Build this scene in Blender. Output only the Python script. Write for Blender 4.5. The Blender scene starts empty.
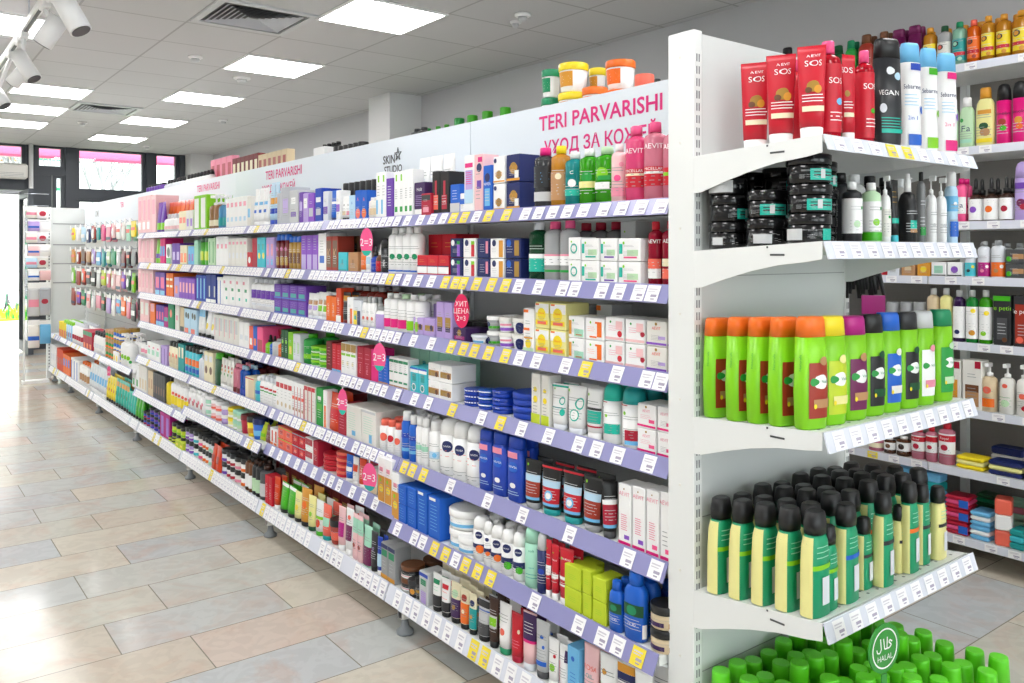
import bpy, bmesh, math, random
from mathutils import Vector, Matrix
rnd = random.Random(7)
scene = bpy.context.scene
COL = scene.collection
H = 1.35                      # camera height above the floor
YAW = math.radians(37.42)
FPX = 833.7
HORIZON = 251.0
# ------------------------------------------------------------------ camera
cam_data = bpy.data.cameras.new('camera')
cam = bpy.data.objects.new('camera', cam_data); COL.objects.link(cam)
cam.location = (0, 0, H)
cam.rotation_euler = (math.pi/2, 0, -YAW)
cam_data.sensor_width = 36.0
cam_data.lens = FPX/1024*36.0
cam_data.shift_y = -(341.5-HORIZON)/1024
cam_data.clip_start = 0.05; cam_data.clip_end = 200
scene.camera = cam
# ------------------------------------------------------------------ world, exposure
world = bpy.data.worlds.new('sky'); scene.world = world; world.use_nodes = True
wn = world.node_tree.nodes; bg = wn['Background']
bg.inputs[0].default_value = (0.93, 0.97, 1.0, 1); bg.inputs[1].default_value = 3.6
scene.view_settings.view_transform = 'Standard'
scene.view_settings.look = 'None'
scene.view_settings.gamma = 1
scene.view_settings.use_curve_mapping = False
scene.view_settings.exposure = 0.45
PANEL_POWER = 13.0
sun_d = bpy.data.lights.new('sun', 'SUN'); sun_d.energy = 3.5; sun_d.angle = 0.02
sun = bpy.data.objects.new('sun', sun_d); COL.objects.link(sun)
sun.rotation_euler = (math.radians(50), 0, math.radians(20)); sun.location = (0, 20, 12)

# ------------------------------------------------------------------ pixel-ray helpers used to survey real positions
CY, SY = math.cos(YAW), math.sin(YAW)
def ray(u, v=251.0):
    a = (u-512)/FPX; b = (HORIZON-v)/FPX
    return CY*a+SY, -SY*a+CY, b
# ------------------------------------------------------------------ colours and materials
PAL = dict(
 white='f4f4f4', offwhite='e6e4de', pearl='dfe3ea', grey='9a9c9e', lightgrey='c9cbcd', silver='b9bcc4', darkgrey='4a4b4e', black='151517', charcoal='26272b',
 red='c8102a', crimson='b01234', darkred='6e1018', brick='a0301f', pink='f0568f', hotpink='e0157c', palepink='f0c3c6', rose='e88fa6', magenta='b3107f',
 coral='f06a55', orange='f0701a', deeporange='d8400f', amber='d9962a', gold='a9822f', yellow='f5dc1e', paleyellow='eee79a', cream='efe5c4', beige='d8c3a0', tan='b98a5e', brown='6b3f22', darkbrown='3a2016',
 green='1f9a3e', lime='84cc16', brightgreen='3fae12', yellowgreen='c3d62a', palegreen='bfe0b8', mint='a5dcc3', darkgreen='0b4f2a', emerald='0c8a5b', teal='139a9a', aqua='3fc0cf', turquoise='12b5a0',
 skyblue='6db8e6', paleblue='b9d9ef', blue='1460c8', royalblue='123fb0', navy='10205e', deepblue='0b2c8c', purple='6a3aa8', darkpurple='3a1a55', violet='8a4fc4', lilac='b9a0dc', lavender='9a96cf', plum='6e1350')
COLWORD = {k: k for k in PAL}
COLWORD.update(offwhite='off-white', lightgrey='light grey', darkgrey='dark grey', darkred='dark red', hotpink='hot pink', palepink='pale pink', deeporange='deep orange',
 paleyellow='pale yellow', darkbrown='dark brown', brightgreen='bright green', yellowgreen='lime yellow', palegreen='pale green', darkgreen='dark green',
 skyblue='sky blue', paleblue='pale blue', royalblue='royal blue', deepblue='deep blue', darkpurple='dark purple')
def lin(h):
    r = []
    for i in (0, 2, 4):
        c = int(h[i:i+2], 16)/255
        r.append(c/12.92 if c <= .04045 else ((c+.055)/1.055)**2.4)
    return (*r, 1)
MATS = {}
def mat(key):
    """key is colour[:finish]; finish p plastic, g gloss, m matt paper, c clear, s metal"""
    if key in MATS: return MATS[key]
    c, _, f = key.partition(':'); f = f or 'p'
    m = bpy.data.materials.new(key.replace(':', '_')); m.use_nodes = True
    nt = m.node_tree; p = nt.nodes['Principled BSDF']
    col = lin(PAL.get(c, c))
    p.inputs['Base Color'].default_value = col
    p.inputs['Roughness'].default_value = dict(p=.38, g=.16, m=.6, c=.12, s=.3)[f]
    if f == 's': p.inputs['Metallic'].default_value = .9
    if f == 'c':
        tr = nt.nodes.new('ShaderNodeBsdfTransparent'); tr.inputs[0].default_value = (*[min(1, x*.8+.2) for x in col[:3]], 1)
        mx = nt.nodes.new('ShaderNodeMixShader'); mx.inputs[0].default_value = .62
        out = nt.nodes['Material Output']
        nt.links.new(tr.outputs[0], mx.inputs[1]); nt.links.new(p.outputs[0], mx.inputs[2]); nt.links.new(mx.outputs[0], out.inputs[0])
    MATS[key] = m
    return m
# ------------------------------------------------------------------ mesh building
class MB:
    def __init__(s): s.v = []; s.f = []; s.m = []; s.sm = []; s.keys = []
    def k(s, key):
        if key not in s.keys: s.keys.append(key)
        return s.keys.index(key)
    def face(s, idx, key, sm=False): s.f.append(tuple(idx)); s.m.append(s.k(key)); s.sm.append(sm)
    def quad(s, pts, key):
        n = len(s.v); s.v += [tuple(p) for p in pts]; s.face(range(n, n+len(pts)), key)
    def box(s, x0, y0, z0, x1, y1, z1, key, c=0.0):
        if c <= 0:
            n = len(s.v)
            s.v += [(x0,y0,z0),(x1,y0,z0),(x1,y1,z0),(x0,y1,z0),(x0,y0,z1),(x1,y0,z1),(x1,y1,z1),(x0,y1,z1)]
            for q in ((3,2,1,0),(4,5,6,7),(0,1,5,4),(1,2,6,5),(2,3,7,6),(3,0,4,7)): s.face([n+i for i in q], key)
            return
        rings = []
        for z, ins in ((z0, c), (z0+c, 0), (z1-c, 0), (z1, c)):
            a, b, d, e = x0+ins, y0+ins, x1-ins, y1-ins
            k = c
            rings.append([(a+k,b,z),(d-k,b,z),(d,b+k,z),(d,e-k,z),(d-k,e,z),(a+k,e,z),(a,e-k,z),(a,b+k,z)])
        s.rings(rings, key, key, key, False)
    def rings(s, rings, key, bot=None, top=None, smooth=True, keyf=None):
        n0 = len(s.v); m = len(rings[0])
        for r in rings: s.v += [tuple(p) for p in r]
        for i in range(len(rings)-1):
            r0 = rings[i]; r1 = rings[i+1]
            dz = abs(r1[0][2]-r0[0][2]); dr = math.hypot(r1[0][0]-r0[0][0], r1[0][1]-r0[0][1])
            for j in range(m):
                a = n0+i*m+j; b = n0+i*m+(j+1) % m
                s.face((a, b, b+m, a+m), keyf[i] if keyf else key, smooth and (dr < 3*dz))
        if bot: s.face([n0+j for j in range(m)][::-1], bot)
        if top: s.face([n0+(len(rings)-1)*m+j for j in range(m)], top)
    def tube(s, p0, p1, r0, r1, key, seg=10, caps=True):
        p0 = Vector(p0); p1 = Vector(p1); d = (p1-p0).normalized()
        a = d.orthogonal().normalized(); b = d.cross(a)
        rs = []
        for p, r in ((p0, r0), (p1, r1)):
            rs.append([p+a*(r*math.cos(t))+b*(r*math.sin(t)) for t in [2*math.pi*i/seg for i in range(seg)]])
        n0 = len(s.v)
        for r in rs: s.v += [tuple(p) for p in r]
        for j in range(seg):
            s.face((n0+j, n0+(j+1) % seg, n0+seg+(j+1) % seg, n0+seg+j), key, True)
        if caps:
            s.face([n0+j for j in range(seg)][::-1], key); s.face([n0+seg+j for j in range(seg)], key)
    def merge(s, o):
        n = len(s.v); s.v += o.v
        for f, m, sm in zip(o.f, o.m, o.sm): s.face([n+i for i in f], o.keys[m], sm)
        return s
    def mesh(s, name):
        me = bpy.data.meshes.new(name); me.from_pydata(s.v, [], s.f)
        for k in s.keys: me.materials.append(k if not isinstance(k, str) else mat(k))
        me.polygons.foreach_set('material_index', s.m); me.polygons.foreach_set('use_smooth', s.sm)
        me.update(); return me
    def build(s, name, parent=None, loc=None, label=None):
        o = bpy.data.objects.new(name, s.mesh(name)); COL.objects.link(o)
        if parent: o.parent = parent
        if loc: o.location = loc
        if label: o['label'] = label
        return o
def tag(o, label, cat, group=None, kind=None):
    o['label'] = label; o['category'] = cat
    if group: o['group'] = group
    if kind: o['kind'] = kind
    return o
def empty(name, loc, rz=0):
    o = bpy.data.objects.new(name, None); COL.objects.link(o); o.location = loc; o.rotation_euler = (0, 0, rz)
    o.empty_display_size = .02
    return o
def structure(name, mb):
    o = mb.build(name); o['kind'] = 'structure'; return o
# ------------------------------------------------------------------ text as triangulated outlines
_TX = {}; DX = [0.0]
def text_tris(t, bold=0.0):
    if (t, bold) in _TX: return _TX[(t, bold)]
    cu = bpy.data.curves.new('lettering', 'FONT'); cu.body = t; cu.size = 1; cu.resolution_u = 3; cu.offset = bold
    cu.align_x = 'CENTER'; cu.align_y = 'CENTER'
    o = bpy.data.objects.new('lettering', cu); COL.objects.link(o)
    dg = bpy.context.evaluated_depsgraph_get(); ev = o.evaluated_get(dg); me = ev.to_mesh()
    vs = [(v.co.x, v.co.y) for v in me.vertices]; fs = [tuple(p.vertices) for p in me.polygons]
    ev.to_mesh_clear(); bpy.data.objects.remove(o); bpy.data.curves.remove(cu)
    _TX[(t, bold)] = (vs, fs); return _TX[(t, bold)]
# ------------------------------------------------------------------ product surfaces
def sup(th, rx, ry, n):
    c, s_ = math.cos(th), math.sin(th)
    return (rx*math.copysign(abs(s_)**(2/n), s_), -ry*math.copysign(abs(c)**(2/n), c))
def ring(z, rx, ry, n, seg, yo=0.0):
    return [(x, y+yo, z) for x, y in (sup(2*math.pi*i/seg, rx, ry, n) for i in range(seg))]
def prof(rg, z):
    if z <= rg[0][0]: return rg[0][1:]
    for a, b in zip(rg, rg[1:]):
        if a[0] <= z <= b[0] and b[0] > a[0]:
            t = (z-a[0])/(b[0]-a[0]); return tuple(a[i]+(b[i]-a[i])*t for i in (1, 2, 3))
    return rg[-1][1:]
def deco(mb, spec, surf, zlo, zhi, w):
    """surf(x, z, off) -> 3D; x in -1..1 across the front, print area zlo..zhi"""
    rg = w < 0; w = abs(w); XS = .64 if rg else 1.0
    off = .0011 if rg else .0006; hh = zhi-zlo
    for it in spec.split():
        c, _, r = it.partition(':'); a = r.split(',')
        if c in 'br':
            if c == 'b': x0, x1, y0, y1, key = -1.7, 1.7, float(a[0]), float(a[1]), a[2]
            elif c == 'r': x0, y0, x1, y1 = map(float, a[:4]); key = a[4]
            x0 += DX[0] if c == 'r' else 0; x1 += DX[0] if c == 'r' else 0; nx = max(1, int(abs(x1-x0)*9)) if rg else 1
            nz = (9 if (y1-y0) > .5 else 3) if rg and (y1-y0) > .2 else 1
            n0 = len(mb.v)
            for j in range(nz+1):
                for i in range(nx+1):
                    mb.v.append(surf(x0+(x1-x0)*i/nx, zlo+hh*(y0+(y1-y0)*j/nz), off))
            for j in range(nz):
                for i in range(nx):
                    p = n0+j*(nx+1)+i; mb.face((p, p+1, p+nx+2, p+nx+1), key, True)
        elif c == 'o':
            x, y, rr = map(float, a[:3]); key = a[3]; asp = float(a[4]) if len(a) > 4 else 1.0
            n0 = len(mb.v); N = 14; W = abs(w)
            x += DX[0]; mb.v.append(surf(x, zlo+hh*y, off))
            for q in (.5, 1):
                for i in range(N):
                    t = 2*math.pi*i/N
                    mb.v.append(surf(x+q*rr*XS*math.cos(t), zlo+hh*y+q*rr*W/2*asp*math.sin(t), off))
            for i in range(N):
                mb.face((n0, n0+1+i, n0+1+(i+1) % N), key, True); mb.face((n0+1+i, n0+1+N+i, n0+1+N+(i+1) % N, n0+1+(i+1) % N), key, True)
        elif c == 'l':
            x0, y0, x1, y1 = map(float, a[:4]); n = int(a[4]); key = a[5]
            x0 += DX[0]; x1 += DX[0]
            for j in range(n):
                yy = y1-(y1-y0)*j/max(1, n-1) if n > 1 else y0; xx = x1-(.0 if j % 2 else .12)*(x1-x0)
                th = min(.012, (y1-y0)/n*.4+.004); n0 = len(mb.v)
                for z in (yy, yy+th):
                    for i in range(3): mb.v.append(surf(x0+(xx-x0)*i/2, zlo+hh*z, off))
                for i in range(2): mb.face((n0+i, n0+i+1, n0+i+4, n0+i+3), key, True)
        elif c in 'tv':
            x, y, sz = map(float, a[:3]); key = a[3]; vs, fs = text_tris(a[4].replace('_', ' '))
            x += DX[0]; n0 = len(mb.v); S = sz*hh*(1.1 if rg else 1.35); W = abs(w)/2/XS
            for px, py in vs:
                if c == 'v': px, py = -py, px
                mb.v.append(surf(x+px*S/W, zlo+hh*y+py*S, off))
            for f_ in fs: mb.face([n0+i for i in f_], key, True)
        off += .00035
def flat_surf(w, d):
    def f(x, z, off):
        hw, hd = w/2, d/2
        if abs(x) <= 1: return (x*hw, -hd-off, z)
        sgn = 1 if x > 0 else -1; t = abs(x)-1
        if t < .001: t = .001
        return (sgn*(hw+off), -hd+min(t, 2)*hd, z)
    return f
def ring_surf(rg, yo=0):
    def f(x, z, off):
        rx, ry, n = prof(rg, z)
        p = sup(x*math.pi/2, rx+off, ry+off, n)
        return (p[0], p[1]+yo, z)
    return f
def loft(mb, rg, key, seg, top=True, bot=True):
    mb.rings([ring(z, rx, ry, n, seg) for z, rx, ry, n in rg], key, key if bot else None, key if top else None)
KIND = {}
def kind(code, name, cat, word):
    def d(f): KIND[code] = (f, name, cat, word); return f
    return d
# every builder returns [(part name, MB, colour key)], ring profile, (zlo, zhi)
@kind('box', 'carton', 'box', 'carton')
def k_box(w, d, h, b, c, seg):
    m = MB(); m.box(-w/2, -d/2, 0, w/2, d/2, h, b+':m' if ':' not in b else b, min(.0018, w*.06))
    if c:  # printed top edge in a second colour
        pass
    return [('carton', m)], flat_surf(w, d), 0.004, h-.004
def two(b, c, body, cap, seg, names=('bottle_body', 'cap')):
    m = MB(); loft(m, body, b, seg); k = MB(); loft(k, cap, c, seg)
    return [(names[0], m), (names[1], k)], ring_surf(body)
@kind('bot', 'shampoo_bottle', 'bottle', 'bottle')
def k_bot(w, d, h, b, c, seg):
    a, e = w/2, d/2
    body = [(0, a*.86, e*.86, 2.6), (.012*h, a*.96, e*.96, 2.6), (.3*h, a, e, 2.6), (.62*h, a, e, 2.6), (.73*h, a*.93, e*.93, 2.5), (.79*h, a*.72, e*.8, 2.3), (.81*h, a*.6, e*.7, 2.2)]
    cap = [(.812*h, a*.62, e*.78, 2.2), (.98*h, a*.57, e*.72, 2.2), (h, a*.48, e*.6, 2.2)]
    p, s = two(b, c, body, cap, seg); return p, s, .03*h, .72*h
@kind('flp', 'shampoo_bottle', 'bottle', 'flip-top bottle')
def k_flp(w, d, h, b, c, seg):
    a, e = w/2, d/2
    body = [(0, a*.84, e*.84, 2.8), (.015*h, a*.93, e*.95, 2.8), (.35*h, a, e, 2.8), (.82*h, a*.9, e*.95, 2.6)]
    cap = [(.822*h, a*.9, e*.96, 2.6), (.97*h, a*.84, e*.86, 2.6), (h, a*.76, e*.7, 2.6)]
    p, s = two(b, c, body, cap, seg); return p, s, .04*h, .81*h
@kind('rnd', 'toner_bottle', 'bottle', 'round bottle')
def k_rnd(w, d, h, b, c, seg):
    a = w/2; e = min(d/2, a)
    body = [(0, a*.9, e*.9, 2.2), (.012*h, a, e, 2.2), (.78*h, a, e, 2.2), (.825*h, a*.9, e*.9, 2.1), (.85*h, a*.62, e*.62, 2), (.87*h, a*.42, min(e, a)*.42, 2)]
    r = a*.52; cap = [(.872*h, r, r, 2), (.99*h, r*.96, r*.96, 2), (h, r*.85, r*.85, 2)]
    p, s = two(b, c, body, cap, seg); return p, s, .04*h, .8*h
@kind('deo', 'deodorant_bottle', 'bottle', 'rounded bottle')
def k_deo(w, d, h, b, c, seg):
    a = w/2; e = min(d/2, a)
    body = [(0, a*.9, e*.9, 2.2), (.012*h, a, e, 2.2), (.72*h, a, e, 2.2)]
    cap = [(.722*h, a*.99, e*.99, 2.2), (.9*h, a*.9, e*.9, 2.2), (.97*h, a*.72, e*.72, 2.1), (h, a*.4, e*.4, 2)]
    p, s = two(b, c, body, cap, seg); return p, s, .03*h, .71*h
@kind('can', 'spray_can', 'can', 'spray can')
def k_can(w, d, h, b, c, seg):
    a = w/2; r = a
    body = [(0, r*.92, r*.92, 2), (.01*h, r, r, 2), (.74*h, r, r, 2), (.79*h, r*.8, r*.8, 2), (.8*h, r*.72, r*.72, 2)]
    cap = [(.802*h, r*.8, r*.8, 2), (.97*h, r*.76, r*.76, 2), (h, r*.6, r*.6, 2)]
    p, s = two(b, c, body, cap, seg, ('can_body', 'cap')); return p, s, .03*h, .73*h
@kind('pmp', 'pump_bottle', 'bottle', 'pump bottle')
def k_pmp(w, d, h, b, c, seg):
    a = w/2; e = min(d/2, a)
    body = [(0, a*.9, e*.9, 2.3), (.012*h, a, e, 2.3), (.6*h, a, e, 2.3), (.68*h, a*.88, e*.88, 2.1), (.72*h, a*.5, a*.5, 2)]
    m = MB(); loft(m, body, b, seg); k = MB(); r = a*.42
    loft(k, [(.722*h, r, r, 2), (.79*h, r, r, 2), (.8*h, r*.6, r*.6, 2), (.81*h, r*.35, r*.35, 2), (.92*h, r*.3, r*.3, 2)], c, max(6, seg//2))
    k.box(-r*.6, -a*1.0, .92*h, r*.6, r*.7, h, c, .001)
    return [('bottle_body', m), ('pump', k)], ring_surf(body), .04*h, .62*h
@kind('spr', 'spray_bottle', 'bottle', 'spray bottle')
def k_spr(w, d, h, b, c, seg):
    a = w/2; e = min(d/2, a)
    body = [(0, a*.9, e*.9, 2.2), (.012*h, a, e, 2.2), (.6*h, a, e, 2.2), (.7*h, a*.75, e*.75, 2), (.74*h, a*.4, a*.4, 2)]
    m = MB(); loft(m, body, b, seg); k = MB(); r = a*.4
    loft(k, [(.742*h, r, r, 2), (.86*h, r*.95, r*.95, 2), (.95*h, r*.7, r*.7, 2), (h, r*.6, r*.6, 2)], c, max(6, seg//2))
    k.tube((0, -r*.5, .93*h), (0, -r*1.3, .93*h), r*.25, r*.2, c, 6)
    return [('bottle_body', m), ('spray_head', k)], ring_surf(body), .04*h, .62*h
@kind('dro', 'dropper_bottle', 'bottle', 'dropper bottle')
def k_dro(w, d, h, b, c, seg):
    a = w/2; e = a
    body = [(0, a*.9, e*.9, 2), (.02*h, a, e, 2), (.52*h, a, e, 2), (.6*h, a*.6, e*.6, 2), (.63*h, a*.4, e*.4, 2)]
    m = MB(); loft(m, body, b, seg); k = MB(); r = a*.5
    loft(k, [(.632*h, r, r, 2), (.74*h, r, r, 2), (.75*h, r*.55, r*.55, 2), (.95*h, r*.5, r*.5, 2), (h, r*.25, r*.25, 2)], c, max(6, seg//2))
    return [('bottle_body', m), ('dropper', k)], ring_surf(body), .04*h, .52*h
@kind('tub', 'cream_tube', 'tube', 'standing tube')
def k_tub(w, d, h, b, c, seg):
    a, e = w/2, d/2
    body = [(.13*h, a*.82, e*.9, 2.1), (.3*h, a*.86, e*.86, 2.2), (.6*h, a*.92, e*.58, 2.3), (.9*h, a*.99, e*.16, 2.8), (.93*h, a, .0016, 3), (h, a, .0012, 3)]
    cap = [(0, a*.72, e*.84, 2.1), (.012*h, a*.76, e*.9, 2.1), (.12*h, a*.8, e*.92, 2.1), (.128*h, a*.7, e*.8, 2.1)]
    p, s = two(b, c, body, cap, seg, ('tube_body', 'cap')); return p, s, .15*h, .97*h
@kind('jar', 'cream_jar', 'jar', 'jar')
def k_jar(w, d, h, b, c, seg):
    r = w/2
    body = [(0, r*.88, r*.88, 2), (.05*h, r*.95, r*.95, 2), (.6*h, r*.95, r*.95, 2), (.64*h, r*.88, r*.88, 2)]
    lid = [(.642*h, r*.98, r*.98, 2), (.66*h, r, r, 2), (.97*h, r, r, 2), (h, r*.94, r*.94, 2)]
    p, s = two(b, c, body, lid, seg, ('jar_body', 'lid')); return p, s, .05*h, .6*h
@kind('pot', 'cream_pot', 'jar', 'tapered pot')
def k_pot(w, d, h, b, c, seg):
    r = w/2
    body = [(0, r*.74, r*.74, 2), (.04*h, r*.8, r*.8, 2), (.74*h, r*.95, r*.95, 2)]
    lid = [(.742*h, r, r, 2), (.76*h, r, r, 2), (.97*h, r, r, 2), (h, r*.96, r*.96, 2)]
    p, s = two(b, c, body, lid, seg, ('pot_body', 'lid')); return p, s, .05*h, .72*h
@kind('tin', 'cream_tin', 'tin', 'flat round tin')
def k_tin(w, d, h, b, c, seg):
    r = w/2
    body = [(0, r*.9, r*.9, 2), (.1*h, r*.97, r*.97, 2), (.52*h, r*.97, r*.97, 2)]
    lid = [(.54*h, r, r, 2), (.92*h, r, r, 2), (h, r*.93, r*.93, 2)]
    p, s = two(b, c, body, lid, seg, ('tin_base', 'lid')); return p, s, .54*h, h
@kind('bag', 'refill_pouch', 'pouch', 'soft pouch')
def k_bag(w, d, h, b, c, seg):
    a, e = w/2, d/2; m = MB()
    rg = [(0, a*.9, e*.7, 3), (.05*h, a*.95, e, 2.6), (.4*h, a*.97, e*.85, 2.4), (.8*h, a, e*.3, 2.6), (.88*h, a, .002, 3), (h, a, .0012, 3)]
    loft(m, rg, b, seg); return [('pouch', m)], ring_surf(rg), .05*h, .95*h
@kind('pak', 'hanging_pack', 'pack', 'hanging pack')
def k_pak(w, d, h, b, c, seg):
    a, e = w/2, d/2; m = MB()
    m.box(-a, -.001, .82*h, a, .001, h, c or b)
    rg = [(0, a*.9, .002, 3), (.06*h, a, e*.7, 2.8), (.4*h, a, e, 2.6), (.75*h, a, e*.6, 2.6), (.83*h, a*.97, .002, 3)]
    loft(m, rg, b, max(8, seg//2)); return [('pack', m)], ring_surf(rg), .05*h, .8*h
@kind('spg', 'sponge_pack', 'sponge', 'wrapped sponge pack')
def k_spg(w, d, h, b, c, seg):
    m = MB(); n = 3; t = h/n
    for i in range(n): m.box(-w/2, -d/2, i*t, w/2, d/2, i*t+t*.97, (b, c, b)[i] if c else b, .006 if t > .014 else .003)
    return [('sponge', m)], flat_surf(w, d), .004, h-.004
FULLCAP = {'rnd', 'bot', 'flp', 'deo', 'can', 'pmp', 'spr', 'dro', 'tub', 'jar', 'pot', 'tin'}
PROTO = {}
CAPW = dict(pmp='pump', spr='spray head', dro='dropper', jar='lid', pot='lid', tin='lid')
def cw(k): 
    k = k.partition(':')[0]; return COLWORD.get(k, 'white')
def make_parts(code, w, d, h, b, c, dec, far):
    key = (code, round(w, 3), round(d, 3), round(h, 3), b, c, dec, far, DX[0])
    if key in PROTO: return PROTO[key]
    f, name, cat, word = KIND[code]
    seg = 10 if far else 24
    parts, surf, z0, z1 = f(w, d, h, b, c, seg)
    if not far and 'l:' not in dec and code not in ('spg', 'gyb', 'grc') and b.partition(':')[0] in PAL:
        ink = 'grey' if sum(lin(PAL[b.partition(':')[0]])[:3]) > 1.2 else 'lightgrey'
        dec = (dec+' ' if dec else '')+f'l:-.5,.22,.5,.42,4,{ink}'+(f' l:-.45,.66,.45,.72,2,{ink}' if 't:' not in dec else '')
    if dec:
        if far: dec = ' '.join(x for x in dec.split() if x[0] not in 'tvl')
        lab = MB(); deco(lab, dec, surf, z0, z1, w if code in ('box', 'spg') else -w)
        if far or len(parts) == 1 and code in ('box', 'bag', 'pak', 'spg'): parts[0][1].merge(lab)
        elif lab.v: parts.append(('label', lab))
    if far:
        m = parts[0][1]
        for p in parts[1:]: m.merge(p[1])
        parts = [(name, m)]
    PROTO[key] = [(n, m.mesh(n)) for n, m in parts]
    return PROTO[key]
ALL = []      # (object, dict) for the label pass
def place(code, x, y, z, w, d, h, b, c='', dec='', rz=0.0, far=False, desc=None, info=None, flip=False):
    f, name, cat, word = KIND[code]
    parts = make_parts(code, w, d, h, b, c, dec, far)
    if len(parts) == 1:
        root = bpy.data.objects.new(name, parts[0][1]); COL.objects.link(root)
    else:
        root = bpy.data.objects.new(name, None); COL.objects.link(root); root.empty_display_size = .02
        for n, me in parts:
            o = bpy.data.objects.new(n, me); COL.objects.link(o); o.parent = root
            if n in ('cap', 'lid', 'pump', 'spray_head', 'dropper') and c and c != b: o['label'] = cw(c)+' '+n.replace('_', ' ')
    root.location = (x, y, z+.0006); root.rotation_euler = (0, 0, rz)
    root['category'] = cat
    if desc is None:
        desc = cw(b)+' '+word
        if code in FULLCAP and c and cw(c) != cw(b): desc += ' with '+cw(c)+' '+CAPW.get(code, 'cap')
        elif dec:
            ks = [q for q in (t.split(':')[1].split(',') for t in dec.split()) if q]
            cols = [w_ for q in ks for w_ in q if w_.partition(':')[0] in PAL and cw(w_) != cw(b)]
            if cols: desc += ' with '+cw(cols[0])+' print'
    ALL.append((root, desc, info or {}))
    return root
ORD = ['first', 'second', 'third', 'fourth', 'fifth', 'sixth', 'seventh', 'eighth', 'ninth', 'tenth', 'eleventh', 'twelfth', 'thirteenth', 'fourteenth', 'fifteenth', 'sixteenth']
NUM = ['zero', 'one', 'two', 'three', 'four', 'five', 'six', 'seven', 'eight', 'nine', 'ten', 'eleven', 'twelve', 'thirteen', 'fourteen', 'fifteen', 'sixteen']
# ------------------------------------------------------------------ setting materials
def nodemat(name, rough=.5):
    m = bpy.data.materials.new(name); m.use_nodes = True; nt = m.node_tree
    p = nt.nodes['Principled BSDF']; p.inputs['Roughness'].default_value = rough
    return m, nt, p
def N(nt, t, **kw):
    n = nt.nodes.new(t)
    for k, v in kw.items(): setattr(n, k, v)
    return n
def floor_mat():
    m, nt, p = nodemat('marble floor tiles', .13); p.inputs['Specular IOR Level'].default_value = .13
    tc = N(nt, 'ShaderNodeTexCoord'); mp = N(nt, 'ShaderNodeMapping')
    mp.inputs['Location'].default_value = (-.28, -.188, 0)
    nt.links.new(tc.outputs['Object'], mp.inputs[0])
    br = N(nt, 'ShaderNodeTexBrick'); br.offset = .37; br.offset_frequency = 2
    br.inputs['Color1'].default_value = (0, 0, 0, 1); br.inputs['Color2'].default_value = (1, 1, 1, 1)
    br.inputs['Mortar'].default_value = (.5, .5, .5, 1)
    br.inputs['Scale'].default_value = 1; br.inputs['Mortar Size'].default_value = .0022; br.inputs['Mortar Smooth'].default_value = .1
    br.inputs['Brick Width'].default_value = .6; br.inputs['Row Height'].default_value = .282
    nt.links.new(mp.outputs[0], br.inputs['Vector'])
    cr = N(nt, 'ShaderNodeValToRGB'); cr.color_ramp.interpolation = 'CONSTANT'
    cols = ['cbc9bd', 'c6c8c5', 'd2cabb', 'c3c6c6', 'cdc4b5', 'd2c4b8', 'c9cac3', 'd3ccbd', 'c4c3bb']
    e = cr.color_ramp.elements; e[0].position = 0; e[0].color = lin(cols[0]); e[1].position = .95; e[1].color = lin(cols[-1])
    for i, cc in enumerate(cols[1:-1]): x = e.new((i+1)/len(cols)); x.color = lin(cc)
    nt.links.new(br.outputs['Color'], cr.inputs[0])
    # veins that differ from tile to tile
    add = N(nt, 'ShaderNodeVectorMath', operation='MULTIPLY_ADD'); add.inputs[1].default_value = (7, 7, 7)
    nt.links.new(br.outputs['Color'], add.inputs[0]); nt.links.new(tc.outputs['Object'], add.inputs[2])
    nz = N(nt, 'ShaderNodeTexNoise'); nz.inputs['Scale'].default_value = 3.2; nz.inputs['Detail'].default_value = 8; nz.inputs['Roughness'].default_value = .62; nz.inputs['Distortion'].default_value = 1.4
    nt.links.new(add.outputs[0], nz.inputs['Vector'])
    r2 = N(nt, 'ShaderNodeValToRGB'); e = r2.color_ramp.elements; e[0].position = .50; e[0].color = (0, 0, 0, 1); e[1].position = .72; e[1].color = (1, 1, 1, 1)
    nt.links.new(nz.outputs['Fac'], r2.inputs[0])
    mx = N(nt, 'ShaderNodeMixRGB'); mx.inputs[2].default_value = lin('c79c84')
    sc = N(nt, 'ShaderNodeMath', operation='MULTIPLY'); sc.inputs[1].default_value = .42
    nt.links.new(r2.outputs[0], sc.inputs[0]); nt.links.new(sc.outputs[0], mx.inputs[0]); nt.links.new(cr.outputs[0], mx.inputs[1])
    n2 = N(nt, 'ShaderNodeTexNoise'); n2.inputs['Scale'].default_value = 9; n2.inputs['Detail'].default_value = 6; n2.inputs['Distortion'].default_value = 2
    nt.links.new(add.outputs[0], n2.inputs['Vector'])
    r3 = N(nt, 'ShaderNodeValToRGB'); e = r3.color_ramp.elements; e[0].position = .47; e[0].color = (.94, .94, .94, 1); e[1].position = .53; e[1].color = (1, 1, 1, 1)
    nt.links.new(n2.outputs['Fac'], r3.inputs[0])
    ml = N(nt, 'ShaderNodeMixRGB', blend_type='MULTIPLY'); ml.inputs[0].default_value = 1
    nt.links.new(mx.outputs[0], ml.inputs[1]); nt.links.new(r3.outputs[0], ml.inputs[2])
    mo = N(nt, 'ShaderNodeMixRGB'); mo.inputs[2].default_value = lin('8d887c')
    nt.links.new(br.outputs['Fac'], mo.inputs[0]); nt.links.new(ml.outputs[0], mo.inputs[1])
    nt.links.new(mo.outputs[0], p.inputs['Base Color'])
    return m
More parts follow.
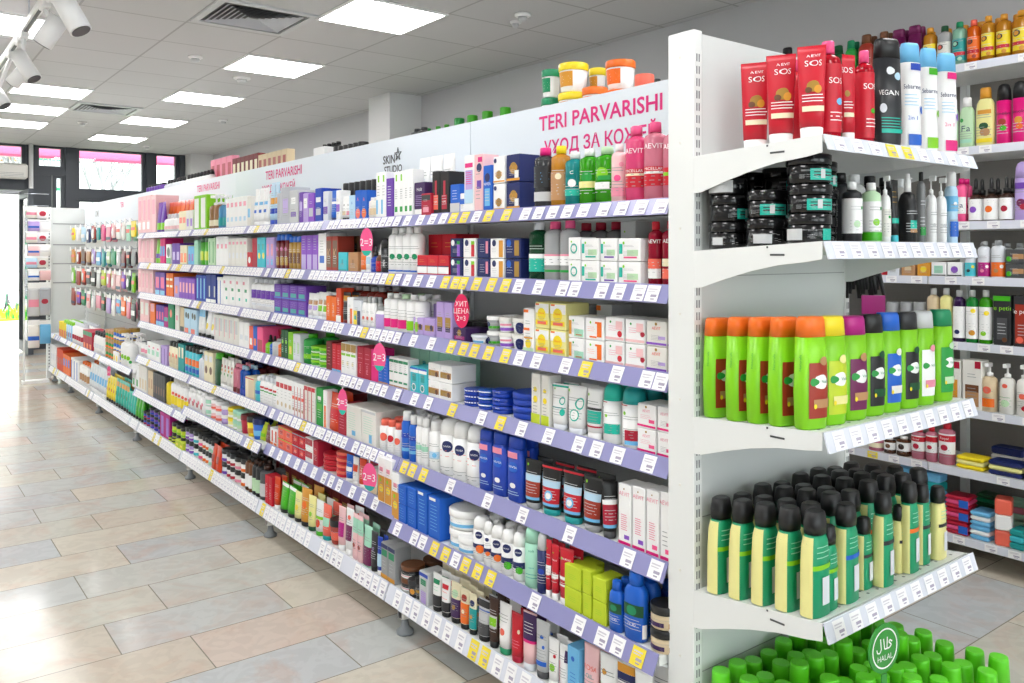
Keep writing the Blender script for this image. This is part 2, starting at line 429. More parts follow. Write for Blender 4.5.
def ceil_mat():
    m, nt, p = nodemat('ceiling tiles', .9)
    tc = N(nt, 'ShaderNodeTexCoord'); mp = N(nt, 'ShaderNodeMapping'); mp.inputs['Location'].default_value = (-.35, -.185, 0)
    nt.links.new(tc.outputs['Object'], mp.inputs[0])
    br = N(nt, 'ShaderNodeTexBrick'); br.offset = 0
    for k, v in (('Color1', (.60, .60, .605, 1)), ('Color2', (.625, .625, .63, 1)), ('Mortar', (.42, .42, .42, 1))): br.inputs[k].default_value = v
    br.inputs['Scale'].default_value = 1; br.inputs['Mortar Size'].default_value = .007; br.inputs['Mortar Smooth'].default_value = 0
    br.inputs['Brick Width'].default_value = .61; br.inputs['Row Height'].default_value = .585
    nt.links.new(mp.outputs[0], br.inputs['Vector'])
    nz = N(nt, 'ShaderNodeTexNoise'); nz.inputs['Scale'].default_value = 160
    nt.links.new(tc.outputs['Object'], nz.inputs['Vector'])
    bu = N(nt, 'ShaderNodeBump'); bu.inputs['Strength'].default_value = .15; nt.links.new(nz.outputs['Fac'], bu.inputs['Height'])
    nt.links.new(bu.outputs[0], p.inputs['Normal']); nt.links.new(br.outputs['Color'], p.inputs['Base Color'])
    return m
def paint(name, hexc, rough=.7, bump=60, bs=.05):
    m, nt, p = nodemat(name, rough); p.inputs['Base Color'].default_value = lin(hexc)
    tc = N(nt, 'ShaderNodeTexCoord'); nz = N(nt, 'ShaderNodeTexNoise'); nz.inputs['Scale'].default_value = bump
    nt.links.new(tc.outputs['Object'], nz.inputs['Vector'])
    bu = N(nt, 'ShaderNodeBump'); bu.inputs['Strength'].default_value = bs; nt.links.new(nz.outputs['Fac'], bu.inputs['Height'])
    nt.links.new(bu.outputs[0], p.inputs['Normal']); return m
def emis(name, col, s):
    m = bpy.data.materials.new(name); m.use_nodes = True; nt = m.node_tree; nt.nodes.remove(nt.nodes['Principled BSDF'])
    e = nt.nodes.new('ShaderNodeEmission'); e.inputs[0].default_value = col; e.inputs[1].default_value = s
    nt.links.new(e.outputs[0], nt.nodes['Material Output'].inputs[0]); return m
def glass_mat():
    m = bpy.data.materials.new('window glass'); m.use_nodes = True; nt = m.node_tree; nt.nodes.remove(nt.nodes['Principled BSDF'])
    t = nt.nodes.new('ShaderNodeBsdfTransparent'); t.inputs[0].default_value = (.95, .97, .96, 1)
    g = nt.nodes.new('ShaderNodeBsdfGlossy'); g.inputs['Roughness'].default_value = .02
    fr = nt.nodes.new('ShaderNodeFresnel'); fr.inputs[0].default_value = 1.45
    mx = nt.nodes.new('ShaderNodeMixShader'); nt.links.new(fr.outputs[0], mx.inputs[0]); nt.links.new(t.outputs[0], mx.inputs[1]); nt.links.new(g.outputs[0], mx.inputs[2])
    nt.links.new(mx.outputs[0], nt.nodes['Material Output'].inputs[0]); return m
M_FLOOR = floor_mat(); M_CEIL = ceil_mat()
M_WALL = paint('grey wall paint', 'c4c4c6'); M_WALLW = paint('white wall paint', 'dedede')
M_SHELF = paint('white powder coated steel', 'e9ebea', .38, 300, .02)
M_PANEL = paint('back panel', 'd6d9d8', .45, 300, .02); M_BACKG = paint('dark shelf back', '8a8682', .5)
M_FRAME = paint('anthracite window frame', '3a3f47', .45); M_GLASS = glass_mat()
M_RAIL = paint('lilac price rail', '8f8ebf', .28, 200, .01); M_TAG = mat('f7f6f8:m'); M_TAGY = mat('f2dc3a:m'); M_INK = mat('aaa3b8:m'); M_INK2 = mat('d3cfde:m')
M_RAILW = paint('clear white price rail', 'dfe2ee', .25, 200, .01)
M_SIGN = paint('header board', 'e3ebf3', .4); M_LIGHT = emis('light panel', (1, .99, .98, 1), PANEL_POWER)
M_FOOT = paint('grey plastic foot', '8e9296', .5); M_SLOT = mat('5b5e66')
CEIL = H+1.45; WALLX = 4.07; WINY = 13.1; LX = -4.5; BY = -3.5
# ------------------------------------------------------------------ room shell
m = MB(); m.box(LX, BY, -.1, WALLX, WINY+.15, 0, M_FLOOR); structure('floor', m)
m = MB(); m.box(LX, BY, CEIL, WALLX+.2, WINY+.3, CEIL+.1, M_CEIL); structure('ceiling', m)
m = MB(); m.box(WALLX, BY, 0, WALLX+.2, WINY+.3, CEIL, M_WALL); structure('wall_right', m)
m = MB(); m.box(LX-.2, BY, 0, LX, WINY+.3, CEIL, M_WALLW); structure('wall_left', m)
m = MB(); m.box(LX-.2, BY-.2, 0, WALLX+.2, BY, .4, M_WALLW); m.box(LX-.2, BY-.2, 2.6, WALLX+.2, BY, CEIL, M_WALLW)
for x_ in (LX-.2, -1.7, 1.0, WALLX-.2): m.box(x_, BY-.2, .4, x_+.4, BY, 2.6, M_WALLW)  # unseen wall left open between these piers to let in fill light
structure('wall_near', m)
for k_, (a_, b_) in enumerate(((LX+.2, -1.7), (-1.3, 1.0), (1.4, WALLX-.2))):  # unseen windows behind the camera, added to brighten the shelves with sky light
    m = MB(); m.box(a_, BY-.12, .4, a_+.05, BY-.06, 2.6, M_FRAME); m.box(b_-.05, BY-.12, .4, b_, BY-.06, 2.6, M_FRAME); m.box(a_+.05, BY-.12, .4, b_-.05, BY-.06, .45, M_FRAME); m.box(a_+.05, BY-.12, 2.55, b_-.05, BY-.06, 2.6, M_FRAME)
    o = structure('window_%d' % (9+k_), m); g = MB(); g.box(a_+.04, BY-.095, .44, b_-.04, BY-.085, 2.56, M_GLASS); g.build('glass_pane', o)
m = MB(); m.box(3.74, WINY-.35, 0, WALLX, WINY+.2, CEIL, M_WALLW, 0); structure('wall_far', m)
m = MB(); m.box(3.73, 6.71, 0, WALLX-.001, 7.12, CEIL, M_WALLW, .004); structure('wall_column', m)
# door and windows of the far shop front: u positions of the mullions
def WX(u): r = ray(u); return r[0]/r[1]*WINY
def WZ(u, v): r = ray(u, v); return r[2]/r[1]*WINY+H
def bars(name, lst):
    m = MB()
    for x0, z0, x1, z1, t in lst: m.box(x0, WINY-t, z0, x1, WINY+t, z1, M_FRAME)
    return structure(name, m)
zt = CEIL
z_tr = WZ(50, 170)  # transom of the door
def win(n, x0, x1, z0, z1, extra=(), fw=.05):
    m = MB(); F = [(x0, z0, x0+fw, z1), (x1-fw, z0, x1, z1), (x0+fw, z1-fw*.6, x1-fw, z1), (x0+fw, z0, x1-fw, z0+fw)]
    for a, b, c, d in list(F)+list(extra): m.box(a, WINY-.04, b, c, WINY+.04, d, M_FRAME)
    o = structure(n, m)
    g = MB(); g.box(x0+fw*.5, WINY-.006, z0+fw*.5, x1-fw*.5, WINY+.006, z1-fw*.3, M_GLASS); gg = g.build('glass_pane', o); return o
xd0, xd1 = WX(-40), WX(25.5); xa, xb = WX(34.5), WX(64.5); xc, xe = WX(75), WX(145); xf, xg = WX(152.5), WX(178)
doorz = WZ(10, 190)
win('window_1', xd0, xd1, z_tr, zt)
win('window_2', xa, xb, z_tr, zt)
win('window_3', xc, xe, WZ(100, 193), zt)
win('window_4', xf, xg, WZ(100, 193), zt)
win('window_5', xc, WX(183), .25, WZ(90, 200), ((WX(110), .25, WX(114), WZ(90, 200)),))
win('window_6', WX(52), xb, .25, z_tr-.08)
# leftwards run of glazing that lets the daylight in
win('window_7', -1.2, xd0-.1, .12, zt, ((.0, .12, .08, zt), (-1.2, 2.0, xd0-.1, 2.08)))
win('window_8', -3.6, -1.25, .12, zt, ((-2.4, .12, -2.32, zt), (-3.6, 2.0, -1.25, 2.08)))
m = MB(); m.box(LX, WINY-.05, 0, -3.6, WINY+.1, zt, M_WALLW); structure('wall_far_left', m)
m = MB()
for a, b in ((xd1, xa), (xb, xc), (xe, xf), (xg, 3.75)): m.box(a, WINY-.07, 0, b, WINY+.07, zt, M_FRAME)
m.box(xa, WINY-.06, z_tr-.08, xb, WINY+.06, z_tr, M_FRAME); m.box(xd0, WINY-.06, doorz, xd1, WINY+.06, z_tr, M_FRAME)
m.box(xc, WINY-.06, WZ(90, 200), xg, WINY+.06, WZ(100, 193), M_FRAME); m.box(xa, WINY-.06, 0, xb, WINY+.06, .25, M_FRAME); m.box(xc, WINY-.06, 0, xg, WINY+.06, .25, M_FRAME)
m.box(xa, WINY-.05, .25, WX(51), WINY+.05, z_tr-.08, M_FRAME)
m.box(xd0-.1, WINY-.07, 0, xd0, WINY+.07, zt, M_FRAME); m.box(-1.25, WINY-.07, 0, -1.2, WINY+.07, zt, M_FRAME)
m.box(-3.6, WINY-.06, 0, xd0-.1, WINY+.06, .12, M_FRAME)
structure('trim_1', m)
m = MB(); m.tube(((WX(28)+WX(31))/2, WINY-.14, 0), ((WX(28)+WX(31))/2, WINY-.14, zt), .028, .028, 'white', 12); structure('trim_2', m)
# open entrance door leaf, swung inwards at the right jamb
m = MB(); x0 = xd1-.06
for a, b, c, d in ((0, .05, .08, 1.0), (.82, .05, .9, 1.0)): pass
for y0, y1, z0, z1 in ((12.15, 12.24, .03, doorz-.03), (12.98, 13.02, .03, doorz-.03), (12.24, 12.98, .03, .16), (12.24, 12.98, doorz-.13, doorz-.03)):
    m.box(x0-.03, y0, z0, x0+.03, y1, z1, M_FRAME)
dr = structure('door_1', m)
g = MB(); g.box(x0-.004, 12.23, .15, x0+.004, 12.99, doorz-.12, M_GLASS); g.build('glass_pane', dr)
g = MB(); g.tube((x0-.07, 12.2, .85), (x0-.07, 12.2, 1.25), .012, .012, 'silver:s'); g.tube((x0-.07, 12.2, .9), (x0-.03, 12.2, .9), .01, .01, 'silver:s', 8); g.tube((x0-.07, 12.2, 1.2), (x0-.03, 12.2, 1.2), .01, .01, 'silver:s', 8); g.build('door_handle', dr)
# air curtain over the door
t = empty('air_curtain', ((WX(-20)+WX(25))/2, WINY-.2, doorz+.14)); tag(t, 'white air curtain unit mounted over the entrance door', 'air curtain')
m = MB(); w_ = (WX(25)-WX(-20))/2; m.box(-w_, -.1, 0, w_, .1, .2, 'offwhite', .02); m.build('housing', t)
m = MB(); [m.box(-w_+.05, -.101+.0, .03+i*.02, w_-.05, -.098, .035+i*.02, 'grey') for i in range(3)]; m.build('grille', t)
# door closer
t = empty('door_closer', (WX(9), WINY-.1, doorz-.06)); tag(t, 'small grey door closer under the air curtain', 'door closer')
m = MB(); m.box(-.13, -.04, 0, .13, .03, .05, 'silver', .01); m.build('closer_body', t); m = MB(); m.tube((.1, -.03, -.003), (-.12, -.035, -.012), .006, .006, 'silver:s', 6); m.build('arm', t)
# ------------------------------------------------------------------ outdoors
m = MB(); m.box(-25, WINY+.16, -3.2, 30, 22.6, -.06, paint('pale pavement', 'cfccc4', .8)); structure('ground', m)
m = MB(); m.box(-60, 22.6, -3.2, 60, 110, -2.8, 'c4c2bc:m'); structure('street', m)
m = MB(); m.box(-20, 19.5, -.06, 25, 21.5, -.02, 'lime:m')
for i in range(2600):
    x, y = rnd.uniform(-6, 9), rnd.uniform(19.5, 21.5); hh = rnd.uniform(.06, .22)
    m.quad([(x, y, -.02), (x+.04, y, -.02), (x+.02+rnd.uniform(-.04, .04), y, hh)], rnd.choice(('lime:m', 'yellowgreen:m', 'green:m')))
tag(m.build('grass_strip'), 'strip of bright green grass outside beyond the entrance', 'grass', kind='stuff')
t = empty('building', (0, 70, -2.74)); BS = 2.3; tag(t, 'pale building with green shuttered windows across the street', 'building')
m = MB(); m.box(-30, 0, -.06, 14, 8, 14, paint('pale facade', 'dcdcd6', .8)); m.build('wall', t)
m = MB(); m.box(-30.5, -.4, 14, 14.5, 8, 14.8, 'grey:m'); m.build('roof', t)
for x in (-12, -7, -2, 1.2, 4.6, 9):
    for z in (.6, 4.6, 8.6):
        m = MB(); m.box(x, -.12, z, x+2.3, .02, z+2.4, 'emerald'); f_ = m.build('window', t); m = MB(); m.box(x+.2, -.16, z+.2, x+2.1, -.12, z+2.2, 'grey:g'); m.build('pane', f_)
t = empty('mesh_fence', (0, 22.2, 0)); tag(t, 'green wire mesh fence behind the grass strip', 'fence')
m = MB()
for i in range(110): m.box(-5+i*.1, -.004, .1, -4.994+i*.1, .004, 2.2, 'emerald')
for k in range(12): m.box(-5, -.004, .15+k*.18, 6, .004, .157+k*.18, 'emerald')
m.build('wire_panel', t)
for i in range(6):
    m = MB(); m.box(-5+i*2.2, -.03, -.06, -4.94+i*2.2, .03, 2.3, 'emerald'); m.build('post', t)
m = MB(); m.box(-5, WINY+.5, H+1.335, 8, WINY+.56, H+1.47, 'ff7aa6'); m.box(-5, WINY+.5, H+1.47, 8, WINY+.56, H+1.62, 'white'); m.box(-5, WINY+.48, H+1.62, 8, WINY+1.5, H+1.7, 'white')
tag(m.build('shop_fascia'), 'long pink and white fascia board outside above the windows', 'fascia')
def tree(x, y, hgt, seed, lab):
    R = random.Random(seed); t = empty('tree', (x, y, -2.8)); tag(t, lab, 'tree', 'street trees outside the windows')
    w = MB(); lv = MB()
    def grow(p, d, L, r, lev):
        q = p+d*L; w.tube(p, q, r, r*.7, 'grey:m', 6, False)
        if lev == 0:
            for _ in range(9):
                c = q+Vector((R.uniform(-.6, .6), R.uniform(-.6, .6), R.uniform(-.4, .5))); s = .07
                a = Vector((R.uniform(-1, 1), R.uniform(-1, 1), R.uniform(-1, 1))).normalized()*s; b = a.orthogonal().normalized()*s*.6
                lv.quad([c-a, c+b, c+a, c-b], R.choice(('beige:m', 'lightgrey:m', 'tan:m', 'grey:m')))
            return
        for _ in range(3 if lev < 4 else 4):
            nd = (d+Vector((R.uniform(-.55, .55), R.uniform(-.55, .55), R.uniform(-.1, .6)))).normalized()
            grow(q, nd, L*R.uniform(.62, .85), r*.62, lev-1)
    grow(Vector((0, 0, 0)), Vector((0, 0, 1)), hgt*.31, .11, 5)
    w.build('trunk', t); lv.build('foliage', t)
tree(4.6, 26, 9, 1, 'autumn tree outside seen through the panes above the door'); tree(11.2, 34, 11, 2, 'autumn tree outside left of the widest upper window')
tree(20.5, 44, 12, 3, 'autumn tree outside near the right end of the windows'); tree(-6.5, 28, 8.5, 4, 'autumn tree outside furthest left beyond the door')
# ------------------------------------------------------------------ ceiling fittings
def panel(x0, y0, lab, w=.61, d=.585):
    t = empty('ceiling_light', (x0+w/2, y0+d/2, CEIL)); tag(t, lab, 'ceiling light', 'square ceiling light panels')
    m = MB(); a, b = w/2, d/2
    for q in ((-a, -b, a, -b+.016), (-a, b-.016, a, b), (-a, -b+.016, -a+.016, b-.016), (a-.016, -b+.016, a, b-.016)): m.box(q[0], q[1], -.012, q[2], q[3], -.001, 'white')
    m.build('frame', t)
    m = MB(); m.box(-a+.016, -b+.016, -.009, a-.016, b-.016, -.002, M_LIGHT); m.build('diffuser', t)
def ordl(i): return ORD[i]
for i, y in enumerate((4.28, 6.04, 7.79, 9.55, 11.3)): panel(2.18, y, 'square ceiling light panel, '+ordl(i)+' from the camera in the row above the gondola')
for i, y in enumerate((8.22, 9.42, 10.62)): panel(.96, y, 'square ceiling light panel, '+ordl(i)+' from the camera in the left row behind the spotlights')
panel(.37, 5.89, 'square ceiling light panel behind the track with the white spotlights')
for i, (x, y) in enumerate(((2.18, .77), (2.18, -1.0), (.37, .77), (.37, -1.0), (-1.5, 3.0), (-1.5, 5.3), (-1.5, 7.6), (-1.5, 9.9), (-3.2, 3.0), (-3.2, 6.5), (-1.5, .5), (-3.2, 9.9), (.37, 2.5))):
    panel(x, y, 'square ceiling light panel behind the camera side of the shop')
def vent(x0, y0, lab, w=.6, d=.575):
    t = empty('ceiling_vent', (x0+w/2, y0+d/2, CEIL)); tag(t, lab, 'ceiling vent', 'square four-way ceiling vents')
    m = MB(); a, b = w/2, d/2
    for q in ((-a, -b, a, -b+.04), (-a, b-.04, a, b), (-a, -b+.04, -a+.04, b-.04), (a-.04, -b+.04, a, b-.04)): m.box(q[0], q[1], -.014, q[2], q[3], -.001, 'lightgrey')
    m.build('frame', t)
    m = MB(); m.box(-a+.04, -b+.04, -.004, a-.04, b-.04, -.001, 'darkgrey'); m.build('backing', t)
    m = MB()
    for k in range(7):
        e = .065+k*.031; aa, bb = a-e, b-e
        if bb < .02: break
        for s in (-1, 1):
            y1 = s*bb; m.quad([(-aa, y1, -.014), (aa, y1, -.014), (aa-.02, y1-s*.02, -.006), (-aa+.02, y1-s*.02, -.006)], 'silver')
            x1 = s*aa; m.quad([(x1, -bb, -.014), (x1, bb, -.014), (x1-s*.02, bb-.02, -.006), (x1-s*.02, -bb+.02, -.006)], 'silver')
    m.build('slats', t)
vent(1.57, 4.79, 'square grey ceiling vent nearest the camera, cut by the top edge'); vent(1.57, 8.97, 'small looking far ceiling vent beside the left light panels')
vent(.3, 4.6, 'ceiling vent above the track with the spotlights')
def detector(x, y, lab, r=.05):
    t = empty('smoke_detector', (x, y, CEIL-.001)); tag(t, lab, 'smoke detector', 'round ceiling detectors')
    m = MB(); loft(m, [(-.018, r*.8, r*.8, 2), (-.012, r, r, 2), (0, r, r, 2)], 'white', 18); m.build('base', t)
    m = MB(); loft(m, [(-.045, r*.3, r*.3, 2), (-.038, r*.55, r*.55, 2), (-.0185, r*.6, r*.6, 2)], 'lightgrey', 14); m.build('sensor', t)
detector(1.90, 6.36, 'round smoke detector between the near vent and the light panels'); detector(1.86, 10.38, 'round smoke detector beyond the far vent')
detector(3.07, 9.27, 'round smoke detector near the wall above the far shelves'); detector(3.15, 4.01, 'round smoke detector nearest the camera above the jars')
detector(3.21, 4.16, 'second round detector beside the nearest smoke detector', .035); detector(2.99, 12.2, 'small detector near the shop front windows'); detector(2.44, 6.9, 'flat round detector plate beside the second light panel', .07)
# ------------------------------------------------------------------ spotlights on a ceiling track
tr = empty('lighting_track', (.656, 4.9, H+1.2)); tag(tr, 'white ceiling track carrying the spotlights', 'lighting track')
m = MB(); m.box(-.018, -2.6, 0, .018, 3.0, .035, 'white', .002); m.build('rail', tr)
m = MB(); m.box(-.008, -2.58, -.002, .008, 2.98, .0, 'darkgrey'); m.build('slot', tr)
for k in (-2.0, 0.2, 2.4):
    m = MB(); m.tube((0, k, .035), (0, k, .25), .004, .004, 'silver:s', 6); m.build('hanger', tr)
def spot(ua, va, u0, v0, u1, v1, lab, r):
    """adapter seen at (ua, va) on the track, head running from (u0, v0) to the lens at (u1, v1)"""
    X_ = .656; q = ray(ua, va); tt = X_/q[0]; y = q[1]*tt
    base = Vector((X_, y, H+1.2)); t = empty('spotlight', base); tag(t, lab, 'spotlight', 'white spotlights on the ceiling track')
    A, B = [Vector([c*tt for c in ray(a, b)])+Vector((0, 0, H))-base for a, b in ((u0, v0), (u1, v1))]
    m = MB(); m.box(-.02, -.05, -.03, .02, .05, 0, 'white', .003); mid = A*.7+B*.3; m.tube((0, 0, -.03), tuple(mid), .011, .011, 'white', 8); m.build('adapter', t)
    d = (B-A).normalized(); b = MB(); b.tube(A, B, r, r, 'white', 22); b.build('head', t)
    b = MB(); b.tube(B+d*.0005, B+d*.004, r*.86, r*.86, 'darkgrey', 18); b.build('lens', t)
spot(51, -4, 60, -6, 81, 31, 'largest white cylindrical spotlight at the upper end of the track', .05)
spot(45, 8, 60, 18, 42, 44, 'white cylindrical spotlight just behind the largest one', .046)
spot(24, 43, 17, 53, 34, 79, 'white cylindrical spotlight in the middle of the track', .042)
spot(20, 50, 27, 68, 12, 84, 'white cylindrical spotlight hanging left of the middle one', .04)
spot(11, 92, -7, 88, 5, 106, 'white cylindrical spotlight at the lower left end of the track', .04)
# ------------------------------------------------------------------ gondola
XU = 1.50; YU0, YU1 = 1.271, 1.35; XC = 1.82
JO = [1.352, 2.63, 3.89, 5.15, 6.41, 7.67, 8.93, 9.85]
XB = 1.44
# shelf: (front x, rail top z, rail bottom z)
SH = {1: (1.50, .129, .088), 2: (1.50, -.081, -.126), 3: (1.50, -.293, -.338), 4: (1.50, -.50, -.544), 5: (1.486, -.745, -.79), 6: (1.452, -.955, -1.0), 7: (1.44, -1.185, -1.244)}
BAYW = ['nearest bay', 'second bay', 'third bay', 'fourth bay', 'nearer hook bay', 'middle hook bay', 'farthest hook bay']
def shelf_spec(bay, s):
    x, a, b = SH[s]
    if bay >= 4: return (1.45, -.85, -.892) if s == 6 else (x, a, b) if s == 7 else None
    if s == 6: return {0: (1.452, -.955, -1.0), 1: (1.475, -.918, -.965), 2: (1.45, -.922, -.968), 3: (1.47, -.985, -1.03)}[bay]
    return x, a, b
def yat(u, X): r = ray(u); return X*r[1]/r[0]
TAGS = {  # (white, yellow) tag positions surveyed per shelf
 1: ([405, 418, 430, 441, 474, 523, 536, 550, 565, 581, 601, 619, 638, 658], [451, 462, 486, 504]),
 2: ([405, 416, 429, 516, 536, 560, 572, 599, 616, 636, 650, 664], [443, 453, 461, 474, 489, 503]),
 3: ([411, 429, 517, 534, 563, 614, 644, 658], [449, 461, 472, 486, 503, 583]),
 4: ([412, 426, 479, 519, 546, 576, 594, 615, 646], [450, 498]),
 5: ([448, 485, 520, 567, 625, 653], [402, 410, 421]),
 6: ([395, 412, 420, 453, 532, 576, 599, 615], [432, 443, 463, 475, 488, 635]),
 7: ([395, 405, 413, 424, 434, 445, 458, 495, 508, 522], [471, 482])}
TAGM = {}
def tag_mesh(col, w, hgt, sl):
    k = (col, round(w, 3), round(hgt, 3), round(sl, 3))
    if k not in TAGM:
        m = MB(); x = lambda z: -sl*(z/hgt)   # local: face looks to -Y
        def q(x0, z0, x1, z1, key, o): m.quad([(x0, -o+sl*(z0/hgt), z0), (x1, -o+sl*(z0/hgt), z0), (x1, -o+sl*(z1/hgt), z1), (x0, -o+sl*(z1/hgt), z1)], key)
        q(-w/2, 0, w/2, hgt, M_TAGY if col[0] == 'y' else M_TAG, .0004)
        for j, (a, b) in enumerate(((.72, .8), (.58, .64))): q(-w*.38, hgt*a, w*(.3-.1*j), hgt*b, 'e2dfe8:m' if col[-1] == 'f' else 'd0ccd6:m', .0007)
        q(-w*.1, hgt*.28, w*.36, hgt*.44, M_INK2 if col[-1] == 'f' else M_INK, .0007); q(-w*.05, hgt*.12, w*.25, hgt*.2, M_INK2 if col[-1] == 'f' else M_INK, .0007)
        TAGM[k] = m.mesh('price_tag')
    return TAGM[k]
def add_tag(parent, col, x, y, z, w, hgt, sl, rz, far=False):
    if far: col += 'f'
    o = bpy.data.objects.new('price_tag', tag_mesh(col, w, hgt, sl)); COL.objects.link(o); o.parent = parent
    o.location = (x, y, z); o.rotation_euler = (0, 0, rz)
    if col[0] == 'y': o['label'] = 'yellow price tag'
LIPS = .018
for bay in range(7):
    y0, y1 = JO[bay], JO[bay+1]
    B = empty('gondola_shelving_bay', (XC, (y0+y1)/2, 0)); oy = (y0+y1)/2
    tag(B, 'white gondola shelving, '+BAYW[bay]+' along the aisle, under the header board', 'shelving', 'gondola shelving bays')
    def L(m_, n_, lab=None, par=None):   # to the bay's own origin
        m_.v = [(v[0]-XC, v[1]-oy, v[2]) for v in m_.v]; return m_.build(n_, par or B, None, lab)
    m = MB(); m.box(XC-.012, y0+.002, .12, XC+.012, y1-.002, H+.136, M_PANEL)
    for k in range(1, 6): m.box(XC-.0135, y0+.002, .1+k*.3, XC-.012, y1-.002, .103+k*.3, 'grey')
    L(m, 'back_panel')
    m = MB(); m.box(XC-.028, y1-.03, .1, XC-.013, y1-.002, H+.136, M_SHELF)
    for k in range(26): m.box(XC-.0286, y1-.018, .14+k*.05, XC-.028, y1-.014, .17+k*.05, M_SLOT)
    L(m, 'upright')
    for s in range(1, 8):
        sp = shelf_spec(bay, s)
        if not sp: continue
        xf, zt_, zb_ = sp; m = MB()
        m.box(xf+.0245, y0+.003, H+zt_-.03, XC-.03, y1-.003, H+zt_-.006, M_SHELF, .002)
        for yy in (y0+.004, y1-.010):   # triangular brackets
            n0 = len(m.v); pts = [(xf+.034, H+zt_-.031), (XC-.03, H+zt_-.031), (XC-.03, H+zt_-.085), (xf+.06, H+zt_-.045)]
            for yv in (yy, yy+.005): m.v += [(p[0], yv, p[1]) for p in pts]
            for q in ((0, 1, 2, 3), (7, 6, 5, 4), (0, 4, 5, 1), (1, 5, 6, 2), (2, 6, 7, 3), (3, 7, 4, 0)): m.face([n0+i for i in q], M_SHELF)
        so = L(m, 'shelf' if s < 7 else 'base_shelf')
        r = MB(); hgt = zt_-zb_
        a = [(xf+LIPS-.018, H+zb_), (xf+.010-.002, H+zt_), (xf+.0105, H+zt_), (xf+.003, H+zb_)]
        sl = .021
        n0 = 0
        for yv in (y0+.003, y1-.003): r.v += [(xf, yv, H+zb_), (xf+sl, yv, H+zt_), (xf+sl+.003, yv, H+zt_), (xf+.003, yv, H+zb_)]
        for q in ((3, 2, 1, 0), (4, 5, 6, 7), (0, 1, 5, 4), (1, 2, 6, 5), (2, 3, 7, 6), (3, 0, 4, 7)): r.face(q, M_RAIL if s < 7 else M_RAILW)
        L(r, 'price_rail', 'lilac price rail' if s < 7 else None, so)
        tw = .0425
        lst = []
        W, Y_ = TAGS[s]
        if bay == 0: lst = [(yat(u, xf), 'w') for u in W]+[(yat(u, xf), 'y') for u in Y_]
        elif bay == 1 and s == 6: lst = [(yat(u, xf), 'w') for u in (270, 278, 286, 295, 302, 312, 322, 329, 337, 350, 361, 373)]
        elif bay < 4 or s >= 6:
            yy = y0+.03; R = random.Random(bay*10+s)
            while yy < y1-.03:
                if R.random() < (.97 if bay > 1 or s < 3 else .88): lst.append((yy, 'y' if R.random() < .05 else 'w'))
                yy += .0445+R.random()*(.004 if bay > 1 else .012)
            if bay == 1 and s == 7: lst = [t_ for t_ in lst if abs(t_[0]-yat(256, xf)) > .05]+[(yat(257, xf)-.02, 'y')]
            if bay == 1 and s <= 5: lst = [t_ for t_ in lst]
        last = []
        for yv, cc in sorted(lst):
            if y0+.025 < yv < y1-.025 and all(abs(yv-q) > tw+.0006 for q in last[-1:]):
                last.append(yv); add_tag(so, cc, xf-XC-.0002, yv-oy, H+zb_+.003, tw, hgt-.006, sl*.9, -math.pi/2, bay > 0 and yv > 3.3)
    m = MB(); m.box(XB+.03, y0+.003, H-1.244, XC-.02, y1-.003, H-1.22, M_SHELF); L(m, 'base_tray')
    if bay < 7:   # adjustable feet below the joint
        fy = y1-.06 if bay < 6 else y1-.1; m = MB()
        m.box(XB+.03, fy-.02, .055, XB+.075, fy+.02, H-1.2445, 'offwhite', .004); m.box(XB+.03, fy-.012, .055, XC-.03, fy+.012, .105, 'offwhite'); fo = L(m, 'foot_bracket')
        m = MB(); m.rings([[(x+XB+.05, y+fy, z) for x, y, z in ring(zz, rr_, rr_, 2, 16)] for zz, rr_ in ((.001, .030), (.012, .030), (.024, .016), (.055, .010))], M_FOOT, M_FOOT, M_FOOT); L(m, 'foot_pad', 'grey round foot pad', fo)
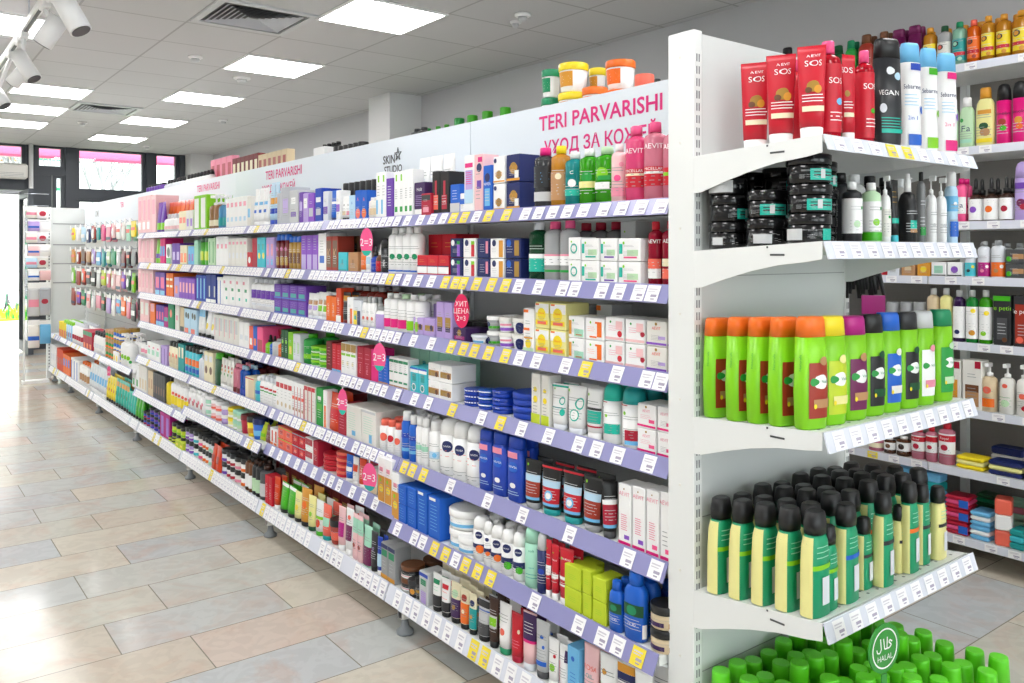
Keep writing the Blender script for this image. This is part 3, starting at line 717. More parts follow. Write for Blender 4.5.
# header boards standing on the centre line
HB = [(1.352, yat(477, XC)-.004), (yat(477, XC), 5.15-.004), (5.15, 7.67-.004), (7.67, 9.85)]
def lett(parent, txt, x, yc, zc, size, key, sx=1.0, name='lettering', bold=.018):
    vs, fs = text_tris(txt, bold); m = MB()
    m.v = [(x, -px*size*sx+yc, py*size+zc) for px, py in vs]
    for f_ in fs: m.face(f_, key)
    return m.build(name, parent)
HW = ['nearest', 'second', 'third', 'farthest']
for i, (a, b) in enumerate(HB):
    t = empty('header_board', (XC-.02, (a+b)/2, H+.14)); tag(t, 'pale blue header board, '+HW[i]+' along the gondola top, with printed lettering', 'sign', 'header boards on the gondola')
    m = MB(); m.box(-.012, -(b-a)/2, .0, .0, (b-a)/2, .347, M_SIGN); m.build('board', t)
    oy = (a+b)/2
    def put(txt, u, v, hpx, key, sx=1.0):
        yy = yat(u, XC-.033); rr = ray(u, v); zz = rr[2]*(XC-.033)/rr[0]; tt = (XC-.033)/rr[0]
        lett(t, txt, -.013, yy-oy, zz-.14, hpx*tt/FPX*1.45, key, sx)
    if i == 0:
        put('TERI PARVARISHI', 596, 114.5, 15, 'hotpink', 1.09); put('УХОД ЗА КОЖЕЙ', 597, 141, 13.5, 'hotpink', 1.0)
    if i == 1:
        put('SKIN', 389, 160, 8, 'charcoal'); put('STUDIO', 393, 169.5, 7, 'charcoal')
        m = MB(); yy = yat(398, XC-.033)-oy; zz = .315
        for k in range(5):
            an = math.pi/2+k*2*math.pi/5; an2 = an+2*math.pi/5*2
            p = Vector((-.0135, yy-math.cos(an)*.03, zz-.0+math.sin(an)*.03-.04)); q = Vector((-.0135, yy-math.cos(an2)*.03, zz+math.sin(an2)*.03-.04)); m.tube(p, q, .0016, .0016, 'charcoal', 4)
        m.build('star_mark', t)
        put('TERI PARVARISHI', 283, 173, 8.5, 'hotpink'); put('УХОД ЗА КОЖЕЙ', 278, 188, 7, 'hotpink')
    if i == 2:
        put('TERI PARVARISHI', 208, 187.5, 6.5, 'hotpink')
    if i == 3:
        put('TERI', 122, 205, 5, 'hotpink'); put('OMI', 97, 214, 6, 'grey')
# white blocks on top of the header
for i, (u0, u1, v, lab) in enumerate(((317, 328, 149, 'small white box on top of the second header board'),)):
    ya, yb = yat(u1, XC), yat(u0, XC); zz = ray(u0, v)[2]*XC/ray(u0)[0]
    m = MB(); m.box(-.05, -(yb-ya)/2, 0, .0, (yb-ya)/2, zz-.487, 'white:m', .002); tag(m.build('carton', None, (XC+.03, (ya+yb)/2, H+.488)), lab, 'box')
# ------------------------------------------------------------------ end-cap unit
ZE = {1: (.233, .201, .045), 2: (.020, -.016, .06), 3: (-.362, -.402, .06), 4: (-.742, -.78, .12)}
YF = .94; XR = 2.136
EC = empty('end_cap_shelving', ((XU+XR)/2, YU0, 0)); tag(EC, 'white end-cap shelving unit closing the near end of the gondola', 'shelving')
ox, oy = (XU+XR)/2, YU0
def LE(m_, n_, lab=None, par=None):
    m_.v = [(v[0]-ox, v[1]-oy, v[2]) for v in m_.v]; return m_.build(n_, par or EC, None, lab)
for sx, x0, x1 in ((1, XU, XU+.03), (-1, XR-.005, XR+.019)):
    m = MB(); m.box(x0, YU0, 0.02, x1, YU1, H+.512, M_SHELF, .002)
    for k in range(62):
        for dx in (.009, .017): m.box(x0+dx, YU0-.0006, .05+k*.0285+.0, x0+dx+.0028, YU0, .05+k*.0285+.018, M_SLOT)
    for k in range(9): m.box(x0-.002 if sx > 0 else x1, YU0+.038, .2+k*.2, x0 if sx > 0 else x1+.002, YU0+.043, .205+k*.2, 'offwhite')
    LE(m, 'upright')
m = MB(); m.box(XU+.031, YU0+.002, .1, XR-.006, YU0+.03, H+.505, M_PANEL)
for zz in (H+.2, H-.06, H-.3, H-.62, H-.98): m.box(XU+.032, YU0+.0008, zz, XR-.007, YU0+.002, zz+.002, 'grey')
LE(m, 'back_panel')
ETAG = {1: ('www', [(.32, 'y'), (.42, 'y')]), 2: ('w', []), 3: ('w', []), 4: ('w', [])}
def ez(s, y): zt_, zb_, sl = ZE[s]; return H+zt_-(y-YF)*sl
for s in ZE:
    zt_, zb_, sl = ZE[s]; m = MB()
    def sheet(x0, x1, y0, y1, dz0, dz1, key=M_SHELF):
        n0 = len(m.v)
        for dz in (dz0, dz1):
            m.v += [(x0, y0, ez(s, y0)+dz), (x1, y0, ez(s, y0)+dz), (x1, y1, ez(s, y1)+dz), (x0, y1, ez(s, y1)+dz)]
        for q in ((3, 2, 1, 0), (4, 5, 6, 7), (0, 1, 5, 4), (1, 2, 6, 5), (2, 3, 7, 6), (3, 0, 4, 7)): m.face([n0+i for i in q], key)
    sheet(XU+.004, XR-.004, YF+.012, YU0, -.012, -.001)
    for k in range(16):
        for j in range(2): 
            xx = XU+.03+k*.038; yy = YF+.03+j*.02; sheet(xx, xx+.006, yy, yy+.006, -.001, -.0006, M_SLOT)
    so = LE(m, 'shelf')
    for xx in (XU, XR-.003):
        m = MB(); n0 = 0; prof_ = [(YF+.004, 0), (YU0+.001, 0), (YU0+.001, -.085)]+[(YU0-.02-.27*t_, -.085+.045*math.sin(t_*math.pi/2)) for t_ in (0, .25, .5, .75, 1)]+[(YF+.004, -.036)]
        for xv in (xx, xx+.003): m.v += [(xv, p[0], ez(s, p[0])+p[1]) for p in prof_]
        n_ = len(prof_); m.face(list(range(n_)), M_SHELF); m.face([n_+i for i in range(n_)][::-1], M_SHELF)
        for i in range(n_): m.face((i, (i+1) % n_, n_+(i+1) % n_, n_+i), M_SHELF)
        if xx == XU:
            m.box(xx-.0008, YF+.09, ez(s, YF+.1)-.024, xx, YF+.125, ez(s, YF+.1)-.020, 'darkgrey'); m.box(xx-.0008, YF+.13, ez(s, YF+.1)-.008, xx, YF+.134, ez(s, YF+.1)-.004, 'darkgrey')
        LE(m, 'bracket', None, so)
    r = MB(); hz = zt_-zb_
    for xv in (XU+.001, XR+.012): r.v += [(xv, YF-.012, H+zb_), (xv, YF, H+zt_), (xv, YF+.003, H+zt_), (xv, YF-.008, H+zb_)]
    for q in ((0, 1, 2, 3), (7, 6, 5, 4), (0, 4, 5, 1), (1, 5, 6, 2), (2, 6, 7, 3), (3, 7, 4, 0)): r.face(q, M_RAILW)
    LE(r, 'price_rail', None, so)
    R = random.Random(s); xx = XU+.045
    while xx < XR-.02:
        cc = 'y' if s == 1 and 1.74 < xx < 1.88 else 'w'
        add_tag(so, cc, xx-ox, YF-.0125-oy, H+zb_+.002, .04, hz-.004, .011, 0); xx += .062 if s > 1 else .068
# base plinth of the end cap
m = MB(); m.box(XU+.002, .80, H-1.2, XR-.002, YU0, H-1.186, M_SHELF, .002); m.box(XU+.004, .802, .02, XR-.004, .815, H-1.2, M_SHELF); LE(m, 'base_shelf')
# ------------------------------------------------------------------ wall unit on the right
XW = 3.68; SR = {1: .80, 2: .4435, 3: .127, 4: -.109, 5: -.387, 6: -.669, 7: -.927, 8: -1.217}
YW0, YW1 = .55, 9.9
WB = [.55, 1.8, 3.05, 4.3, 5.55, 6.66]
for bi in range(5):
    y0, y1 = WB[bi], WB[bi+1]; oy = (y0+y1)/2; ox = (XW+WALLX)/2
    B = empty('wall_shelving_bay', (ox, oy, 0)); tag(B, 'tall white wall shelving with dark back, '+ORD[bi]+' bay from the camera', 'shelving', 'wall shelving bays')
    def LW(m_, n_, lab=None, par=None):
        m_.v = [(v[0]-ox, v[1]-oy, v[2]) for v in m_.v]; return m_.build(n_, par or B, None, lab)
    m = MB(); m.box(WALLX-.02, y0+.002, .05, WALLX-.004, y1-.002, H+.80, M_BACKG); LW(m, 'back_panel', 'dark grey back panel')
    m = MB(); m.box(WALLX-.055, y0-.015, .02, WALLX-.021, y0+.015, H+.95, M_SHELF); LW(m, 'upright')
    for s, zz in SR.items():
        m = MB(); m.box(XW+.008, y0+.003, H+zz-.036, WALLX-.056, y1-.003, H+zz-.004, M_SHELF, .002); so = LW(m, 'shelf')
        r = MB(); r.box(XW, y0+.003, H+zz-.036, XW+.006, y1-.003, H+zz-.001, M_RAILW); LW(r, 'price_rail', None, so)
        if bi < 3:
            yy = y0+.05; R = random.Random(bi*9+s)
            while yy < y1-.04:
                if R.random() < .8: add_tag(so, 'y' if (s == 7 and abs(yy-2.05) < .04) else 'w', XW-ox-.0006, yy-oy, H+zz-.033, .05, .03, 0, -math.pi/2)
                yy += .075+R.random()*.06
# ------------------------------------------------------------------ products: one entry = one run of identical products
SHW = {1: 'top', 2: 'second', 3: 'third', 4: 'fourth', 5: 'fifth', 6: 'sixth', 7: 'bottom'}
DEP = dict(box=.9, bot=.62, flp=.58, rnd=.95, deo=.95, can=1, pmp=.95, spr=.95, dro=1, tub=.62, jar=1, pot=1, tin=1, bag=.5, pak=.3, spg=.8)
def bay_of(y):
    for i in range(7):
        if y < JO[i+1]: return i
    return 6
def run(place_xy, zfun, ys, h, code, b, c, dec, opt, far, info, rz):
    pass
def gond(s, ents):
    for e in ents:
        u0, u1, n, v, code, b, c, dec = (list(e)+[''])[:8] if len(e) < 8 else e[:8]
        opt = e[8] if len(e) > 8 else {}
        um = (u0+u1)/2
        xf = SH[s][0]; ya = yat(u1, xf+.015); bay = bay_of(yat(um, xf)); sp = shelf_spec(bay, s) or SH[s]
        xf = sp[0]+.030+opt.get('in', 0); y1, y0 = yat(u0, xf), yat(u1, xf)
        zs = sp[1]-.006; t = xf/ray(um)[0]; st = opt.get('st', 1)
        tot = (251-v)*t/FPX-zs
        up = {7: 6, 6: 5, 5: 4, 4: 3, 3: 2, 2: 1}.get(s)
        if up and not (bay >= 4):
            usp = shelf_spec(bay, up); tot = min(tot, usp[1]-.031-zs-.004)
        if bay >= 4 and s == 7: tot = min(tot, -.85-.035-zs)
        far = um < 262 or opt.get('far', False)
        lim = .15 if code == 'box' else .10 if code != 'tin' else .13
        if (y1-y0)/n > lim and um < 330: n = int(math.ceil((y1-y0)/lim))
        h = tot/st; pitch = (y1-y0)/n; w = pitch*.96
        d = opt.get('d') or max(.02, DEP[code]*w)
        if code == 'box': d = opt.get('d') or min(max(w, .035), .075)*(1.5 if far else 1)
        rows = opt.get('rows', (1 if s < 3 else 2) if not far else (1 if s < 5 else 2))
        if code == 'box' and 'rows' not in opt: rows = 1; d = opt.get('d') or d*1.35
        rows = max(1, min(rows, int((XC-.035-xf)/(d+.004))))
        lift = opt.get('lift', 0)
        for r_ in range(rows):
            for i in range(n):
                for k in range(st):
                    if (r_ and k < st-1 and code == 'box') or (r_ and k == st-1 and st > 2 and not (i % 2)): continue
                    y = y1-pitch*(i+.5); x = xf+d/2+r_*(d+.004)
                    jit = 0 if code == 'box' else rnd.uniform(-.05, .05)
                    tz = k*(h) if code != 'tin' else k*h
                    hh = h-.0015
                    wob = (0 if code in ('box',) else rnd.uniform(-.0006, .0006))
                    zi = (shelf_spec(bay_of(y), s) or sp)[1]-.006 if s == 6 and bay < 4 and bay_of(y) < 4 else zs
                    place(code, x+wob, y, H+zi+lift+tz, w*(.985 if code != 'box' else .992), d, hh, b, c, dec, -math.pi/2+jit+opt.get('rz', .5 if code in ('rnd', 'can', 'jar', 'deo', 'pot', 'tin', 'dro', 'pmp') and d > .9*w or code in ('jar', 'pot', 'tin', 'can') else .12 if code in ('flp', 'tub', 'bot') and n == 1 else 0), far, opt.get('desc'),
                          dict(grp='g', s=s, bay=bay, i=i, n=n, k=k, st=st, r=r_, rows=rows))
NV = 'o:0,.62,.62,navy t:0,.62,.055,white,NIVEA'
LN = 'l:-.6,.25,.6,.5,5,grey'
def txt(col, t, y=.7, sz=.1): return f't:0,{y},{sz},{col},{t}'
BX = lambda c1, c2='grey': f'r:-.75,.62,.75,.86,{c1} l:-.7,.2,.7,.5,5,{c2}'
gond(1, [
 (138, 151, 1, 196, 'box', 'palepink', '', 'r:-.5,.35,.6,.9,rose r:-.8,.1,.4,.3,white'), (151, 156, 1, 195, 'box', 'palepink', '', 'r:-.5,.5,.6,.9,rose'),
 (156, 163, 2, 202, 'bag', 'purple', '', 'r:-.8,.05,.8,.3,lime'), (163, 179, 5, 213, 'spr', 'white', 'pearl', 'r:-.6,.2,.6,.5,palepink'),
 (163, 191, 4, 201, 'bag', 'coral', '', 'r:-.6,.6,.6,.9,orange', dict(**{'in': .07})),
 (179, 186, 2, 211, 'box', 'cream', '', 'r:-.8,.4,.8,.7,coral'), (186, 193, 2, 210, 'box', 'offwhite', '', 'r:-.5,.2,.6,.6,violet'),
 (194, 207, 1, 195, 'box', 'lime', '', 'r:-.85,.05,.55,.93,offwhite'), (208, 217, 1, 195, 'pmp', 'tan:c', 'white', 'r:-.6,.1,.6,.4,cream'), (217, 226, 1, 195, 'pmp', 'skyblue:c', 'white', 'r:-.5,.1,.5,.5,teal'),
 (226, 247, 5, 197, 'box', 'white', '', 'r:-.6,.7,.6,.85,rose r:-.5,.2,.5,.35,paleblue'), (247, 251, 1, 196, 'box', 'offwhite', '', 'r:-.6,.3,.6,.6,skyblue'),
 (252, 266, 3, 188, 'tub', 'white', 'white', 'r:-.6,.5,.6,.6,skyblue r:-.4,.25,.4,.35,blue'), (268, 277, 1, 182, 'tub', 'paleblue', 'royalblue', 'r:-.9,.15,.9,.3,royalblue r:-.8,.42,.8,.6,amber'),
 (277, 281, 1, 193, 'box', 'silver', '', ''), (281, 290, 1, 187, 'box', 'silver', '', 'r:-.6,.3,.6,.7,lilac'), (289, 298, 1, 190, 'box', 'lightgrey', '', 'r:-.6,.2,.6,.35,purple r:-.5,.6,.5,.8,white'),
 (299, 303, 1, 192, 'box', 'purple', '', 'r:-.7,.4,.7,.7,lilac'), (303, 308, 1, 193, 'box', 'lilac', '', 'r:-.7,.5,.7,.85,white'), (308, 314, 1, 193, 'box', 'violet', '', 'r:-.7,.2,.7,.5,silver'),
 (315, 322, 1, 188, 'box', 'royalblue', '', 'r:-.7,.6,.7,.75,white r:-.7,.2,.7,.4,silver'), (323, 328, 1, 191, 'box', 'pearl', '', 'r:-.9,.25,.9,.5,purple'), (329, 335, 1, 190, 'tub', 'blue', 'navy', 'r:-.6,.5,.6,.6,white'),
 (336, 340, 1, 190, 'box', 'white', '', 'r:-.9,.3,.9,.55,violet'),
 (341, 345, 1, 196, 'tub', 'white', 'charcoal', 'r:-.5,.1,.5,.3,beige t:0,.6,.14,charcoal,A'), (345, 349, 1, 196, 'tub', 'white', 'charcoal', 'r:-.5,.1,.5,.3,rose t:0,.6,.14,charcoal,A'),
 (349, 355, 1, 195, 'box', 'paleblue', '', 't:0,.7,.14,blue,A'), (355, 361, 1, 190, 'box', 'blue', '', 'o:0,.2,.8,coral t:0,.7,.14,coral,A'), (361, 367, 1, 190, 'box', 'blue', '', 'o:0,.2,.8,orange t:0,.7,.14,coral,A'),
 (368, 375, 2, 197, 'rnd', 'offwhite', 'white', 'r:-.6,.2,.6,.6,beige'),
 (341, 375, 6, 181, 'jar', 'charcoal', 'black', '', dict(**{'in': .1})),
 (376, 386, 2, 172, 'box', 'white', '', 'r:-.2,.8,.4,.95,lime r:-.9,.08,-.2,.4,skyblue l:-.4,.5,.6,.7,4,grey'), (386, 393, 1, 178, 'box', 'purple', '', 'l:-.5,.3,.5,.8,8,white'),
 (394, 404, 2, 171, 'box', 'white', '', 'r:-.3,.8,.3,.95,lime r:-.6,.1,.5,.22,green l:-.5,.4,.5,.6,5,grey'), (404, 413, 2, 169, 'box', 'white', '', 'r:-.6,.1,.5,.22,green l:-.5,.4,.5,.6,5,grey'),
 (414, 425, 1, 182, 'box', 'darkpurple', '', 't:0,.8,.1,white,MASK r:-.9,.02,.9,.18,white l:-.7,.3,.7,.6,6,lilac'),
 (421, 431, 1, 193, 'box', 'crimson', '', 'r:-.9,.7,.9,.97,charcoal r:-.6,.1,.6,.35,rose', dict(**{'in': -.012})),
 (414, 450, 3, 155, 'tub', 'white', 'pearl', 'r:-.3,.5,.3,.6,pearl', dict(**{'in': .075})),
 (432, 440, 1, 171, 'box', 'black', '', 'r:-.25,.45,.25,.8,crimson r:-.6,.1,.6,.45,coral t:0,.28,.06,white,LIPS'), (440, 449, 1, 171, 'box', 'black', '', 'r:-.25,.45,.25,.8,crimson r:-.6,.1,.6,.45,crimson t:0,.28,.06,white,LIPS'),
 (450, 460, 1, 184, 'box', 'blue', '', 'r:-1,.0,1,.35,lightgrey l:-.5,.5,.5,.8,4,white'), (460, 465, 1, 193, 'box', 'white', '', 'r:-.9,.45,.9,.75,blue'),
 (464, 474, 1, 155, 'box', 'white', '', 'r:-.8,.8,.8,.88,hotpink r:-.7,.4,.8,.75,lilac l:-.6,.5,.6,.7,6,hotpink r:-.9,.15,.9,.4,paleblue'),
 (474, 483, 1, 154, 'box', 'palepink', '', 'r:-.1,.88,.9,.97,hotpink o:.2,.78,.6,navy r:-.3,.4,.7,.55,purple'), (483, 492, 1, 165, 'box', 'blue', '', 'o:0,.75,.6,navy r:-.6,.1,.6,.5,skyblue t:0,.6,.07,white,NIVEA'),
 (493, 505, 1, 156, 'box', 'white', '', 'r:-1,.0,1,.06,amber o:0,.3,.45,gold o:-.6,.88,.25,navy t:0,.3,.2,amber,Q10', dict(st=2)),
 (506, 520, 1, 154, 'box', 'navy', '', 'r:-1,.0,1,.1,amber o:.1,.5,.55,gold t:.1,.5,.22,amber,Q10 r:.3,.1,.9,.4,white', dict(st=2, d=.08)),
 (530, 545, 1, 147, 'rnd', 'darkgrey:c', 'hotpink', 'r:-.8,.1,.8,.3,lightgrey r:-.8,.4,.8,.85,charcoal l:-.5,.5,.5,.7,4,skyblue'),
 (547, 561, 1, 145, 'rnd', 'amber:c', 'yellow', 'r:-.7,.1,.7,.7,tan o:0,.6,.3,cream'), (561, 575, 1, 151, 'rnd', 'teal:c', 'white', 'o:0,.5,.4,white r:-.6,.2,.6,.35,turquoise t:0,.75,.1,white,C'),
 (575, 590, 1, 148, 'rnd', 'brightgreen:c', 'white', 'o:0,.6,.5,green r:-.6,.35,.6,.5,paleyellow'), (590, 608, 1, 146, 'rnd', 'brightgreen:c', 'palegreen', 'o:-.1,.65,.5,lime r:-.6,.3,.3,.45,white r:-.3,.5,.6,.6,green'),
 (608, 620, 1, 143, 'rnd', 'palepink', 'white', 'r:-.7,.1,.7,.3,rose o:0,.5,.4,pink o:.3,.8,.3,rose'),
 (621, 638, 1, 125, 'rnd', 'pink:c', 'pink', 'r:-.6,.2,.6,.52,red r:-.6,.4,.6,.44,cream t:0,.82,.11,white,AEVIT t:0,.48,.06,white,MICELLAR'),
 (639, 657, 1, 121, 'rnd', 'rose:c', 'pink', 'r:-.6,.2,.6,.52,red r:-.6,.4,.6,.44,white t:0,.85,.11,white,AEVIT t:0,.48,.06,white,MICELLAR'),
 (658, 676, 1, 122, 'rnd', 'rose:c', 'hotpink', 'r:-.6,.2,.6,.5,red r:-.6,.36,.6,.42,lime t:0,.85,.11,white,AEVIT'),
])
gond(2, [
 (138, 154, 4, 237, 'box', 'palepink', '', 'r:-.5,.2,.5,.9,rose'), (155, 160, 1, 239, 'bag', 'lime', '', 'r:-.8,.2,.8,.4,purple'), (160, 165, 2, 238, 'box', 'hotpink', '', 'r:-.9,.3,.9,.7,blue'), (166, 171, 1, 244, 'box', 'white', '', 'o:0,.6,.6,charcoal r:-.9,.0,.9,.3,green'),
 (172, 180, 2, 243, 'box', 'purple', '', 'r:-.6,.2,.6,.6,lilac'), (180, 187, 2, 245, 'box', 'cream', '', 'r:-.8,.1,.8,.6,orange'), (188, 194, 2, 246, 'box', 'skyblue', '', 'r:-.6,.2,.6,.6,violet'), (194, 198, 1, 240, 'box', 'mint', '', ''),
 (199, 208, 2, 237, 'flp', 'brightgreen', 'darkgreen', 'r:-.5,.2,.5,.6,yellowgreen'), (208, 215, 2, 238, 'box', 'palegreen', '', 'r:-.3,.1,.3,.9,green'),
 (216, 228, 3, 236, 'box', 'white', '', 'r:-.5,.6,.5,.75,rose'), (228, 247, 5, 238, 'box', 'offwhite', '', 'r:-.6,.8,.6,.9,rose r:-.4,.3,.4,.5,pearl'), (247, 252, 1, 252, 'box', 'red', '', 'o:0,.5,.5,white'), (252, 257, 1, 238, 'box', 'crimson', '', ''),
 (257, 265, 2, 237, 'box', 'aqua', '', 'o:.2,.4,.6,yellow r:-.5,.6,.5,.8,teal'), (266, 274, 2, 237, 'box', 'lilac', '', 'r:-.5,.4,.5,.8,rose r:-.5,.1,.5,.3,skyblue'),
 (275, 288, 3, 234, 'flp', 'darkred', 'blue', 'r:-.5,.1,.5,.4,gold o:0,.7,.4,magenta'), (288, 300, 3, 236, 'flp', 'gold', 'blue', 'r:-.5,.2,.5,.6,brown'),
 (301, 318, 3, 235, 'box', 'violet', '', 'r:-.8,.0,.8,.45,lilac l:-.5,.6,.5,.9,5,silver'), (318, 326, 1, 233, 'box', 'white', '', 'r:-.6,.2,.6,.4,blue l:-.5,.5,.5,.8,5,grey'), (326, 338, 2, 236, 'box', 'brick', '', 'r:-.8,.1,.8,.9,brown t:0,.5,.3,tan,K'),
 (338, 347, 1, 252, 'box', 'aqua', '', 't:0,.5,.3,darkgrey,II r:-.9,.0,.9,.1,teal'), (348, 358, 1, 252, 'box', 'tan', '', 't:0,.5,.3,brown,II'),
 (338, 358, 5, 236, 'box', 'brown', '', 'r:-.6,.2,.6,.8,darkbrown', dict(**{'in': .09})),
 (359, 364, 1, 248, 'tub', 'orange', 'white', ''), (364, 369, 1, 244, 'tub', 'white', 'white', 'r:-.6,.2,.6,.5,paleblue'), (369, 374, 1, 246, 'dro', 'royalblue', 'charcoal', ''), (374, 379, 1, 244, 'dro', 'brown', 'white', 'r:-.7,.1,.7,.8,red'), (379, 385, 1, 238, 'deo', 'charcoal', 'black', 'v:0,.4,.12,white,MEN'),
 (386, 416, 4, 227, 'rnd', 'white', 'white', 'o:0,.45,.4,emerald r:-1,.03,1,.07,blue'),
 (417, 449, 3, 255, 'box', 'red', '', 'r:-1,.08,1,.44,white r:-1,.44,1,.5,navy l:-.5,.7,.5,.8,2,amber', dict(rows=1, d=.07)),
 (428, 456, 2, 234, 'box', 'red', '', 'r:-1,.08,1,.44,white r:-1,.44,1,.5,navy l:-.5,.7,.5,.8,2,amber', dict(lift=.0, **{'in': .078})),
 (450, 462, 1, 238, 'box', 'navy', '', 'r:.2,.0,.7,.9,violet r:.2,.7,.7,.9,green o:-.5,.8,.3,white', dict(st=2)), (463, 476, 1, 238, 'box', 'white', '', 'r:.3,.0,.8,.9,red r:.3,.7,.8,.9,lime o:-.4,.8,.3,navy l:-.7,.3,.0,.5,3,grey', dict(st=2)),
 (477, 489, 1, 238, 'box', 'navy', '', 'r:.5,.2,.9,.9,rose l:-.5,.3,.3,.7,4,white', dict(st=2)), (490, 504, 1, 238, 'box', 'white', '', 'r:.3,.0,.9,.95,amber o:-.4,.8,.3,navy l:-.7,.3,.0,.5,3,grey', dict(st=2)), (505, 521, 1, 238, 'box', 'navy', '', 'r:.2,.1,.8,.95,gold l:-.8,.3,.0,.6,3,white o:-.5,.8,.3,blue', dict(st=2, d=.08)),
 (525, 539, 1, 222, 'rnd', 'darkgreen:c', 'pearl', 'r:-.6,.15,.6,.45,turquoise r:-.6,.45,.6,.55,white'), (540, 555, 1, 221, 'rnd', 'lightgrey:c', 'pink', 'r:-.6,.3,.6,.5,white r:-.6,.5,.6,.54,rose r:-.6,.15,.6,.2,green'), (556, 570, 1, 220, 'rnd', 'lightgrey:c', 'pink', 'r:-.6,.3,.6,.5,white r:-.6,.5,.6,.54,rose r:-.6,.15,.6,.2,green'),
 (568, 580, 1, 237, 'box', 'white', '', 'o:0,.5,.6,turquoise o:0,.5,.4,white o:-.4,.85,.12,lime', dict(st=2, **{'in': -.008})), (581, 599, 1, 238, 'box', 'white', '', 'r:-.2,.2,.8,.5,palegreen r:-.5,.08,.7,.16,turquoise o:-.5,.85,.1,lime r:-.9,.3,-.6,.8,turquoise', dict(st=2, **{'in': -.008})),
 (600, 617, 1, 238, 'box', 'white', '', 'r:-.2,.2,.8,.5,palegreen r:-.5,.08,.7,.16,purple o:-.5,.85,.1,lime r:-.9,.3,-.6,.8,turquoise', dict(st=2, **{'in': -.008})), (618, 641, 1, 238, 'box', 'white', '', 'r:-.2,.2,.8,.5,palegreen r:-.5,.08,.7,.16,pink o:-.5,.85,.1,lime r:-.9,.3,-.6,.8,turquoise', dict(st=2, **{'in': -.008})),
 (572, 617, 3, 222, 'rnd', 'grey:c', 'crimson', 'r:-.5,.2,.5,.5,white', dict(**{'in': .09})), (620, 636, 1, 221, 'box', 'lightgrey', '', 'r:-.5,.2,.8,.5,mint o:-.4,.85,.1,lime', dict(**{'in': .085})),
 (645, 657, 1, 221, 'rnd', 'crimson:c', 'red', 'r:-.6,.1,.6,.3,white r:-.6,.3,.6,.5,coral t:0,.85,.1,white,AEVIT'), (658, 674, 1, 220, 'rnd', 'crimson:c', 'red', 'r:-.6,.1,.6,.3,coral r:-.6,.35,.6,.5,cream t:0,.85,.1,white,AEVIT'),
])
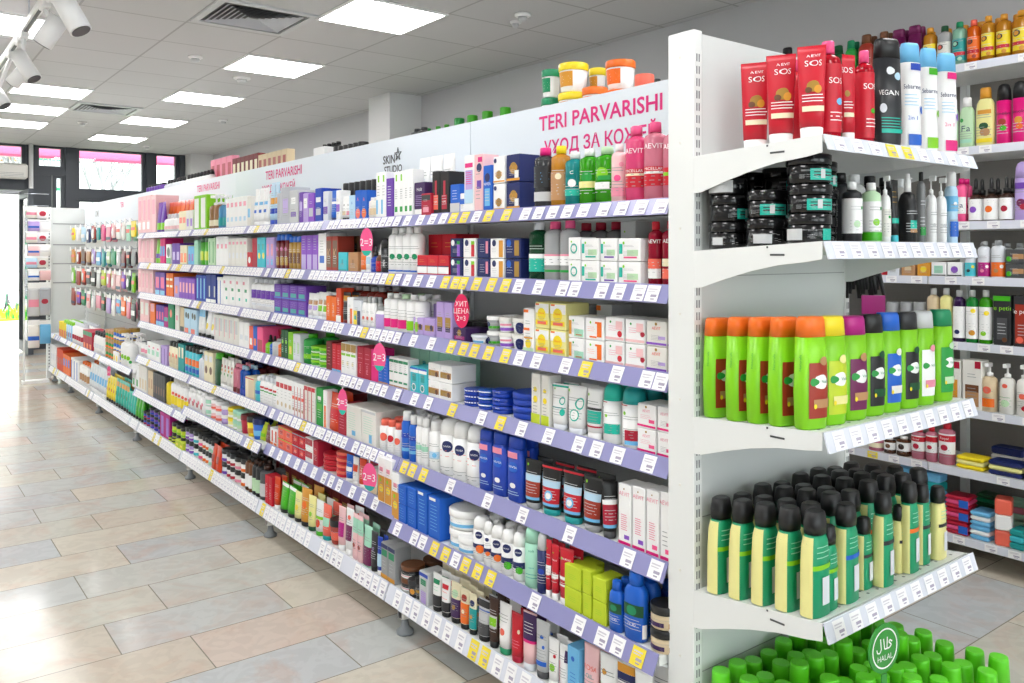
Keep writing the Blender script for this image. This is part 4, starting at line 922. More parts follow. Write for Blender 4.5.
gond(3, [
 (138, 153, 4, 268, 'box', 'palepink', '', 'r:-.5,.2,.5,.8,rose'), (155, 165, 2, 272, 'box', 'purple', '', 'r:-.7,.3,.7,.8,hotpink r:-.9,.0,.9,.2,skyblue'), (166, 173, 2, 273, 'box', 'orange', '', 'r:-.8,.4,.8,.5,cream r:-.8,.7,.8,.8,cream'), (174, 179, 1, 277, 'box', 'lilac', '', 'r:-.5,.2,.5,.6,coral'),
 (179, 195, 5, 278, 'box', 'violet', '', 'r:-.6,.3,.6,.8,rose'), (196, 206, 3, 275, 'box', 'royalblue', '', 'r:-.3,.1,.3,.9,skyblue'), (206, 216, 1, 274, 'box', 'deepblue', '', 'r:.2,.2,.7,.6,silver r:-1,.0,1,.12,white'), (217, 223, 2, 277, 'box', 'white', '', 'r:-.9,.0,-.5,.9,blue'),
 (223, 249, 4, 276, 'box', 'white', '', 'r:-.3,.5,.4,.6,emerald r:.0,.2,.5,.3,turquoise r:-.8,.75,-.2,.85,rose'),
 (250, 274, 5, 279, 'rnd', 'white', 'pearl', 'r:-.7,.45,.7,.8,purple r:-.3,.15,.3,.25,pearl'),
 (274, 306, 4, 285, 'box', 'purple', '', 'r:-1,.0,1,.1,blue r:-.7,.15,.7,.45,teal l:-.6,.6,.6,.9,3,lilac', dict(st=2)),
 (306, 316, 2, 293, 'tub', 'white', 'pearl', 'r:-.6,.5,.6,.7,tan r:-.6,.25,.6,.45,lilac'), (316, 326, 2, 292, 'tub', 'white', 'pearl', 'r:-.6,.5,.6,.7,tan r:-.6,.2,.6,.45,lime'),
 (326, 336, 2, 296, 'box', 'orange', '', 'v:0,.5,.12,cream,SUN'), (336, 341, 1, 288, 'box', 'deeporange', '', 'r:-1,.0,1,.2,white v:0,.6,.1,cream,SPF'), (341, 347, 1, 292, 'tub', 'charcoal', 'darkred', 'r:-.6,.7,.6,.9,amber'), (347, 353, 1, 297, 'box', 'white', '', 'r:.0,.0,.8,.6,orange'),
 (353, 361, 1, 300, 'box', 'pearl', '', 'r:-.9,.0,.0,.6,yellow r:.1,.0,.9,.6,navy o:-.4,.3,.3,turquoise'), (361, 374, 3, 297, 'bot', 'white', 'lightgrey', 'o:0,.4,.4,coral'), (374, 382, 1, 306, 'bot', 'white', 'grey', 'r:-.9,.0,.9,.9,lilac'),
 (336, 380, 6, 286, 'rnd', 'brick', 'lightgrey', '', dict(**{'in': .09})),
 (382, 395, 2, 293, 'rnd', 'white', 'white', 'r:-.8,.08,.8,.38,hotpink l:-.4,.5,.4,.7,3,grey'), (395, 404, 1, 294, 'rnd', 'white', 'palegreen', 'r:-.8,.08,.8,.38,hotpink l:-.4,.5,.4,.7,3,grey'), (404, 421, 2, 295, 'rnd', 'white', 'white', 'r:-.8,.06,.8,.38,lime l:-.4,.5,.4,.7,3,grey'),
 (413, 435, 2, 318, 'box', 'lilac', '', 'r:-.8,.3,.8,.65,gold o:.4,.5,.3,darkpurple'), (423, 436, 1, 303, 'box', 'lilac', '', 'r:-.8,.3,.8,.55,gold', dict(**{'in': .062, 'd': .05})),
 (436, 452, 2, 302, 'box', 'lilac', '', 'r:-.7,.3,.7,.6,gold r:-.6,.18,.6,.32,darkpurple', dict(d=.05)), (453, 466, 1, 328, 'box', 'darkpurple', '', 'r:-.8,.1,.8,.4,magenta o:0,.7,.3,gold'), (465, 482, 1, 335, 'pot', 'white', 'pearl', 'o:.5,.5,.3,navy r:-1,.1,.2,.5,skyblue'),
 (483, 494, 1, 316, 'pot', 'grey', 'white', 'r:-.5,.2,.7,.45,brightgreen o:-.4,.6,.3,navy', dict(st=2)), (495, 506, 1, 317, 'pot', 'white', 'offwhite', 'r:-1,.1,1,.4,violet r:-.4,.6,.6,.8,rose', dict(st=2)), (507, 522, 1, 318, 'pot', 'white', 'offwhite', 'o:.0,.5,.5,navy r:.2,.1,1,.4,rose', dict(st=2)),
 (456, 480, 2, 322, 'jar', 'darkpurple', 'black', '', dict(**{'in': .09})),
 (523, 534, 1, 308, 'box', 'white', '', 'r:-.9,.93,.0,1,orange r:-.8,.3,.8,.34,amber o:0,.18,.55,yellow r:-1,.0,1,.08,palegreen r:-.8,.5,.3,.56,orange'),
 (535, 549, 1, 302, 'box', 'paleyellow', '', 'r:-1,.6,1,1,white r:-.9,.93,-.4,1,orange r:-.9,.1,.9,.3,yellow o:0,.55,.6,yellow r:-.6,.12,.7,.25,coral t:0,.6,.1,orange,Vitamin', dict(st=2)), (550, 566, 1, 303, 'box', 'paleyellow', '', 'r:-1,.6,1,1,white r:-.9,.93,-.4,1,orange r:-.9,.1,.9,.3,yellow o:0,.55,.6,yellow r:-.6,.12,.7,.25,coral t:0,.6,.1,orange,Vitamin', dict(st=2)),
 (568, 584, 1, 316, 'box', 'white', '', 'r:-.2,.0,1,.4,mint r:-.9,.1,-.55,.85,amber r:.0,.06,.8,.14,tan o:-.3,.85,.1,green', dict(st=2)), (585, 604, 1, 318, 'box', 'white', '', 'r:.3,.1,.8,.9,orange r:.1,.8,.6,.9,orange o:-.4,.85,.1,lime r:-.5,.05,.3,.13,orange l:-.7,.4,.1,.6,3,orange', dict(st=2)),
 (605, 624, 1, 317, 'box', 'white', '', 'r:-1,.0,1,.12,palepink o:.6,.3,.25,red o:-.4,.85,.1,green l:-.6,.45,.3,.65,3,hotpink r:.2,.5,.9,.9,palepink', dict(st=2)), (625, 645, 1, 319, 'box', 'white', '', 'r:-1,.0,1,.12,palepink o:.8,.4,.22,crimson o:-.4,.85,.1,green l:-.6,.45,.3,.65,3,hotpink r:.2,.5,.9,.9,palepink', dict(st=2)),
 (646, 667, 1, 321, 'box', 'offwhite', '', 'r:-1,.0,1,.1,violet t:0,.75,.15,coral,AEVIT r:.2,.25,.9,.4,lilac o:0,.95,.12,gold', dict(st=2)), (667.5, 690, 1, 323, 'box', 'offwhite', '', 'r:-1,.0,1,.1,violet t:0,.75,.15,coral,AEVIT', dict(st=2)),
 (560, 585, 1, 305, 'box', 'lightgrey', '', 'r:-1,.85,1,.95,brown', dict(**{'in': .1})), (596, 612, 1, 304, 'box', 'lightgrey', '', 'r:-.7,.1,.7,.6,paleyellow r:-1,.9,-.4,1,orange', dict(**{'in': .1})),
])
gond(4, [
 (140, 149, 2, 296, 'box', 'palepink', '', 'r:-.6,.3,.6,.8,offwhite'), (150, 155, 1, 303, 'box', 'orange', '', 'r:-.7,.6,.7,1,rose'), (156, 164, 3, 305, 'box', 'purple', '', 'r:-.6,.3,.6,.7,hotpink r:-1,.0,1,.2,skyblue'), (164, 168, 1, 307, 'box', 'magenta', '', 'r:-.9,.3,.9,.5,teal'), (168, 174, 1, 303, 'box', 'emerald', '', 'o:0,.6,.4,coral'), (175, 179, 1, 305, 'box', 'offwhite', '', 'r:-.5,.4,.5,.6,rose'),
 (180, 184, 1, 307, 'box', 'beige', '', 'r:-1,.0,1,.2,black'), (184, 197, 2, 309, 'box', 'paleblue', '', 'o:-.3,.75,.3,black o:.4,.72,.3,black r:-.8,.0,.4,.2,coral'), (197, 203, 1, 309, 'tub', 'white', 'black', 'r:-.8,.7,.8,1,skyblue'), (203, 214, 2, 311, 'tub', 'white', 'black', 'o:.0,.35,.4,yellow'),
 (214, 239, 5, 316, 'box', 'offwhite', '', 'r:-.5,.4,.5,.9,lightgrey r:-.7,.2,-.5,.9,rose'), (239, 249, 2, 322, 'box', 'white', '', 'l:-.5,.2,.5,.7,4,rose r:-.6,.3,.6,.5,pearl'),
 (249, 253, 1, 326, 'box', 'coral', '', 'r:-.6,.2,.6,.5,white'), (253, 257, 1, 326, 'box', 'blue', '', 'r:-.6,.2,.6,.5,orange'), (257, 263, 1, 327, 'box', 'pink', '', 'r:-.8,.0,.8,.5,crimson'),
 (264, 268, 1, 335, 'dro', 'lime', 'black', ''), (268, 272, 1, 336, 'dro', 'blue', 'black', ''), (276, 281, 1, 334, 'dro', 'orange', 'black', ''), (270, 277, 1, 339, 'rnd', 'lightgrey', 'lightgrey', '', dict(**{'in': -.01})),
 (258, 281, 4, 327, 'box', 'crimson', '', 'r:-.6,.2,.6,.7,pink', dict(**{'in': .08})),
 (281, 288, 2, 330, 'box', 'darkgreen', '', 'o:0,.6,.5,lime o:0,.3,.5,emerald'), (288, 293, 1, 332, 'box', 'lime', '', 'r:-.5,.2,.5,.5,yellow'), (293, 300, 2, 334, 'box', 'pearl', '', 'r:-.5,.3,.5,.7,palegreen'), (301, 309, 1, 334, 'rnd', 'green', 'brightgreen', 'r:-.7,.2,.7,.4,lime'),
 (309, 326, 1, 347, 'jar', 'brightgreen', 'lime', 'r:-.8,.1,.8,.35,white', dict(st=3, d=.07, **{'in': -.004})), (326, 332, 1, 341, 'box', 'darkred', '', 'l:-.5,.2,.5,.8,6,rose'), (332, 341, 2, 344, 'box', 'red', '', 'r:-1,.0,1,.08,skyblue l:-.5,.3,.5,.8,6,rose'),
 (341, 356, 3, 343, 'box', 'white', '', 'r:-1,.75,1,1,gold r:-.9,.6,.9,.68,lime o:-.3,.35,.4,cream'), (357, 371, 2, 347, 'box', 'crimson', '', 'l:-.6,.5,.6,.8,3,rose v:0,.3,.12,rose,PRO'), (371, 378, 1, 349, 'box', 'hotpink', '', 'l:-.6,.5,.6,.8,3,rose'), (378, 388, 2, 357, 'box', 'blue', '', 'r:-1,.0,1,.06,tan l:-.5,.2,.5,.8,6,lilac'),
 (389, 408, 4, 358, 'box', 'white', '', 'r:-1,.86,1,.96,emerald r:-.8,.5,.8,.55,emerald r:-.8,.15,.8,.22,emerald r:-1,.0,1,.05,tan l:-.5,.6,.5,.8,4,grey'),
 (410, 427, 2, 367, 'box', 'aqua', '', 'r:-1,.8,1,1,white r:-1,.93,1,1,blue r:-.4,.45,.5,.75,teal o:0,.2,.5,white o:0,.2,.35,teal'), (410, 460, 5, 351, 'box', 'mint', '', 'r:-.3,.3,.4,.7,teal', dict(**{'in': .09})),
 (428, 452, 2, 364, 'box', 'white', '', 'r:-.9,.2,.9,.6,tan r:-.9,.2,.2,.55,gold o:.5,.35,.25,brown', dict(st=2, d=.1, rows=1)),
 (459, 473, 1, 389, 'tin', 'royalblue', 'royalblue', 'r:-.7,.3,.5,.7,white', dict(st=3)), (474, 486, 1, 390, 'tin', 'royalblue', 'blue', 'r:-.7,.3,.5,.7,white', dict(st=3)), (487, 502, 1, 390, 'tin', 'royalblue', 'royalblue', 't:-.1,.5,.5,white,NIVEA', dict(st=3)), (503, 531, 1, 393, 'tin', 'royalblue', 'royalblue', 't:-.3,.5,.5,white,NIVEA', dict(st=2)),
 (531, 540, 1, 373, 'box', 'offwhite', '', 'r:-1,.0,1,.2,yellowgreen o:0,.5,.5,yellow o:0,.7,.4,yellow'), (541, 549, 1, 375, 'box', 'offwhite', '', 'r:-1,.0,1,.2,yellowgreen o:0,.5,.5,yellow o:0,.7,.4,yellow'),
 (549, 563, 1, 384, 'tub', 'white', 'pearl', 'o:.3,.6,.4,turquoise o:.3,.6,.28,white r:-.7,.4,.7,.42,teal r:-.9,.95,.9,1,turquoise o:-.3,.9,.1,lime o:.4,.3,.35,turquoise'),
 (564, 581, 1, 386, 'tub', 'white', 'pearl', 'o:.3,.6,.5,turquoise o:.3,.6,.36,white o:0,.3,.5,turquoise o:0,.3,.38,white o:-.5,.9,.12,lime'), (583, 598, 1, 389, 'tub', 'white', 'white', 'r:-.7,.2,.8,.5,turquoise r:-1,.1,1,.14,crimson o:-.4,.88,.14,lime r:-.6,.52,.8,.58,charcoal'),
 (599, 615, 1, 384, 'deo', 'white', 'turquoise', 'r:-.5,.2,.5,.45,turquoise o:-.3,.65,.15,lime r:-1,.98,-.2,1,crimson'), (617, 636, 1, 387, 'deo', 'white', 'teal', 'r:-.4,.15,.5,.4,crimson r:-.4,.05,.5,.15,skyblue o:-.4,.8,.15,lime r:-1,.98,-.2,1,red'),
 (637, 656, 1, 404, 'box', 'white', '', 'r:-1,.0,1,.1,hotpink t:0,.75,.14,rose,AEVIT r:.3,.22,.9,.38,pink o:0,.95,.1,gold l:-.6,.4,.6,.55,3,rose', dict(st=2)), (657, 672, 1, 407, 'box', 'white', '', 'r:-1,.0,1,.1,hotpink t:0,.75,.14,rose,AEVIT r:.3,.22,.9,.38,pink', dict(st=2)),
 (632, 668, 2, 388, 'deo', 'white', 'teal', '', dict(**{'in': .11})),
])
gond(5, [
 (140, 147, 1, 341, 'pmp', 'white', 'grey', 'r:-.4,.4,.4,.8,rose'), (147, 160, 3, 343, 'box', 'white', '', 'r:-.7,.3,.5,.6,mint r:-.3,.7,.5,.8,rose'), (161, 167, 2, 346, 'box', 'lilac', '', 'r:-.9,.0,-.4,.9,purple'),
 (168, 178, 3, 342, 'flp', 'cream', 'black', 'r:-.6,.2,.6,.6,beige o:0,.6,.4,coral'), (178, 184, 2, 344, 'box', 'teal', '', 'r:-.6,.5,.6,.9,cream'), (184, 198, 4, 347, 'flp', 'aqua', 'black', 'r:-.6,.4,.6,.7,orange r:-.6,.1,.6,.3,blue'), (198, 204, 1, 350, 'pmp', 'pearl', 'lightgrey', ''), (204, 213, 2, 352, 'box', 'cream', '', 'o:0,.4,.6,brown r:-.6,.7,.6,.9,pearl'),
 (214, 219, 1, 353, 'flp', 'darkgreen', 'brightgreen', ''), (219, 232, 4, 359, 'tub', 'offwhite', 'white', 'o:0,.7,.35,crimson o:0,.4,.3,green o:.2,.55,.3,amber'),
 (232, 239, 2, 364, 'rnd', 'rose:c', 'rose', 'r:-1.6,.0,1.6,.2,darkred'), (239, 245, 2, 366, 'rnd', 'blue:c', 'paleblue', 'r:-1.6,.0,1.6,.25,royalblue'), (245, 254, 1, 377, 'box', 'cream', '', 'r:-1,.94,1,1,red r:-.2,.0,1,.9,beige'), (254, 259, 1, 376, 'bot', 'aqua', 'white', 'r:-.5,.4,.5,.6,blue'),
 (232, 256, 5, 362, 'rnd', 'darkred', 'navy', '', dict(**{'in': .09})),
 (259, 276, 4, 377, 'bot', 'white', 'pearl', 'r:-.6,.75,.6,.85,red r:-.6,.6,.6,.66,green l:-.5,.2,.5,.5,3,grey'),
 (276, 292, 4, 378, 'box', 'white', '', 'r:-.9,.7,.9,.85,red o:0,.2,.5,beige l:-.5,.4,.5,.6,3,grey'), (292, 304, 4, 383, 'box', 'white', '', 'r:-.8,.5,.8,.6,coral r:.7,.0,1,.9,red o:0,.2,.5,tan'), (304, 315, 3, 386, 'box', 'offwhite', '', 'r:-1,.88,1,1,red r:-1,.0,-.6,.9,red l:-.3,.3,.6,.6,4,grey'),
 (316, 323, 1, 388, 'box', 'green', '', 'r:-.7,.4,.7,.6,brightgreen r:-.5,.7,.5,.8,white'), (323, 327, 1, 390, 'box', 'white', '', 'r:-.5,.0,.5,.6,orange'), (327, 337, 1, 393, 'bag', 'deeporange', '', 'r:-.6,.3,.6,.6,red'), (338, 346, 1, 404, 'box', 'crimson', '', 'l:-.6,.2,.6,.8,7,rose'),
 (330, 350, 3, 392, 'box', 'darkred', '', '', dict(**{'in': .09})),
 (346, 361, 1, 406, 'box', 'offwhite', '', 'l:-.7,.3,.3,.8,8,mint r:-.2,.1,.3,.25,skyblue', dict(d=.13, rows=1)), (361, 376, 1, 410, 'box', 'offwhite', '', 'l:-.7,.3,.6,.8,8,mint r:.1,.05,.5,.3,skyblue r:-1,.93,1,1,lightgrey', dict(d=.13, rows=1)),
 (377, 384, 1, 419, 'can', 'white', 'coral', 'o:0,.6,.6,coral l:-.5,.1,.5,.4,4,lightgrey'), (385, 391, 1, 420, 'can', 'white', 'coral', 'o:0,.6,.6,red l:-.5,.1,.5,.4,4,lightgrey'), (392, 398, 1, 423, 'can', 'white', 'coral', 'o:0,.6,.6,coral l:-.5,.1,.5,.4,4,lightgrey'),
 (399, 406, 1, 411, 'can', 'blue', 'white', 'r:-.8,.6,.8,.75,royalblue r:-.5,.2,.5,.3,skyblue'), (407, 413, 1, 415, 'can', 'blue', 'white', 'r:-.8,.6,.8,.75,royalblue r:-.5,.2,.5,.3,skyblue'), (414, 425, 2, 417, 'can', 'white', 'white', 'r:-.5,.4,.5,.55,mint t:0,.6,.1,emerald,fre'), (426, 435, 1, 421, 'can', 'white', 'white', 'r:-.5,.3,.5,.5,paleblue o:.1,.4,.3,skyblue'),
 (436, 449, 1, 419, 'deo', 'white', 'white', 'o:0,.72,.5,navy t:0,.72,.06,white,NIVEA l:-.5,.45,.5,.6,2,coral l:-.5,.08,.5,.16,2,grey'), (449.5, 462, 1, 422, 'deo', 'white', 'white', 'o:0,.72,.5,navy t:0,.72,.06,white,NIVEA l:-.5,.45,.5,.6,2,coral l:-.5,.08,.5,.16,2,grey'), (463, 476, 1, 426, 'deo', 'white', 'white', 'o:0,.72,.5,navy t:0,.72,.06,white,NIVEA l:-.5,.45,.5,.6,2,coral l:-.5,.08,.5,.16,2,grey'),
 (477, 489, 1, 430, 'flp', 'royalblue', 'royalblue', 'o:0,.65,.45,blue t:0,.65,.06,white,NIVEA o:0,.28,.22,white l:-.4,.1,.4,.15,2,paleblue r:-.5,.83,.3,.95,rose'), (490, 504, 1, 433, 'flp', 'royalblue', 'royalblue', 'o:0,.65,.45,blue t:0,.65,.06,white,NIVEA o:0,.28,.22,white l:-.4,.1,.4,.15,2,paleblue r:-.5,.83,.3,.95,rose'), (505, 520, 1, 437, 'flp', 'royalblue', 'royalblue', 'o:0,.65,.45,blue t:0,.65,.06,white,NIVEA o:0,.28,.22,white l:-.4,.1,.4,.15,2,paleblue r:-.5,.83,.3,.95,rose'),
 (522, 536, 1, 460, 'tub', 'black', 'grey', 'r:-.8,.1,.8,.5,brick r:-.8,.5,.8,.68,paleblue r:-.8,.05,.8,.12,skyblue o:-.3,.9,.12,lime'), (538, 555, 1, 466, 'tub', 'black', 'teal', 'r:-.8,.1,.8,.5,red r:-.8,.5,.8,.68,paleblue r:-.8,.05,.8,.12,skyblue r:-1,.95,1,1,red o:0,.3,.4,skyblue o:0,.3,.25,white'),
 (559, 577, 1, 471, 'tub', 'black', 'teal', 'r:-.8,.1,.8,.5,red r:-.8,.5,.8,.68,paleblue r:-.8,.05,.8,.12,skyblue r:-1,.95,1,1,red o:0,.3,.4,skyblue o:0,.3,.25,white'), (579, 597, 1, 477, 'tub', 'black', 'grey', 'r:-.8,.1,.8,.5,brick r:-.8,.5,.8,.68,paleblue r:-.8,.05,.8,.12,skyblue o:-.3,.9,.12,lime'),
 (599, 611, 1, 482, 'tub', 'black', 'darkgrey', 'r:-.8,.1,.8,.55,crimson r:-.8,.05,.8,.12,skyblue r:-.8,.55,.8,.65,white', dict(rz=1.0, d=.035, rows=1)),
 (618, 631, 1, 484, 'box', 'white', '', 'r:-1,.0,1,.05,hotpink t:0,.86,.07,rose,AEVIT r:.0,.1,.8,.17,violet l:-.5,.25,.5,.5,8,rose o:0,.95,.1,gold'), (632, 645, 1, 487, 'box', 'white', '', 'r:-1,.0,1,.05,hotpink t:0,.86,.07,rose,AEVIT r:.0,.1,.8,.17,violet l:-.5,.25,.5,.5,8,rose o:0,.95,.1,gold'),
 (646, 659, 1, 490, 'box', 'white', '', 'r:-1,.0,1,.05,hotpink t:0,.86,.07,rose,AEVIT r:.0,.1,.8,.17,pink l:-.5,.25,.5,.5,8,rose o:0,.95,.1,gold'), (660, 671, 1, 492, 'box', 'white', '', 'r:-1,.0,1,.05,hotpink t:0,.86,.07,rose,AEVIT r:.0,.1,.8,.17,pink'),
])
gond(6, [
 # hook bays: loose bottles on the raised shelf
 (59, 66, 2, 322, 'box', 'yellow', '', 'r:-.8,.0,.8,.5,orange'), (63, 72, 2, 321, 'flp', 'skyblue', 'lime', ''), (66, 82, 5, 323, 'rnd', 'white', 'pearl', 'r:-.6,.2,.6,.5,crimson'), (83, 92, 2, 331, 'box', 'crimson', '', 'r:-1,.75,1,1,emerald r:-.6,.0,.6,.3,orange'), (93, 103, 3, 332, 'bot', 'white', 'charcoal', 'r:-.5,.3,.5,.6,pearl'),
 (104, 112, 1, 330, 'jar', 'green', 'tan', 'r:-1,.1,1,.5,orange', dict(st=3)), (112, 120, 1, 329, 'jar', 'blue', 'gold', 'r:-1,.1,1,.5,cream', dict(st=3)), (113, 118, 1, 352, 'box', 'white', '', 'o:0,.4,.6,yellow', dict(**{'in': -.008})), (120, 128, 2, 334, 'pmp', 'white', 'white', 'o:0,.4,.4,lime o:.3,.2,.3,green'),
 # bay 4
 (132, 139, 2, 365, 'box', 'white', '', 'r:-.5,.1,.5,.4,green'), (139, 147, 3, 366, 'box', 'offwhite', '', 'r:-.6,.1,.6,.5,beige'), (148, 153, 2, 371, 'box', 'beige', '', 'r:-.5,.3,.5,.7,tan'), (153, 165, 5, 374, 'box', 'darkgrey', '', 'r:-.5,.2,.5,.5,brown'), (165, 169, 1, 378, 'rnd', 'yellow', 'black', ''),
 (170, 186, 5, 381, 'rnd', 'white', 'offwhite', 'r:-.6,.1,.6,.5,yellow o:0,.6,.3,coral'),
 (187, 203, 4, 390, 'bot', 'white', 'white', 'o:0,.4,.4,crimson o:.3,.6,.3,rose'), (203, 208, 1, 396, 'jar', 'mint', 'white', 'r:-1,.1,1,.4,white', dict(st=2)), (209, 218, 2, 401, 'jar', 'palepink', 'white', 'r:-.6,.1,.6,.5,coral', dict(st=2)), (219, 224, 1, 406, 'jar', 'lilac', 'white', '', dict(st=2)),
 (225, 231, 1, 408, 'jar', 'paleyellow', 'yellow', 'r:-.6,.1,.6,.5,white', dict(st=2)), (231, 239, 1, 411, 'jar', 'palegreen', 'mint', 'r:-.6,.1,.6,.5,white', dict(st=2)), (238, 244, 1, 415, 'pot', 'crimson', 'darkred', ''), (244, 250, 1, 417, 'pot', 'yellow', 'charcoal', 'r:-.5,.2,.5,.6,amber'), (250, 256, 1, 419, 'pot', 'blue', 'navy', 'r:-.5,.2,.5,.6,skyblue'),
 (257, 264, 1, 421, 'bag', 'yellowgreen', '', 'r:-.6,.2,.6,.4,lime'), (264, 270, 1, 425, 'bag', 'darkred', '', ''),
 (270, 277, 2, 428, 'box', 'white', '', 'r:.0,.2,.8,.9,deeporange r:-.8,.0,.8,.15,orange'), (278, 292, 2, 428, 'box', 'coral', '', 'r:-1,.92,1,1,lime r:-.4,.3,.4,.7,red', dict(st=2)), (292, 305, 2, 434, 'box', 'red', '', 'r:-1,.92,1,1,aqua r:-.3,.3,.5,.6,coral', dict(st=2)),
 (305, 313, 1, 438, 'box', 'white', '', 'r:-.9,.4,.9,1,crimson', dict(st=2)), (313, 318, 1, 441, 'box', 'crimson', '', 'r:-.6,.4,.6,.7,red'), (318, 331, 1, 454, 'tin', 'red', 'red', 'r:-.6,.2,.6,.6,coral', dict(st=3, rows=1)), (332, 343, 1, 452, 'tin', 'red', 'coral', 'r:-.6,.2,.6,.6,red', dict(st=4, rows=1)),
 (318, 342, 2, 440, 'box', 'crimson', '', '', dict(**{'in': .085})),
 (344, 350, 1, 455, 'tub', 'blue', 'white', 'r:-.6,.3,.6,.5,white'), (351, 356, 1, 457, 'tub', 'white', 'white', 'r:-.6,.4,.6,.7,deeporange'), (357, 363, 1, 459, 'tub', 'deeporange', 'white', 'v:0,.5,.14,white,SUN'), (364, 369, 1, 463, 'tub', 'crimson', 'white', 'v:0,.5,.12,white,SUN'),
 (370, 377, 1, 468, 'box', 'offwhite', '', 'r:-1,.0,1,.3,beige l:-.5,.4,.5,.7,4,coral'), (378, 399, 3, 470, 'box', 'white', '', 'r:-1,.0,1,.6,amber o:0,.3,.6,yellow r:-.5,.7,.5,.8,rose o:-.2,.5,.3,lime'),
 # nearest bay
 (397, 406, 1, 485, 'box', 'blue', '', 'l:-.6,.2,.6,.8,5,skyblue', dict(st=2)), (407, 416, 1, 488, 'box', 'blue', '', 'l:-.6,.2,.6,.8,5,skyblue', dict(st=2)), (417, 427, 1, 491, 'box', 'blue', '', 'l:-.6,.2,.6,.8,8,skyblue r:-.8,.93,.3,1,white'), (428, 440, 1, 497, 'box', 'blue', '', 'l:-.6,.2,.6,.8,8,skyblue r:-.8,.93,.3,1,white'),
 (441, 464, 1, 510, 'jar', 'white', 'white', 'r:-.9,.2,.9,.5,skyblue', dict(st=2)), (452, 470, 1, 537, 'jar', 'white', 'white', 'r:-.7,.2,.7,.5,skyblue', dict(rows=1, **{'in': -.006})), (470, 481, 1, 517, 'deo', 'white', 'white', 'o:0,.85,.4,navy r:-.8,.4,.8,.55,navy o:.1,.38,.45,orange t:0,.85,.06,white,NIVEA'),
 (482, 488, 1, 522, 'deo', 'white', 'white', 'o:0,.85,.4,navy r:-.8,.4,.8,.55,navy o:.1,.38,.45,orange'), (488, 498, 1, 526, 'deo', 'white', 'white', 'o:0,.85,.5,navy r:-.8,.4,.8,.55,navy o:.1,.38,.45,orange t:0,.85,.06,white,NIVEA'), (498, 509, 1, 530, 'deo', 'white', 'white', 'o:0,.85,.5,navy r:-.8,.35,.8,.55,navy o:.1,.3,.45,brightgreen t:0,.85,.06,white,NIVEA'), (510, 520, 1, 533, 'deo', 'white', 'white', 'o:0,.85,.5,navy r:-.8,.35,.8,.55,navy o:.1,.3,.45,brightgreen t:0,.85,.06,white,NIVEA'),
 (521, 534, 1, 526, 'deo', 'mint', 'mint', 't:0,.85,.08,emerald,soft t:0,.45,.06,teal,care l:-.4,.2,.4,.28,2,teal'), (535, 543, 1, 533, 'deo', 'navy', 'lightgrey', 'o:0,.5,.5,royalblue'), (544, 549, 1, 540, 'tub', 'red', 'white', 'r:-.8,.3,.8,.5,white o:-.2,.85,.15,lime'), (549.5, 556, 1, 545, 'tub', 'red', 'white', 'r:-.8,.3,.8,.4,white o:-.2,.85,.15,lime t:0,.7,.05,white,Hand'), (556.5, 569, 1, 549, 'tub', 'red', 'white', 'r:-.9,.36,.9,.42,white r:-.9,.22,.9,.26,white o:-.3,.8,.15,lime t:.1,.8,.05,white,GARNIER'),
 (564, 581, 1, 566, 'box', 'yellowgreen', '', 'l:-.5,.4,.5,.6,3,lime', dict(st=2)), (582, 591, 1, 570, 'box', 'yellowgreen', '', 'l:-.5,.4,.5,.6,3,lime', dict(st=2)), (592, 606, 1, 578, 'box', 'yellowgreen', '', 'l:-.5,.4,.5,.6,3,lime', dict(st=2)),
 (607, 620, 1, 581, 'bot', 'blue', 'blue', 'r:-.7,.5,.7,.8,darkgreen o:0,.65,.35,emerald t:0,.32,.1,white,100'), (621, 641, 1, 573, 'bot', 'blue', 'blue', 'r:-.7,.5,.7,.75,darkgreen o:0,.62,.35,emerald t:0,.32,.1,white,100 r:.6,.05,.95,.35,white'),
 (643, 667, 1, 606, 'jar', 'beige', 'black', 'r:-.8,.15,.1,.5,darkpurple r:.3,.1,.8,.5,tan', dict(st=2, rows=1)), (640, 672, 2, 578, 'bot', 'royalblue', 'blue', '', dict(rows=1, **{'in': .1})),
])
